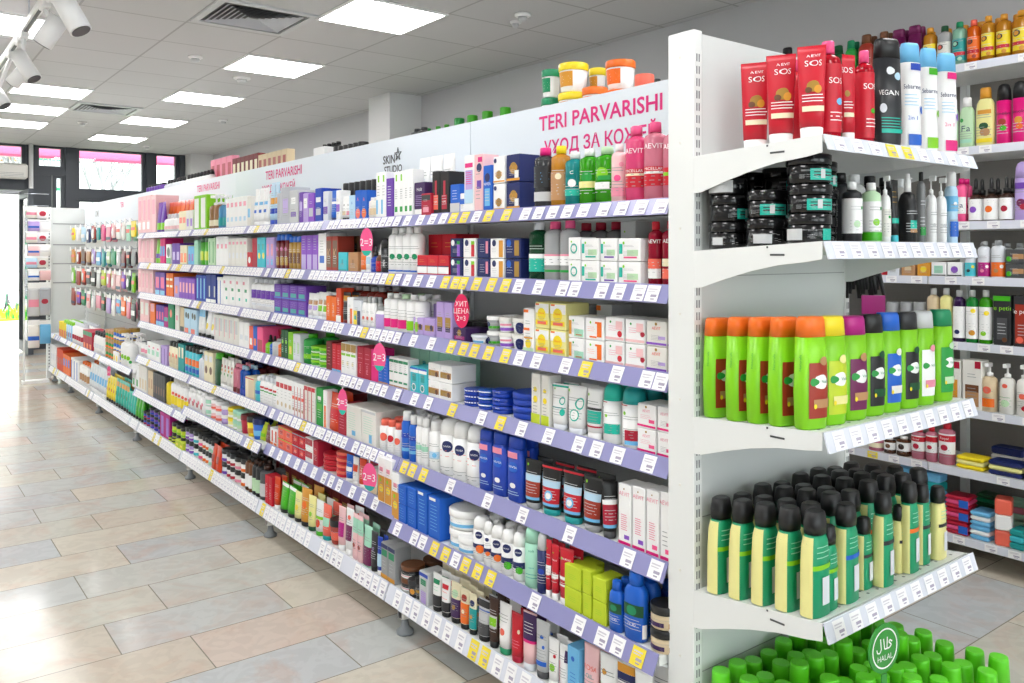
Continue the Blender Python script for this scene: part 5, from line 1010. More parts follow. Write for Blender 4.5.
gond(7, [
 (51, 56, 3, 345, 'box', 'white', '', 'r:-.5,.3,.5,.6,pearl'), (57, 63, 3, 349, 'box', 'deeporange', '', 'r:-.5,.3,.5,.6,brick'), (63, 70, 3, 355, 'box', 'orange', '', 'r:-.6,.4,.6,.8,blue'), (71, 79, 3, 359, 'box', 'white', '', 'r:-.8,.0,-.2,.9,blue'), (79, 88, 3, 363, 'rnd', 'white', 'orange', 'r:-.5,.2,.5,.6,tan'), (88, 105, 6, 366, 'tub', 'pearl', 'white', 'r:-.5,.3,.5,.6,skyblue'),
 (105, 114, 3, 376, 'tub', 'yellow', 'black', 'o:-.2,.7,.25,charcoal o:0,.4,.35,red'), (114, 127, 4, 381, 'tub', 'turquoise', 'black', 'r:-.6,.7,.6,.9,amber o:0,.4,.4,emerald'), (127, 134, 2, 385, 'tub', 'turquoise', 'black', 'o:0,.4,.4,teal'), (134, 142, 2, 397, 'tub', 'brightgreen', 'black', 'r:-.5,.3,.5,.5,green'),
 (142, 148, 1, 412, 'jar', 'royalblue', 'black', 'r:-.7,.1,.7,.5,crimson', dict(st=2)), (148, 160, 2, 410, 'jar', 'purple', 'black', 'r:-.7,.1,.7,.5,royalblue', dict(st=3)), (160, 170, 2, 414, 'box', 'magenta', '', 'r:-.5,.1,.5,.9,violet'), (170, 183, 1, 425, 'jar', 'yellowgreen', 'black', 'r:-1,.1,1,.4,lime', dict(st=2)), (167, 173, 1, 437, 'jar', 'yellowgreen', 'charcoal', '', dict(rows=1, st=2, **{'in': -.01})), (175, 183, 2, 441, 'box', 'yellowgreen', '', 'r:-.5,.3,.5,.6,yellow', dict(rows=1, **{'in': -.012})),
 (184, 191, 1, 428, 'jar', 'lilac', 'charcoal', 'r:-1,.1,1,.55,white r:-.5,.1,.5,.4,violet', dict(st=2)), (191, 196, 1, 431, 'jar', 'white', 'black', 'r:-.5,.1,.6,.5,aqua', dict(st=2)), (196, 201, 1, 434, 'jar', 'offwhite', 'black', 'r:-.5,.1,.6,.5,pink', dict(st=2)), (201, 207, 1, 437, 'jar', 'white', 'charcoal', 'r:-.5,.1,.6,.5,orange', dict(st=2)), (207, 213, 1, 440, 'jar', 'pearl', 'charcoal', 'r:-.6,.1,.6,.5,mint', dict(st=2)),
 (210, 219, 1, 445, 'bag', 'deeporange', '', 'r:-.5,.3,.3,.6,brick', dict(**{'in': -.006})), (219, 225, 1, 449, 'jar', 'pearl', 'charcoal', 'r:-.6,.1,.6,.5,purple', dict(st=2)), (225, 232, 1, 453, 'jar', 'white', 'charcoal', 'r:-.6,.1,.6,.5,crimson', dict(st=2)), (232, 238, 1, 457, 'jar', 'offwhite', 'black', 'r:-.6,.1,.6,.5,rose', dict(st=2)), (238, 244, 1, 459, 'jar', 'white', 'black', 'r:-.6,.1,.6,.5,orange', dict(st=2)),
 (244, 251, 2, 457, 'rnd', 'brown', 'black', 'r:-.8,.1,.8,.6,white'), (251, 258, 2, 461, 'rnd', 'charcoal', 'darkbrown', 'r:-.8,.1,.8,.6,palegreen'), (258, 264, 1, 466, 'rnd', 'darkgrey', 'darkbrown', 'r:-.8,.1,.8,.6,lightgrey'),
 (265, 272, 2, 476, 'box', 'red', '', 'v:0,.5,.1,rose,OIL'), (273, 277, 1, 477, 'tub', 'deeporange', 'white', ''), (277, 292, 1, 485, 'tub', 'brightgreen', 'black', 'r:-.9,.88,.9,1,white l:-.6,.3,.6,.7,5,lime'),
 (292, 298, 1, 492, 'tub', 'paleyellow', 'black', 'o:0,.4,.4,yellow'), (298, 306, 1, 489, 'tub', 'amber', 'black', 'o:0,.5,.4,orange'), (306, 312, 1, 496, 'tub', 'paleyellow', 'darkgreen', 'o:0,.4,.35,lime'), (313, 320, 1, 501, 'tub', 'white', 'brightgreen', 'o:0,.25,.5,deeporange r:-1,.4,1,.5,lime'),
 (320, 327, 1, 505, 'tub', 'coral', 'teal', 'r:-.6,.3,.6,.6,mint'), (326, 335, 1, 520, 'pot', 'brick', 'black', 'r:-.6,.2,.6,.7,coral'), (336, 342, 1, 507, 'tub', 'palepink', 'white', 'r:-.6,.2,.6,.6,magenta'), (343, 350, 1, 509, 'tub', 'white', 'white', 'r:-.6,.2,.6,.6,plum o:0,.8,.3,coral'), (351, 361, 2, 515, 'bag', 'palepink', '', 'r:-1,.6,1,.95,mint o:0,.3,.4,brick'),
 (276, 350, 9, 478, 'box', 'darkred', '', 'r:-.6,.5,.6,.8,gold', dict(rows=1, **{'in': .11})),
 (361, 369, 1, 526, 'bag', 'mint', '', 'r:-1,.0,1,.5,plum'), (369, 375, 1, 532, 'tub', 'charcoal', 'black', 'v:0,.5,.1,lilac,AB'), (376, 380, 1, 537, 'tub', 'royalblue', 'white', 'r:-.8,.1,.8,.5,paleblue'),
 (381, 395, 2, 545, 'box', 'grey', '', 'r:-1,.88,1,1,navy r:-.8,.65,.8,.85,emerald r:-1,.0,1,.12,amber l:-.5,.3,.5,.5,3,silver'), (396, 409, 1, 566, 'jar', 'charcoal', 'brown', 'r:-.9,.05,.9,.5,white r:-.9,.3,.9,.4,rose', dict(st=2)), (405, 413, 1, 580, 'pot', 'black', 'charcoal', 'o:0,.5,.4,amber', dict(rows=1, **{'in': -.012})), (413, 419, 1, 578, 'pot', 'charcoal', 'black', 'r:-.6,.4,.6,.6,gold', dict(rows=1)),
 (419, 428, 1, 572, 'box', 'lightgrey', '', 'r:-1,.88,1,1,royalblue r:-.6,.0,.6,.4,lilac r:-.6,.6,.6,.8,emerald'), (430, 438, 1, 574, 'tub', 'white', 'black', 'r:-1,.0,1,.35,charcoal r:-.4,.7,.4,.85,emerald l:-.4,.5,.4,.6,2,mint'), (439, 447, 1, 579, 'tub', 'white', 'black', 'r:-1,.0,1,.3,charcoal r:-.4,.7,.4,.85,red l:-.4,.4,.4,.6,2,coral'),
 (448, 457, 1, 583, 'tub', 'cream', 'black', 'r:-1,.0,1,.55,darkpurple o:0,.7,.5,palegreen o:0,.3,.3,gold'), (458, 466, 1, 589, 'tub', 'cream', 'black', 'r:-1,.0,1,.6,orange o:0,.75,.5,brick o:0,.35,.3,cream'), (467, 474, 1, 594, 'tub', 'cream', 'black', 'r:-1,.0,1,.6,teal o:0,.75,.5,navy o:0,.35,.3,amber'), (475, 486, 1, 600, 'tub', 'lightgrey', 'black', 'r:-1,.8,1,1,charcoal r:-1,.7,1,.74,blue r:-1,.0,1,.35,darkgrey'),
 (487, 495, 1, 598, 'tub', 'darkbrown', 'black', 'r:-.6,.3,.6,.6,lightgrey r:-.5,.35,.5,.55,lime'), (496, 507, 1, 604, 'tub', 'white', 'emerald', 'o:-.1,.35,.4,coral l:-.4,.6,.4,.75,3,grey'), (508, 519, 1, 614, 'tub', 'red', 'crimson', 'o:.3,.6,.25,cream l:-.5,.2,.5,.35,3,rose'), (520, 532, 1, 613, 'tub', 'palepink', 'pearl', 'r:-1,.45,1,1,darkpurple r:-1,.4,1,.46,hotpink l:-.4,.6,.4,.8,4,white'),
 (533, 545, 1, 622, 'tub', 'lightgrey', 'darkgrey', 'o:0,.7,.2,blue o:.2,.5,.2,blue r:-.6,.1,.6,.2,blue'), (546, 556, 1, 639, 'tub', 'white', 'white', 'o:0,.3,.5,lime o:.2,.6,.25,red'), (557, 566, 1, 645, 'tub', 'white', 'white', 'r:.1,.6,.9,.9,darkpurple r:-.7,.0,-.4,.6,rose'), (567, 579, 1, 647, 'box', 'skyblue', '', 'l:-.5,.2,.5,.5,5,blue o:0,.8,.3,blue'),
 (580, 595, 1, 646, 'tub', 'palepink', 'white', 't:0,.6,.12,coral,ROSA t:0,.45,.1,teal,OIL o:0,.2,.4,mint'), (596, 613, 1, 656, 'tub', 'white', 'white', 'r:-1,.3,1,.45,orange r:-1,.2,1,.28,navy o:-.2,.7,.25,amber'), (614, 630, 1, 664, 'tub', 'white', 'orange', 'r:-1,.85,1,1,amber r:-1,.7,1,.85,navy o:-.3,.4,.3,emerald'), (631, 648, 1, 672, 'tub', 'white', 'pearl', 'o:-.2,.7,.3,emerald l:-.5,.3,.5,.5,3,mint'),
 (649, 668, 1, 655, 'tub', 'white', 'amber', 'r:-1,.3,1,.45,orange r:-1,.2,1,.28,navy', dict(**{'in': .04})),
 (440, 490, 7, 575, 'bag', 'cream', '', 'o:0,.7,.4,brown o:-.3,.4,.4,darkgreen', dict(rows=1, **{'in': .075})), (492, 545, 5, 592, 'tub', 'darkbrown', 'black', '', dict(rows=1, **{'in': .09})),
])
# ------------------------------------------------------------------ products on the end cap (fronts face the camera side)
def xe(u, Y): r = ray(u); return Y*r[0]/r[1]
def ecap(s, x, y, w, d, h, code, b, c, dec, desc, rz=0.0, lift=0.0):
    z = ez(s, y) if s < 5 else H-1.186
    if s < 5: z = max(ez(s, y-d/2), ez(s, y)) if False else ez(s, y)-.0005
    place(code, x, y, z+lift, w, d, h, b, c, dec, rz, False, desc, dict(grp='e', s=s, col=x, dep=y, lift=lift))
# top shelf: three red tubes turned to the aisle, then the front row
for (u, v0, v1, w, nm) in ((755, 63, 138, .062, 0), (781, 55, 134, .062, 1), (809, 46, 129, .057, 2)):
    y = (1.155, 1.075, .995)[nm]; x = xe(u, y)
    if x < XU+.035: x = XU+.035+nm*.004
    t = 1/((SY*1)+0) if False else (x*SY+y*CY); h = (251-v0)*t/FPX-(ez(1, y)-H)
    ecap(1, x, y, w, .036, h, 'tub', 'red', 'white', 't:.1,.8,.1,white,SOS t:.1,.9,.045,white,AEVIT o:.1,.5,.42,gold o:.3,.46,.3,amber o:-.1,.45,.22,brown l:-.4,.3,.7,.38,3,white r:-.4,.17,.7,.24,cream', ('red tube with white SOS lettering and nut picture, '+('farthest back', 'middle one', 'nearest')[nm]+' of the three'), -math.radians(62))
SOSB = 't:.2,.72,.12,white,SOS l:-.2,.3,.9,.4,4,white '
FR1 = [(816, 840, 42, 'rnd', 'red:c', 'pink', 'r:-.9,.05,.9,.95,red t:.3,.72,.1,white,SOS o:.5,.45,.3,skyblue l:.0,.2,.8,.3,3,white', 'red transparent bottle with pink cap, left one of the front row'),
 (842, 855, 55, 'tub', 'red', 'white', 't:0,.82,.1,white,SOS o:0,.5,.4,gold l:-.4,.3,.5,.38,3,white r:-.4,.18,.5,.24,cream', 'slim red tube between the two pink-capped red bottles'),
 (855, 873, 51, 'rnd', 'red:c', 'pink', 'r:-.9,.05,.9,.95,red t:.3,.75,.1,white,SOS o:.5,.42,.3,brightgreen l:.0,.2,.8,.3,3,white', 'red bottle with pink cap and green print beside the black bottle'),
 (874, 899, 40, 'flp', 'charcoal', 'black', 't:.1,.6,.075,white,VEGAN o:.2,.86,.25,pearl o:.5,.8,.25,paleblue o:-.1,.42,.3,pearl l:-.2,.2,.7,.3,4,turquoise r:-.2,.13,.8,.18,turquoise', 'tall black bottle with VEGAN lettering and ice cubes'),
 (900, 919, 44, 'flp', 'white', 'skyblue', 't:.22,.72,.07,navy,Sebamed r:.1,.92,.9,1,royalblue l:-.3,.5,.5,.62,4,paleblue o:.8,.45,.35,blue r:.0,.03,.8,.16,blue t:.2,.35,.06,blue,2in1', 'white shampoo bottle with sky blue cap and blue print'),
 (920, 936, 49, 'flp', 'white', 'skyblue', 't:.22,.72,.07,navy,Sebamed r:.1,.92,.9,1,brightgreen l:-.3,.5,.5,.62,4,paleblue o:.8,.45,.35,lime r:.0,.03,.8,.16,lime', 'white shampoo bottle with sky blue cap and green print'),
 (937, 955, 54, 'flp', 'white', 'skyblue', 't:.22,.72,.07,navy,Sebamed r:.1,.92,.9,1,hotpink l:-.3,.5,.5,.62,4,paleblue o:.8,.45,.35,violet r:.0,.03,.8,.16,hotpink t:.2,.35,.06,hotpink,2in1', 'white shampoo bottle with sky blue cap and pink print')]
def frow(s, lst, yf, wf=1.35, rzz=0.0):
    for u0, u1, v, code, b, c, dec, desc in lst:
        y = yf; um = (u0+u1)/2; x = xe(um, y); t = x*SY+y*CY
        wa = (u1-u0)*t/FPX      # apparent width
        w = wa*wf if code in ('bot', 'flp', 'tub') else wa*1.0
        d = w*.56 if code in ('bot', 'flp') else w*.6 if code == 'tub' else w
        h = (251-v)*t/FPX-(ez(s, y)-H)
        ecap(s, x, y, w, d, h, code, b, c, dec, desc, rzz)
DX[0] = -.32; frow(1, FR1, YF+.05, 1.25, -math.radians(18)); DX[0] = 0.0
# second row of the top end shelf
for i, (x, b, c) in enumerate(((1.66, 'red', 'pink'), (1.73, 'crimson', 'pink'), (1.80, 'darkgreen', 'emerald'), (1.87, 'brick', 'brown'), (1.95, 'white', 'skyblue'), (2.02, 'white', 'skyblue'), (2.08, 'white', 'skyblue'))):
    ecap(1, x, 1.10, .05, .045, .205+.008*(i % 3), 'rnd' if i < 4 else 'bot', b, c, '', None)
ecap(1, 1.72, 1.19, .055, .055, .235, 'jar', 'charcoal', 'black', 'r:-.8,.3,.8,.6,darkgreen', 'black jar peeping over the red tubes on the top end shelf')
# second end shelf: stacked black jars
JL = 'r:-.2,.1,.7,.8,turquoise r:-.1,.35,.6,.45,charcoal r:-.1,.55,.6,.62,charcoal r:.1,.2,.25,.75,lightgrey'
JS = 'r:-.9,.05,.2,.85,lightgrey l:-.7,.3,.0,.7,3,grey'
def jstack(x, y, w, hs, nm, rzs, decs):
    z = 0
    for k, hh in enumerate(hs):
        ecap(2, x+(.004 if k % 2 else 0), y, w, w, hh-.001, 'jar', 'black:g', 'black:g', decs[k], f'wide black jar, {("bottom", "middle", "top")[k] if len(hs) == 3 else ("bottom", "top")[k]} of the {nm}', rzs[k], z); z += hh
jstack(XU+.05, 1.212, .090, (.0615, .0615, .0615), 'stack by the upright', (-1.2, -.2, -1.0), ('r:-.4,.2,.0,.7,lightgrey', JL, JS))
jstack(XU+.05, 1.11, .090, (.061, .061), 'middle stack on the left', (-1.0, -1.0), ('r:-.4,.1,.2,.7,lightgrey', JL))
jstack(XU+.052, 1.008, .092, (.0615, .0615, .0615), 'nearest left stack', (-.8, -.8, -.6), ('r:-.9,.1,-.3,.8,lightgrey r:.3,.1,.7,.8,turquoise', JL, JL))
jstack(XU+.150, 1.145, .08, (.0605, .0605, .0605), 'second-column stack behind', (-.5, -.6, -.3), ('', JL, JL))
jstack(XU+.150, 1.225, .07, (.0605, .0605, .0605), 'second-column stack at the back', (0, 0, 0), ('', '', ''))
jstack(XU+.145, 1.045, .08, (.060, .060, .06), 'second-column stack in front', (0, 0, -.3), ('', '', JL))
FR2 = [(843, 861, 182, 'rnd', 'charcoal', 'white', 'r:-1.2,.15,1.2,.9,white o:0,.35,.4,palegreen o:.4,.7,.2,green', 'black round bottle with white label and white cap'),
 (862, 880, 183, 'rnd', 'palegreen', 'white', 'r:-1.2,.2,1.2,.85,white o:0,.4,.4,lime o:.4,.7,.2,green r:-1.5,.0,1.5,.18,brightgreen', 'green round bottle with white label and white cap'),
 (880, 890, 176, 'pmp', 'white', 'white', 'r:-.8,.1,.8,.8,offwhite o:.2,.6,.3,green', 'slim white pump bottle with green cross print'),
 (890, 899, 180, 'tub', 'black', 'aqua', 'r:-.6,.2,.6,.3,turquoise l:-.4,.6,.4,.8,3,gold', 'slim black tube with turquoise cap on the second end shelf'),
 (899, 916, 174, 'spr', 'black', 'white', 'r:-.2,.3,.4,.5,turquoise r:-.2,.2,.4,.28,tan', 'black spray bottle with white spray head'),
 (917, 925, 172, 'rnd', 'grey:c', 'black', 'r:-.5,.1,.5,.25,green', 'clear narrow bottle with black cap beside the white pumps'),
 (926, 936, 176, 'pmp', 'white', 'white', 'o:0,.4,.4,lightgrey', 'white pump bottle with grey plant drawing, left one'),
 (936, 946, 178, 'pmp', 'white', 'white', 'o:0,.4,.4,lightgrey', 'white pump bottle with grey plant drawing, right one'),
 (945, 957, 172, 'can', 'paleblue', 'white', 'r:-1,.6,1,.9,skyblue o:0,.75,.3,white r:-.5,.1,.5,.4,blue', 'pale blue spray can at the right end of the second end shelf')]
DX[0] = -.3; frow(2, FR2, YF+.045); DX[0] = 0.0
for i, (x, b, c) in enumerate(((1.79, 'charcoal', 'black'), (1.85, 'white', 'white'), (1.92, 'black', 'black'), (1.99, 'black', 'charcoal'), (2.06, 'offwhite', 'white'))):
    ecap(2, x, 1.08, .05, .05, .17, 'rnd', b, c, '', None)
# third end shelf: lime shampoo bottles
def VAT(c1, c2): return f'r:.1,.08,1.1,.72,{c1} o:.55,.5,.4,white o:.3,.5,.22,green t:.7,.5,.045,emerald,Vatika r:.3,.2,1.0,.3,{c2} o:.35,.22,.07,yellow,2 v:-.35,.72,.05,green,Naturals o:.6,.74,.25,{c2}'
DX[0] = -.42
V = [('orange', 'brick', 'tan'), ('orange', 'brick', 'tan'), ('orange', 'brick', 'tan'), ('orange', 'brick', 'tan'), ('orange', 'brick', 'tan'), ('yellow', 'yellowgreen', 'paleyellow'), ('magenta', 'plum', 'tan'), ('black', 'black', 'darkgreen'), ('blue', 'blue', 'offwhite'), ('charcoal', 'black', 'darkgreen'), ('lightgrey', 'white', 'rose'), ('emerald', 'green', 'palegreen')]
VP = [(715, 1.235), (738, 1.165), (761, 1.11), (783, 1.055), (807, .992), (830, .992), (851, .992), (870, .992), (887, .990), (905, .988), (921, .986), (940, .984)]
for i, ((c, c1, c2), (u, y)) in enumerate(zip(V, VP)):
    x = xe(u, y); 
    if i < 5: x = max(x, XU+.03)+(.004 if i else .004)
    t = x*SY+y*CY; h = (251-(318, 317, 317.5, 317, 316.5, 316, 316, 314.5, 312.5, 312, 311, 309.5)[i])*t/FPX-(ez(3, y)-H)
    if i == 0: x = XU+.042
    lab = ['farthest back', 'second from the back', 'middle one', 'second from the front', 'nearest corner one'][i]+' of five orange caps' if i < 5 else ('with plain black cap, beside the purple cap' if i == 7 else 'with black cap, beside the blue cap' if i == 9 else '')
    ecap(3, x, y, .074 if i < 7 else .066, .042, h, 'flp', '84d012', c, VAT(c1, c2), ('lime shampoo bottle, '+lab) if i < 5 else ('lime shampoo bottle '+lab if lab else f'lime shampoo bottle with {cw(c)} cap')+' on the third end shelf', -math.radians(14))
DX[0] = 0.0
for i, x in enumerate((1.66, 1.735, 1.81, 1.885, 1.96, 2.035)):
    ecap(3, x, 1.11, .066, .042, .21, 'flp', '84d012', ('orange', 'yellow', 'plum', 'charcoal', 'blue', 'green')[i], '', None, 0)
# fourth end shelf: green and yellow bottles in rows
def GY(band): return f'r:-2,.0,-.62,1,paleyellow r:-.62,.60,1,.66,{band} r:-.1,.15,.25,.5,pearl l:-.4,.75,.3,.88,3,mint'
cols4 = [(705, 729, 500, 592), (730, 753, 503, 600), (750, 771, 506, 606), (770, 796, 509, 612)]
def g4(x, y, h, w, band, desc, body='0e9a6b', rz=0.0):
    z = ez(4, y)
    # tapering body with a rounded black cap
    place('gyb', x, y, z-.0005, w, w*.62, h, body, 'black', GY(band), rz, False, desc, dict(grp='e', s=4, col=x, dep=y, lift=0))
@kind('gyb', 'foot_spray_bottle', 'bottle', 'green and yellow bottle')
def k_gyb(w, d, h, b, c, seg):
    a, e = w/2, d/2
    body = [(0, a*.9, e*.9, 2.6), (.01*h, a, e, 2.6), (.5*h, a*.97, e*.97, 2.6), (.70*h, a*.88, e*.92, 2.5), (.77*h, a*.72, e*.8, 2.3), (.78*h, a*.6, e*.7, 2.2)]
    cap = [(.782*h, a*.70, e*.88, 2.4), (.87*h, a*.74, e*.94, 2.4), (.985*h, a*.62, e*.8, 2.3), (h, a*.5, e*.6, 2.2)]
    m = MB(); loft(m, body, b, seg); k = MB(); loft(k, cap, c, seg)
    return [('bottle_body', m), ('cap', k)], ring_surf(body), .01*h, .76*h
ys4 = (1.225, 1.165, 1.105, 1.045, .985)
vt4 = (494, 499, 503, 507, 511)
for r_, y in enumerate(ys4):
    for cI in range(8):
        x = XU+.04+cI*.078
        if r_ == 4 and cI > 0: continue
        h = .217 if cI in (0, 2, 4, 5) else .208
        if cI == 0:
            t = x*SY+y*CY; h = .214
        nm = f'{("back", "second", "third", "fourth", "front")[r_]} row, {ORD[cI]} from the left'
        g4(x, y, h, .070, ('lime', 'lime', 'blue', 'charcoal', 'orange', 'lime', 'charcoal', 'orange')[cI], 'green and yellow bottle, '+nm)
F4 = [(818, 838, 525, 'lime', .05), (833, 859, 503, 'blue', .068), (858, 869, 517, 'charcoal', .05), (870, 896, 492, 'charcoal', .06), (892, 906, 505, 'charcoal', .046), (896, 922, 482, 'orange', .058), (914, 930, 484, 'charcoal', .05), (928, 947, 486, 'charcoal', .055)]
for i, (u0, u1, v, band, w) in enumerate(F4):
    y = (.985, .985, 1.0, .98, 1.0, .985, .992, .985)[i]; um = (u0+u1)/2; x = xe(um, y)
    t = x*SY+y*CY; h = (251-v)*t/FPX-(ez(4, y)-H)
    body = 'paleyellow' if i in (4, 7) else '0e9a6b'
    g4(x, y, h, w, band, ['short green and yellow bottle beside the front corner one', 'green bottle with blue band, third along the front edge', 'green bottle squeezed behind the blue-banded one', 'broad yellow and green bottle, centre of the front edge', 'small yellow bottle with black cap, front edge', 'green bottle with orange band near the right end', 'slim green bottle right of the orange-banded one', 'yellow and green bottle, last at the right front corner'][i], body, 0.1)
# base of the end cap: crowd of green-capped jars
@kind('grc', 'tonic_bottle', 'bottle', 'bright green bottle')
def k_grc(w, d, h, b, c, seg):
    r = w/2
    body = [(0, r*.95, r*.95, 2), (.02*h, r, r, 2), (.7*h, r, r, 2)]
    cap = [(.702*h, r*.97, r*.97, 2), (.97*h, r*.82, r*.82, 2), (h, r*.76, r*.76, 2)]
    p, s = two(b, c, body, cap, seg); return p, s, .05*h, .68*h
R = random.Random(3)
for r_ in range(7):
    for cI in range(10):
        x = XU+.04+cI*.060+(.02 if r_ % 2 else 0); y = 1.225-r_*.062
        if x > XR-.03 or (r_ == 6 and 5 < cI < 8): continue
        h = .235+R.choice((0, .0, .015, .03, -.012))-.008; 
        if r_ >= 4 and cI < 2: h = .22
        place('grc', x, y, H-1.186, .050, .050, h, '9ad62a', '5fd01f', 't:0,.5,.12,darkgreen,ALOE l:-.5,.2,.5,.35,3,darkgreen', R.uniform(-.6, .2), False, f'bright green bottle, {("back", "second", "third", "fourth", "fifth", "sixth", "front")[r_]} row, {ORD[cI]} from the left', dict(grp='e', s=5, col=x, dep=y, lift=0))
# green halal disc standing among them
t = empty('halal_sign', (xe(884, .835), .835, H-1.186)); tag(t, 'round green halal sign with white ring standing among the green bottles', 'sign')
t.rotation_euler = (0, 0, -math.radians(6))
m = MB(); cz = .0
zc = (251-648)/FPX*(t.location.x*SY+t.location.y*CY)+1.186; RA = .047
n = 36; pts = [(RA*math.cos(2*math.pi*i/n), 0, zc+RA*1.0*math.sin(2*math.pi*i/n)) for i in range(n)]
m.v = [(x, -.0015, z) for x, y, z in pts]+[(x, .0015, z) for x, y, z in pts]
m.face(list(range(n)), '2a8f2f'); m.face([n+i for i in range(n)][::-1], '2a8f2f')
for i in range(n): m.face((i, (i+1) % n, n+(i+1) % n, n+i), '2a8f2f')
m.box(-.008, -.001, .0, .008, .001, zc-RA*1.05, '2a8f2f'); m.build('disc', t)
m = MB()
for i in range(n):
    a, b = 2*math.pi*i/n, 2*math.pi*(i+1)/n; q = []
    for an, r in ((a, .0355), (b, .0355), (b, .0385), (a, .0385)): q.append((r*math.cos(an), -.0022, zc+r*1.0*math.sin(an)))
    m.quad(q, 'white')
m.build('ring', t, None, 'white ring')
m = MB(); vs, fs = text_tris('HALAL'); m.v = [(x*.0155, -.0022, zc-.018+y*.0155) for x, y in vs]
for f_ in fs: m.face(f_, 'white')
m.build('lettering', t, None, 'white lettering')
m = MB()     # the Arabic word as pen strokes, right to left: ha, lam, alif, lam
def stroke(P, w=.0027):
    P = [(a_*1.15, b_*1.15) for a_, b_ in P]
    for (x0, z0), (x1, z1) in zip(P, P[1:]):
        d = Vector((x1-x0, z1-z0)).normalized(); nx, nz = -d.y*w/2, d.x*w/2
        m.quad([(x0-nx, -.0023, zc+z0-nz), (x1-nx, -.0023, zc+z1-nz), (x1+nx, -.0023, zc+z1+nz), (x0+nx, -.0023, zc+z0+nz)], 'white')
stroke([(.019, .008), (.013, .012), (.010, .009), (.017, .003), (.012, -.001), (.005, -.001)]); stroke([(.005, -.001), (.006, .018)]); stroke([(.005, -.001), (-.001, -.001), (-.004, .017)])
stroke([(-.012, .018), (-.010, .0), (-.014, -.005), (-.020, -.004), (-.022, .002)])
m.build('arabic_lettering', t, None, 'white Arabic lettering')
# black hair nets hanging beside the end cap
for i, (x, z, L_) in enumerate(((XR+.050, H-.035, .095), (XR+.066, H-.04, .09))):
    m = MB()
    for k in range(9): m.tube((-.02+k*.005, 0, 0), (-.024+k*.0075, -.006*(k % 3), -L_+.012*(k*5 % 4)), .0065, .0045, 'black', 6)
    m.box(-.024, -.008, -.03, .024, .008, .012, 'black', .002)
    o = m.build('exfoliating_glove', None, (x-.032, YU0-.02-.03*i, z)); o.rotation_euler = (0, 0, -math.radians(50)); tag(o, ('black glove hanging at the right edge of the end cap', 'second black glove hanging in front of the first one')[i], 'glove', 'black hanging gloves')
m = MB(); m.box(-.03, -.002, -.07, .03, .002, 0, 'magenta', .0006); cd_ = m.build('shelf_card', None, (XR+.008, YU0-.075, H-.120)); cd_.rotation_euler = (0, 0, -math.radians(50)); tag(cd_, 'magenta card below the black gloves', 'card')
# ------------------------------------------------------------------ right wall unit products
def yw(u, X): r = ray(u); return X*r[1]/r[0]
def wall(s, ents):
    for e in ents:
        u0, u1, n, v, code, b, c, dec = (list(e)+['', ''])[:8] if len(e) < 8 else e[:8]
        opt = e[8] if len(e) > 8 else {}
        xf = XW+.02+opt.get('in', 0); y1, y0 = yw(u0, xf), yw(u1, xf); um = (u0+u1)/2; t = xf/ray(um)[0]; zs = SR[s]-.004
        st = opt.get('st', 1); tot = (251-v)*t/FPX-zs; up = SR.get(s-1)
        if up: tot = min(tot, up-.038-zs)
        h = tot/st; pitch = (y1-y0)/n; w = min(pitch*.96, .13 if code == 'spg' else .085 if um < 900 else .2); d = opt.get('d') or max(.025, DEP[code]*w)
        for r_ in range(opt.get('rows', 1)):
            for i in range(n):
                for k in range(st):
                    place(code, xf+d/2+r_*(d+.006), y1-pitch*(i+.5), H+zs+k*h, w, d, h-.0015, b, c, dec, -math.pi/2+(0 if code in ('box',) else rnd.uniform(-.05, .05))+opt.get('rz', 0), False, opt.get('desc'), dict(grp='w', s=s, bay=0, i=i, n=n, k=k, st=st, r=r_, rows=opt.get('rows', 1)))
HF = 'r:-.8,.1,.8,.75,{0} o:-.2,.6,.45,charcoal o:-.2,.6,.3,{1} r:-.7,.25,.7,.35,red o:.2,.15,.3,{1}'
wall(1, [
 (843, 855, 1, 40, 'bot', 'green', 'emerald', '', dict(rows=2)), (856, 872, 1, 34, 'bot', 'brick', 'brown', '', dict(rows=2)), (875, 889, 1, 31, 'bot', 'brick', 'brown', 'r:-.5,.3,.5,.6,gold', dict(rows=2)), (890, 904, 1, 29, 'flp', 'plum', 'plum', 'r:-.5,.3,.5,.6,rose', dict(rows=2)), (906, 920, 1, 25, 'flp', 'plum', 'plum', 'r:-.4,.1,.4,.3,palegreen', dict(rows=2)),
 (921, 934, 1, 27, 'rnd', 'amber:c', 'amber', HF.format('yellow', 'amber')), (935, 949, 1, 25, 'rnd', 'lightgrey:c', 'darkgreen', HF.format('offwhite', 'coral')), (950, 964, 1, 21, 'rnd', 'mint:c', 'emerald', HF.format('teal', 'mint')), (965, 978, 1, 19, 'rnd', 'orange:c', 'coral', HF.format('orange', 'brick')),
 (979, 993, 1, 15, 'rnd', 'amber:c', 'amber', HF.format('yellow', 'amber')), (994, 1009, 1, 13, 'rnd', 'amber:c', 'amber', HF.format('yellow', 'amber')), (1010, 1028, 1, 9, 'rnd', 'amber:c', 'amber', HF.format('yellow', 'amber')),
 (776, 793, 1, 47, 'bot', 'darkgrey', 'black', ''), (794, 812, 1, 47, 'bot', 'white', 'hotpink', ''), (813, 829, 1, 44, 'bot', 'darkred', 'crimson', ''), (829, 843, 1, 45, 'bot', 'darkgreen', 'darkgreen', ''),
 (920, 1024, 6, 22, 'rnd', 'amber:c', 'amber', '', dict(**{'in': .075})),
])
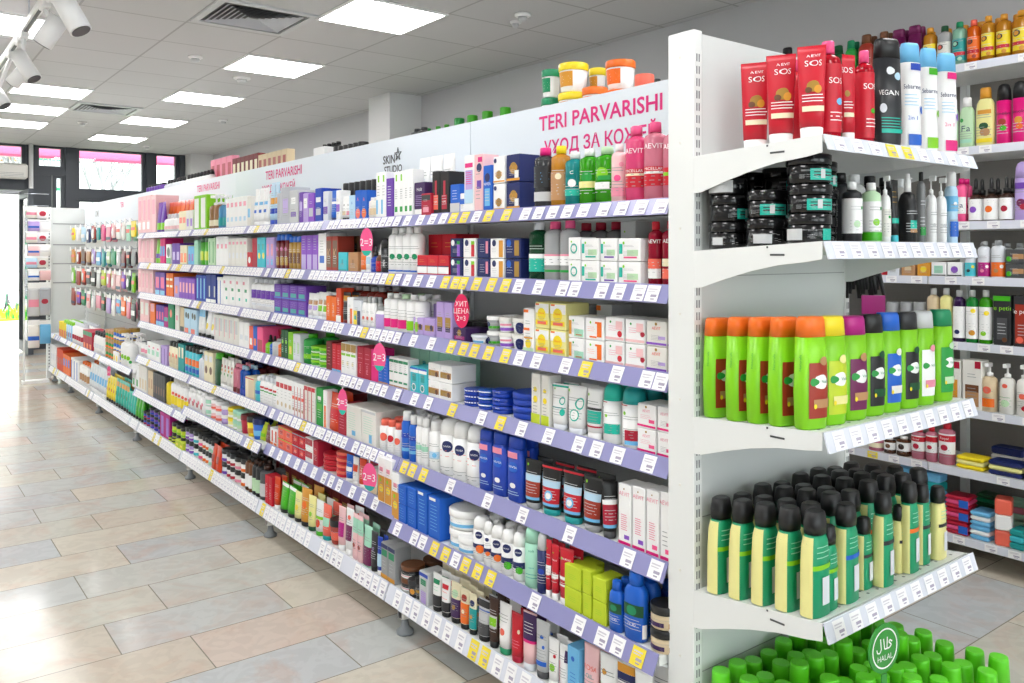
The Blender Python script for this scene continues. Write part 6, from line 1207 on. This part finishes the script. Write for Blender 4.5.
wall(2, [
 (950, 957, 1, 99, 'bot', 'palegreen', 'white', 'r:-.5,.2,.5,.5,green'), (958, 973, 1, 97, 'bot', 'palegreen', 'white', 't:0,.5,.22,navy,Fa o:-.3,.75,.3,green r:-.5,.1,.5,.2,mint'),
 (974, 993, 1, 87, 'bot', 'paleyellow', 'amber', 'r:-.4,.75,.5,.85,amber o:0,.45,.4,darkgreen o:.1,.3,.45,tan r:-.6,.05,.6,.15,yellow'), (994, 1009, 1, 83, 'deo', 'hotpink', 'black', 'o:0,.5,.5,brick o:.1,.35,.4,brightgreen t:0,.7,.09,charcoal,Palmolive'), (1010, 1026, 1, 80, 'deo', 'hotpink', 'black', 'o:0,.5,.5,amber o:.1,.35,.4,orange t:0,.7,.09,charcoal,Palmolive'),
])
wall(3, [
 (954, 965, 1, 178, 'rnd', 'pink', 'hotpink', 'r:-.8,.2,.8,.7,white t:0,.45,.2,navy,Fa', dict(rows=2)), (966, 980, 1, 178, 'dro', 'darkbrown', 'black', 'r:-1.2,.0,1.2,1,white o:0,.5,.5,violet l:-.6,.8,.6,.9,2,grey', dict(rows=2)), (981, 996, 1, 177, 'dro', 'darkbrown', 'black', 'r:-1.2,.0,1.2,1,white o:0,.5,.5,orange l:-.6,.8,.6,.9,2,grey', dict(rows=2)), (997, 1011, 1, 176, 'dro', 'darkbrown', 'black', 'r:-1.2,.0,1.2,1,white o:0,.5,.5,crimson l:-.6,.8,.6,.9,2,grey', dict(rows=2)),
 (1012, 1030, 1, 161, 'deo', 'lilac', 'lilac', 'o:0,.4,.5,plum o:.2,.3,.4,crimson r:-.5,.75,.5,.9,purple'),
])
wall(4, [
 (873, 885, 1, 262, 'box', 'red', '', 'r:-.6,.1,.6,.6,rose'), (887, 899, 1, 263, 'box', 'pearl', '', 'r:-.5,.3,.5,.6,lightgrey'), (901, 915, 1, 262, 'box', 'tan', '', 'r:-.5,.4,.5,.7,beige'), (917, 930, 1, 262, 'box', 'amber', '', 'o:0,.5,.5,yellow'), (931, 946, 1, 262, 'box', 'white', '', 'r:-1,.0,1,.1,charcoal r:-.6,.2,.6,.8,mint'), (947, 962, 1, 262, 'box', 'white', '', 'r:-1,.0,1,.1,charcoal o:0,.5,.5,violet'),
 (963, 974, 1, 242, 'rnd', 'pearl', 'grey', 'r:-1,.0,1,.5,aqua o:0,.2,.3,charcoal o:.5,.35,.3,yellow'), (976, 988, 1, 241, 'rnd', 'pearl', 'grey', 'r:-1,.0,1,.5,magenta o:0,.2,.3,rose o:.5,.35,.3,white'), (989, 1003, 1, 240, 'rnd', 'pearl', 'grey', 'r:-1,.0,1,.5,orange o:0,.2,.3,tan o:.5,.35,.3,white'), (1005, 1024, 1, 249, 'box', 'darkgrey', '', 'r:-.2,.3,1,.7,tan o:-.6,.3,.3,brightgreen', dict(st=2)),
 (975, 1024, 4, 243, 'rnd', 'lightgrey', 'grey', '', dict(**{'in': .075})),
])
wall(5, [
 (884, 896, 1, 302, 'jar', 'brown', 'grey', ''), (898, 910, 1, 302, 'jar', 'gold', 'grey', ''), (911, 923, 1, 302, 'jar', 'brick', 'grey', ''), (925, 937, 1, 288, 'rnd', 'beige', 'lightgrey', 'o:0,.3,.5,tan'), (938, 950, 1, 288, 'rnd', 'paleyellow', 'lightgrey', 'o:0,.3,.5,amber'),
 (951, 963, 1, 290, 'rnd', 'darkpurple:c', 'lightgrey', 'r:-1,.05,1,.85,white l:-.6,.5,.6,.7,3,grey o:0,.2,.4,navy'), (964, 976, 1, 290, 'rnd', 'green:c', 'lightgrey', 'r:-1,.05,1,.85,white o:.2,.2,.5,amber o:.3,.75,.4,yellow'), (977, 990, 1, 290, 'rnd', 'brightgreen:c', 'lightgrey', 'r:-1,.05,1,.85,white o:0,.2,.4,lime o:.3,.7,.4,yellow'), (993, 1011, 1, 295, 'box', 'charcoal', '', 'r:-.6,.1,.6,.55,darkgrey t:0,.75,.1,lime,le_petit o:.3,.1,.3,brown r:-1,.9,1,1,brightgreen'), (1013, 1032, 1, 296, 'box', 'charcoal', '', 'r:-.8,.05,.8,.85,brick o:-.3,.12,.4,coral t:0,.7,.1,white,le_petit'),
])
wall(6, [
 (940, 961, 1, 360, 'box', 'offwhite', '', 'r:-.7,.1,.7,.6,amber r:.3,.85,.9,1,crimson'), (962, 982, 1, 360, 'box', 'offwhite', '', 'r:-.7,.05,.7,.5,tan r:.3,.85,.9,1,crimson r:-.7,.35,.7,.5,brown'), (979, 995, 1, 363, 'pmp', 'beige', 'white', 'o:0,.7,.5,coral r:-.6,.1,.6,.4,orange'), (997, 1013, 1, 364, 'pmp', 'offwhite', 'white', 'o:0,.9,.3,coral o:0,.3,.5,palegreen l:-.5,.2,.5,.5,4,green'), (1014, 1030, 1, 365, 'pmp', 'offwhite', 'white', 'o:0,.6,.4,coral o:.2,.2,.4,red'),
])
wall(7, [
 (866, 880, 1, 438, 'rnd', 'rose:c', 'red', 'r:-1,.3,1,.8,cream'), (882, 893, 1, 438, 'rnd', 'brown:c', 'white', 'r:-1,.3,1,.9,white o:0,.6,.4,brown'), (894, 908, 1, 437, 'rnd', 'brown:c', 'white', 'r:-1,.3,1,.9,white o:0,.6,.4,darkbrown'), (909, 923, 1, 428, 'rnd', 'rose:c', 'red', 'r:-1,.3,1,.95,white r:-1,.7,1,.9,red o:0,.5,.4,crimson t:0,.8,.1,white,Royal'), (924, 935, 1, 427, 'rnd', 'rose:c', 'red', 'r:-1,.3,1,.95,white r:-1,.7,1,.9,red o:0,.5,.4,crimson'), (936, 952, 1, 424, 'rnd', 'rose:c', 'red', 'r:-1,.3,1,.95,white r:-1,.7,1,.9,red o:0,.5,.4,crimson t:0,.8,.1,white,Royal'),
 (955, 984, 1, 457, 'spg', 'yellow', 'paleyellow', '', dict(d=.09)), (987, 1022, 1, 462, 'spg', 'navy', 'paleyellow', '', dict(d=.09)), (990, 1024, 1, 448, 'spg', 'navy', 'offwhite', '', dict(d=.08, lift=1, **{'in': .1})), (1024, 1050, 1, 462, 'spg', 'navy', 'lightgrey', '', dict(d=.09)),
])
wall(8, [
 (944, 968, 1, 496, 'spg', 'crimson', 'pink', 'r:.2,.1,1,.8,blue', dict(st=3, d=.1)), (969, 990, 1, 512, 'spg', 'skyblue', 'white', '', dict(d=.1, st=2)), (991, 1008, 1, 499, 'spg', 'coral', 'white', '', dict(d=.09, st=1, rz=.3)), (1009, 1024, 1, 530, 'spg', 'teal', 'aqua', '', dict(d=.09)), (1025, 1050, 1, 508, 'spg', 'coral', 'offwhite', '', dict(st=2, d=.1)), (975, 1000, 1, 495, 'spg', 'darkgreen', 'emerald', '', dict(d=.08, st=3, **{'in': .13})), (1003, 1040, 1, 502, 'spg', 'mint', 'rose', '', dict(d=.08, st=2, **{'in': .13})),
 (895, 940, 2, 470, 'spg', 'skyblue', 'teal', '', dict(st=2)),
])
# tops of the goods on the wall unit that show above the gondola
for i, (u0, u1, n, v, code, b, c) in enumerate(((430, 447, 2, 125, 'rnd', 'green', 'brightgreen'), (449, 461, 1, 118, 'jar', 'emerald', 'green'), (462, 474, 1, 115, 'jar', 'lime', 'brightgreen'), (476, 490, 1, 111, 'jar', 'lime', 'brightgreen'), (492, 510, 1, 107, 'jar', 'lime', 'brightgreen'), (511, 545, 3, 109, 'bot', 'pink', 'rose'),
    (395, 402, 1, 137, 'rnd', 'green', 'brightgreen'), (406, 413, 1, 134, 'rnd', 'green', 'brightgreen'), (413, 421, 2, 129, 'rnd', 'darkgrey', 'charcoal'), (421, 428, 1, 128, 'rnd', 'lime', 'green'))):
    wall(1, [(u0, u1, n, v, code, b, c, '')])
for (u0, u1, n, v, b, c) in ((323, 343, 5, 144, 'charcoal', 'black'), (343, 366, 5, 143, 'darkgrey', 'black'), (262, 290, 6, 153, 'brick', 'darkred'), (240, 262, 5, 156, 'offwhite', 'grey'), (213, 238, 6, 158, 'darkred', 'palepink')):
    pass
# ------------------------------------------------------------------ goods on the gondola's upper rim
def rim(u0, u1, n, v, code, b, c, dec, x, z0, desc=None, st=1):
    y1, y0 = yat(u0, x), yat(u1, x); pitch = (y1-y0)/n; um = (u0+u1)/2; t = x/ray(um)[0]
    tot = (251-v)*t/FPX-z0; w = min(pitch*.96, .115)
    for i in range(n):
        for k in range(st):
            place(code, x, y1-pitch*(i+.5), H+z0+k*tot/st, w, w if code != 'box' else .05, tot/st-.001, b, c, dec, -math.pi/2, um < 330, desc, dict(grp='r', s=0, bay=bay_of(y1), i=i, n=n, k=k, st=st, r=0, rows=1))
for bay in range(7):      # top tray on the far side of the header
    pass
m = MB(); m.box(XC+.012, 1.36, H+.425, XC+.30, 9.8, H+.437, M_SHELF, .002)
tt_ = empty('top_tray', (XC+.15, 5.5, H+.425)); tag(tt_, 'white top tray behind the header boards carrying jars', 'shelf'); m.v = [(v[0]-XC-.15, v[1]-5.5, v[2]-H-.425) for v in m.v]; m.build('tray', tt_)
m = MB(); [m.box(-.138, y-.015, -H-.424, -.105, y+.015, .0, M_SHELF) for y in (-4.0, -2.85, -1.6, -.35, .9, 2.15, 3.4, 4.2)]; m.build('posts', tt_)
XT = XC+.09; ZT = .438
KA = 'r:-.5,.2,.5,.95,{0} l:-.4,.4,.4,.7,3,{1}'
def jarx(u0, u1, v1, c, lab, lift, dec, x=XT):
    um = (u0+u1)/2; y = yat(um, x); t = x*SY+y*CY; w = (u1-u0)*t/FPX; 
    place('jar2', x, y, H+ZT+lift, w, w, .098, 'white', c, dec, -math.pi/2, False, lab, dict(grp='x'))
@kind('jar2', 'hair_mask_jar', 'jar', 'jar')
def k_jar2(w, d, h, b, c, seg):
    r = w/2
    body = [(0, r*.78, r*.78, 2), (.03*h, r*.82, r*.82, 2), (.74*h, r*.94, r*.94, 2)]
    lid = [(.742*h, r*.98, r*.98, 2), (.76*h, r, r, 2), (.97*h, r, r, 2), (h, r*.95, r*.95, 2)]
    p, s = two(b, c, body, lid, seg, ('jar_body', 'lid')); return p, s, .05*h, .72*h
for (u0, u1, c, nm, k) in ((541, 560, 'emerald', 'green', 'emerald'), (558, 588, 'yellow', 'yellow', 'amber'), (605, 635, 'orange', 'orange', 'orange')):
    xx_ = XT+.085 if nm == 'orange' else XT-.012; jarx(u0, u1, 0, c, f'lower white jar with {nm} lid behind the header board', .0, KA.format(k, 'white'), xx_); jarx(u0+.5, u1+.5, 0, c, f'upper white jar with {nm} lid above the header board', .1, KA.format(k, 'white'), xx_)
jarx(589, 606, 0, 'yellow', 'white jar with yellow lid set back between the stacks', .1, KA.format('amber', 'white'), XT+.10); jarx(589, 606, 0, 'yellow', 'lower yellow-lidded jar directly under the set back jar', .0, '', XT+.10)
jarx(582, 608, 0, 'orange', 'lower jar with orange lid between the stacks', .0, KA.format('orange', 'white'), XT-.02)
rim(637, 652, 1, 75, 'jar', 'white', 'coral', '', XC+.1, .438, 'white jar with coral lid showing over the nearest header'); rim(655, 660, 1, 79, 'jar', 'charcoal', 'black', '', XC+.06, .438)
rim(323, 341, 4, 143, 'rnd', 'charcoal', 'black', '', XC+.1, .438); rim(341, 366, 5, 144, 'jar', 'darkgrey', 'black', '', XC+.1, .438); rim(414, 428, 2, 128, 'rnd', 'darkgrey', 'charcoal', '', XC+.1, .438, None)
rim(262, 291, 6, 152, 'box', 'beige', '', 'r:-.6,.3,.6,.8,brick', XC+.1, .438); rim(236, 262, 6, 156, 'box', 'darkred', '', 'r:-.6,.3,.6,.8,cream', XC+.1, .438); rim(214, 236, 4, 158, 'box', 'rose', '', 'r:-.6,.3,.6,.8,crimson', XC+.1, .438)
rim(188, 214, 8, 172, 'spr', 'white', 'black', '', XC+.06, .438); rim(168, 186, 6, 178, 'spr', 'pearl', 'black', '', XC+.06, .438); rim(150, 166, 6, 184, 'rnd', 'purple', 'charcoal', '', XC+.06, .438)
# ------------------------------------------------------------------ hanging packs on the hook bays
def hook(x0, y, z, mesh=[None]):
    if not mesh[0]:
        m = MB(); m.tube((0, 0, 0), (-.22, 0, 0), .0022, .0022, 'silver:s', 6); m.tube((-.22, 0, 0), (-.235, 0, .015), .0022, .0022, 'silver:s', 6); m.box(-.245, -.022, -.02, -.24, .022, .02, 'white'); mesh[0] = m.mesh('display_hook')
    o = bpy.data.objects.new('display_hook', mesh[0]); COL.objects.link(o); o.location = (x0, y, z); return o
PK = [(.235, .155, 'yellow offwhite paleblue navy brick teal hotpink rose palepink white offwhite mint'.split()), (.02, .155, 'amber brick brown tan lilac skyblue teal palegreen emerald lightgrey darkred charcoal grey'.split()), (-.165, .165, 'lime brick coral darkgrey charcoal lightgrey yellowgreen rose palepink palepink violet darkgreen lime'.split()), (-.37, .17, 'brick violet emerald palepink lightgrey rose darkgreen lilac white skyblue orange rose darkgrey'.split())]
for rI, (ztop, hh, cols) in enumerate(PK):
    us = [71+i*(5.0) for i in range(13)]; 
    for i, u in enumerate(us):
        if rI == 0 and i == 0: pass
        x = 1.585; y = yat(u+2, x); b = cols[i % len(cols)]
        if y > 9.7 or y < 6.45: continue
        ho = hook(XC-.015, y, H+ztop); tag(ho, f'display hook, {("top", "second", "third", "lowest")[rI]} row, {ORD[i]} from the left', 'hook', 'display hooks of the hook bays')
        wv = abs(yat(u, x)-yat(u+5, x))*.93*(.7+.3*((i*7+rI*3) % 5)/4)
        for k in range(2):
            R = random.Random(rI*50+i)
            dd = R.choice(('r:-.6,.3,.6,.6,white', 'o:0,.5,.5,white', 'r:-.7,.1,.7,.3,navy', 'r:-.6,.5,.6,.75,coral', ''))
            place('pak', XC-.23+k*.05, y, H+ztop-hh*(.8+.2*((i*5+rI) % 4)/3)-.004, min(wv, .2), .022, hh*(.8+.2*((i*5+rI) % 4)/3)*(1.0), b, 'white' if i % 2 else b, dd, -math.pi/2, True, None, dict(grp='h', s=rI, i=i, n=len(us), k=k))
# things hanging on the far end of the gondola
FE = empty('end_cap_shelving', (1.46, 9.9, 0)); tag(FE, 'far end frame of the gondola with bare grey backs, near the entrance', 'shelving')
m = MB(); m.box(0, -.02, .05, .4, .0, H+.455, M_PANEL)
for zz in (.28, .06, -.14, -.34): m.box(.03, -.024, H+zz, .38, -.02, H+zz+.012, 'grey')
m.build('back_panel', FE)
m = MB(); m.box(-.03, -.05, .02, .012, .0, H+.46, M_SHELF)
for k in range(50): m.box(-.014, -.0515, .1+k*.033, -.004, -.05, .118+k*.033, M_SLOT)
m.build('upright', FE)
hang = []
HC = ['offwhite', 'white', 'palepink', 'lilac', 'white', 'rose', 'offwhite', 'pearl', 'skyblue', 'palepink', 'white', 'lightgrey', 'paleblue', 'offwhite']
for r_, z in enumerate((.33, .20, .08, -.05, -.17, -.30)):
    for q in range(2): hang.append((HC[(r_*3+q) % 14], 1.26+q*.11+(r_ % 2)*.02, z, .12, 'pak'))
hang += [('lightgrey', 1.28, -.66, .34, 'pak'), ('silver', 1.39, -.66, .34, 'pak'), ('offwhite', 1.28, -.98, .28, 'pak'), ('skyblue', 1.39, -.95, .24, 'pak')]
for i, (b, x, z, hh, kd) in enumerate(hang):
    y = 9.62+.07*(i % 2); ho = None
    place('pak', x, y, H+z, .105, .03, hh, b, 'white', ('r:-.6,.3,.6,.6,rose', 'o:0,.5,.5,crimson', 'r:-.7,.3,.7,.5,blue', '')[i % 4], -.2, True, f'{cw(b)} hanging pack on the far gondola end, {ORD[min(i, 15)]} from the top', dict(grp='x'))
m = MB(); m.box(1.2, 9.72, 0.02, 1.215, 9.735, H+.46, M_SHELF); 
for z in (.38, .26, .1, -.08, -.2, -.6, -.9): m.tube((1.2, 9.66+.0, H+z+.2), (1.42, 9.66, H+z+.2), .003, .003, 'silver:s', 6)
m.box(1.19, 9.68, 0.001, 1.43, 9.80, .03, M_SHELF); tag(m.build('hook_stand'), 'slim white hook stand with hanging packs at the far gondola end', 'display stand')
# ------------------------------------------------------------------ round "2=3" shelf wobblers
def wob(u, v, ru, rv, c1, c2, txt_, lab, x=1.46):
    r = ray(u, v); t = x/r[0]; y = r[1]*t; z = r[2]*t; a = ru*t/FPX*1.02; b = rv*t/FPX
    e = empty('shelf_wobbler', (x, y, H+z+b)); tag(e, lab, 'shelf sign', 'oval shelf wobblers')
    e.rotation_euler = (0, 0, -math.radians(68)); m = MB(); n = 28
    for s_, yy in ((1, -.0008), (-1, .0008)):
        pts = [(a*math.cos(2*math.pi*i/n), yy, -b+b*math.sin(2*math.pi*i/n)) for i in range(n)]
        n0 = len(m.v); m.v += pts; q_ = 3; up = [n0+(i-q_) % n for i in range(n//2+1+2*q_)]; dn = [n0+(n//2+q_+i) % n for i in range(n//2+1-2*q_)]
        m.face(up if s_ > 0 else up[::-1], c1); m.face(dn if s_ > 0 else dn[::-1], c2)
    for i in range(n): m.face((i, (i+1) % n, n+(i+1) % n, n+i), c1)
    m.build('disc', e)
    m = MB(); vs, fs = text_tris(txt_); S = b*.75; m.v = [(x_*S, -.0016, -b*1.05+y_*S) for x_, y_ in vs]
    for f_ in fs: m.face(f_, 'white')
    if txt_ != '2=3':
        m = MB()
        for j, tx in enumerate(('ХИТ', 'ЦЕНА', '2=3')):
            vs, fs = text_tris(tx); S = b*.42; n0 = len(m.v); m.v += [(x_*S, -.0016, -b*(.6+.42*j)+y_*S) for x_, y_ in vs]
            for f_ in fs: m.face([n0+q for q in f_], 'white')
    m.build('lettering', e, None, 'white lettering')
    m = MB(); m.box(-.003, -.0004, -.002, .003, .0004, .016, 'white:c'); m.build('clip', e)
wob(461.5, 311, 9, 17, 'e01c5a', 'e01c5a', 'TEXT', 'round crimson shelf wobbler hanging over the purple cartons', 1.475)
wob(379.5, 357, 8, 14, 'pink', 'turquoise', '2=3', 'pink and teal oval wobbler over the crimson cartons, fourth shelf', 1.475)
wob(366.5, 242, 8, 14, 'pink', 'turquoise', '2=3', 'pink and teal oval wobbler hanging from the top shelf', 1.475)
wob(342.5, 402, 6, 13, 'pink', 'turquoise', '2=3', 'pink and teal oval wobbler over the red pouch, fifth shelf', 1.46)
wob(369.5, 477, 9, 14, 'pink', 'teal', '2=3', 'pink and teal oval wobbler low over the yellow cartons', 1.43)
wob(109, 372, 3, 6, 'pink', 'white', '2=3', 'small pink wobbler far away under the hook bays', 1.43)
# ------------------------------------------------------------------ two people outside the door
def person2(x, y, hgt, coat, trousers, pose, lab):
    t = empty('person', (x, y, -2.8)); tag(t, lab, 'person'); s = hgt/1.75
    J = [(0, 0, .95), (0, 0, 1.2), (0, 0, 1.40), (0, 0, 1.5), (0, 0, 1.60), (0, -.01, 1.70), (.1, 0, .88), (.12, -.14*pose, .5), (.12, .04, .09), (.12, -.12, .04), (-.1, 0, .88), (-.12, .10*pose, .5), (-.12, .3*pose, .12), (-.12, .17*pose, .05),
         (.19, 0, 1.38), (.25, .03, 1.12), (.24, -.12, .88), (.24, -.16, .79), (-.19, 0, 1.38), (-.25, .03, 1.12), (-.24, -.1, .88), (-.24, -.14, .79)]
    Ed = [(0, 1), (1, 2), (2, 3), (3, 4), (4, 5), (0, 6), (6, 7), (7, 8), (8, 9), (0, 10), (10, 11), (11, 12), (12, 13), (2, 14), (14, 15), (15, 16), (16, 17), (2, 18), (18, 19), (19, 20), (20, 21)]
    Rr = [.15, .14, .15, .055, .09, .085, .1, .075, .05, .045, .1, .075, .05, .045, .07, .05, .035, .035, .07, .05, .035, .035]
    bm = bmesh.new(); sl = bm.verts.layers.skin.verify(); vs = []
    for j, r in zip(J, Rr):
        v = bm.verts.new([c*s for c in j]); v[sl].radius = (r*s, r*s*(.75 if r > .12 else 1)); vs.append(v)
    for a, b in Ed: bm.edges.new((vs[a], vs[b]))
    vs[0][sl].use_root = True
    me = bpy.data.meshes.new('body'); bm.to_mesh(me); bm.free(); o = bpy.data.objects.new('body', me); COL.objects.link(o)
    o.modifiers.new('skin', 'SKIN'); o.modifiers.new('sub', 'SUBSURF').levels = 2
    dg = bpy.context.evaluated_depsgraph_get(); ev = bpy.data.meshes.new_from_object(o.evaluated_get(dg)); bpy.data.objects.remove(o)
    for k in (coat, trousers, 'e0b494', 'darkbrown'): ev.materials.append(mat(k+':m'))
    for p in ev.polygons:
        c = p.center/s; p.use_smooth = True
        p.material_index = 3 if c.z > 1.66 or (c.z > 1.58 and c.y > .02) else 2 if c.z > 1.47 or (c.z < .84 and abs(c.x) > .19) else 0 if c.z > .86 or abs(c.x) > .2 else 1
    ev.name = 'body'; o = bpy.data.objects.new('body', ev); COL.objects.link(o); o.parent = t; return t
def outx(u, y): r = ray(u); return r[0]/r[1]*y
person2(outx(7, 62), 62, 1.7, 'darkgrey', 'charcoal', 1, 'person in dark clothes walking outside on the pavement').rotation_euler = (0, 0, 1.3)
person2(outx(19, 60), 60, 1.8, 'lightgrey', 'darkgrey', .6, 'person in pale top standing behind the fence outside').rotation_euler = (0, 0, -.4)
# ------------------------------------------------------------------ labels: each says which one
def label_pass():
    from collections import Counter, defaultdict
    cnt = defaultdict(list)
    for o, d, f in ALL:
        g = f.get('grp'); s = f.get('s')
        if g in ('g', 'w', 'r', 'h'):
            where = ''
            if g == 'g': where = f'{SHW[s]} shelf, {BAYW[f["bay"]]}'
            elif g == 'w': where = f'{ORD[s-1]} wall shelf'
            elif g == 'r': where = f'top tray, {BAYW[f["bay"]]}'
            else: where = f'{("top", "second", "third", "lowest")[s]} hook row'
            cnt[(where, d)].append((o, f))
        elif g == 'e' and 's' in f: cnt[('on end shelf '+str(s), d)].append((o, f))
        else: o['label'] = d
    EW = {1: 'top end shelf', 2: 'second end shelf', 3: 'third end shelf', 4: 'fourth end shelf', 5: 'end-cap base'}
    for (where, d), L in cnt.items():
        if where.startswith('on end'):
            s = int(where[-1]); L.sort(key=lambda q: (q[1]['col'], q[1]['dep'])); n = len(L)
            for i, (o, f) in enumerate(L):
                lb = d if n == 1 else f'{d}, {ORD[i] if i < 16 else "last"} from left'
                if len(lb.split())+4 <= 16 and 'shelf' not in lb: lb += ', '+EW[s]
                o['label'] = lb
                if any(w in d for w in ('lime shampoo', 'green and yellow', 'bright green bottle', 'black jar')): o['group'] = {'l': 'lime shampoo bottles on the third end shelf', 'g': 'green and yellow bottles on the fourth end shelf', 'b': 'bright green bottles on the end-cap base', 'w': 'black jars on the second end shelf'}.get(d[0], 'green and yellow bottles on the fourth end shelf')
            continue
        # order along the shelf: far (left) to near (right); depth row and stack level told in words
        ys = sorted({round(-o.location.y, 3) for o, f in L}); n = len(ys)
        seen = Counter()
        xs = sorted({round(o.location.x, 2) for o, f in L})
        byy = defaultdict(list)
        for o, f in L: byy[round(-o.location.y, 3)].append((o, f))
        for i, yk in enumerate(ys):
            col = byy[yk]
            cx = sorted({round(o.location.x, 2) for o, f in col})
            for o, f in col:
                r = cx.index(round(o.location.x, 2)); zz = sorted({round(q.location.z, 3) for q, _ in col if abs(q.location.x-o.location.x) < .011}); k = zz.index(round(o.location.z, 3)); m = len(zz)
                pre = []
                if m > 1: pre.append('lower' if k == 0 else 'upper' if k == m-1 else 'middle' if m == 3 else ORD[k]+'-level')
                if len(cx) > 1: pre.append('front' if r == 0 else 'rear' if r == len(cx)-1 else 'inner')
                base = ' '.join(pre+[d])
                if n > 1: base += f', {ORD[i] if i < 16 else "last"} of {NUM[min(n, 16)]} from left' 
                lb = f'{base}, {where}'
                if len(lb.split()) > 16: lb = lb.replace(' from left', '')
                if len(lb.split()) > 16: lb = lb.replace(' flip-top', '').replace(' standing', '').replace('rounded ', '').replace('round ', '')
                if len(lb.split()) > 16: lb = lb.replace(' bay along', ' bay')
                o['label'] = lb
        if len(L) > 1:
            for o, f in L: o['group'] = f'{d}s, {where}'[:90] if 'with' not in d else d.split(' with')[0]+'s with'+d.split(' with')[1]+', '+where
    c = Counter(o['label'] for o, _, _ in ALL)
    bad = [k for k, v in c.items() if v > 1 or len(k.split()) > 16]
    print('LABELS', len(ALL), 'dup/long', len(bad), bad[:12])

# cartons beyond the 300 that show largest become one object of kind stuff
def merge_rest(base, keep, lab, cat):
    L = [o for o, _, _ in ALL if o.name.split('.')[0] == base and o.type == 'MESH']
    info = {o: f for o, _, f in ALL}
    def size(o):
        x, y, z = o.location; d = x*SY+y*CY; f = info[o]
        hid = (f.get('r', 0) > 0)*.25 if f.get('s', 9) > 3 else (f.get('r', 0) > 0)*.1
        bb = o.data.vertices; h_ = max(v.co.z for v in bb)-min(v.co.z for v in bb); w_ = max(v.co.x for v in bb)-min(v.co.x for v in bb)
        return h_*w_/(d*d)*(hid if f.get('r', 0) else 1.0)
    L.sort(key=size, reverse=True); rest = L[keep:]
    if not rest: return
    m = MB()
    for o in rest:
        M = Matrix.Translation(o.location) @ Matrix.Rotation(o.rotation_euler.z, 4, 'Z'); n0 = len(m.v)
        m.v += [tuple(M @ v.co) for v in o.data.vertices]
        keys = [mm for mm in o.data.materials]
        for p in o.data.polygons: m.face([n0+i for i in p.vertices], keys[p.material_index], p.use_smooth)
        bpy.data.objects.remove(o)
    ro = m.build('stacked_cartons'); tag(ro, lab, cat, kind='stuff')
    gone = set(id(o) for o in rest); ALL[:] = [a for a in ALL if id(a[0]) not in gone]
merge_rest('carton', 296, 'small far away and half hidden cartons along the gondola shelves', 'boxes')
label_pass()
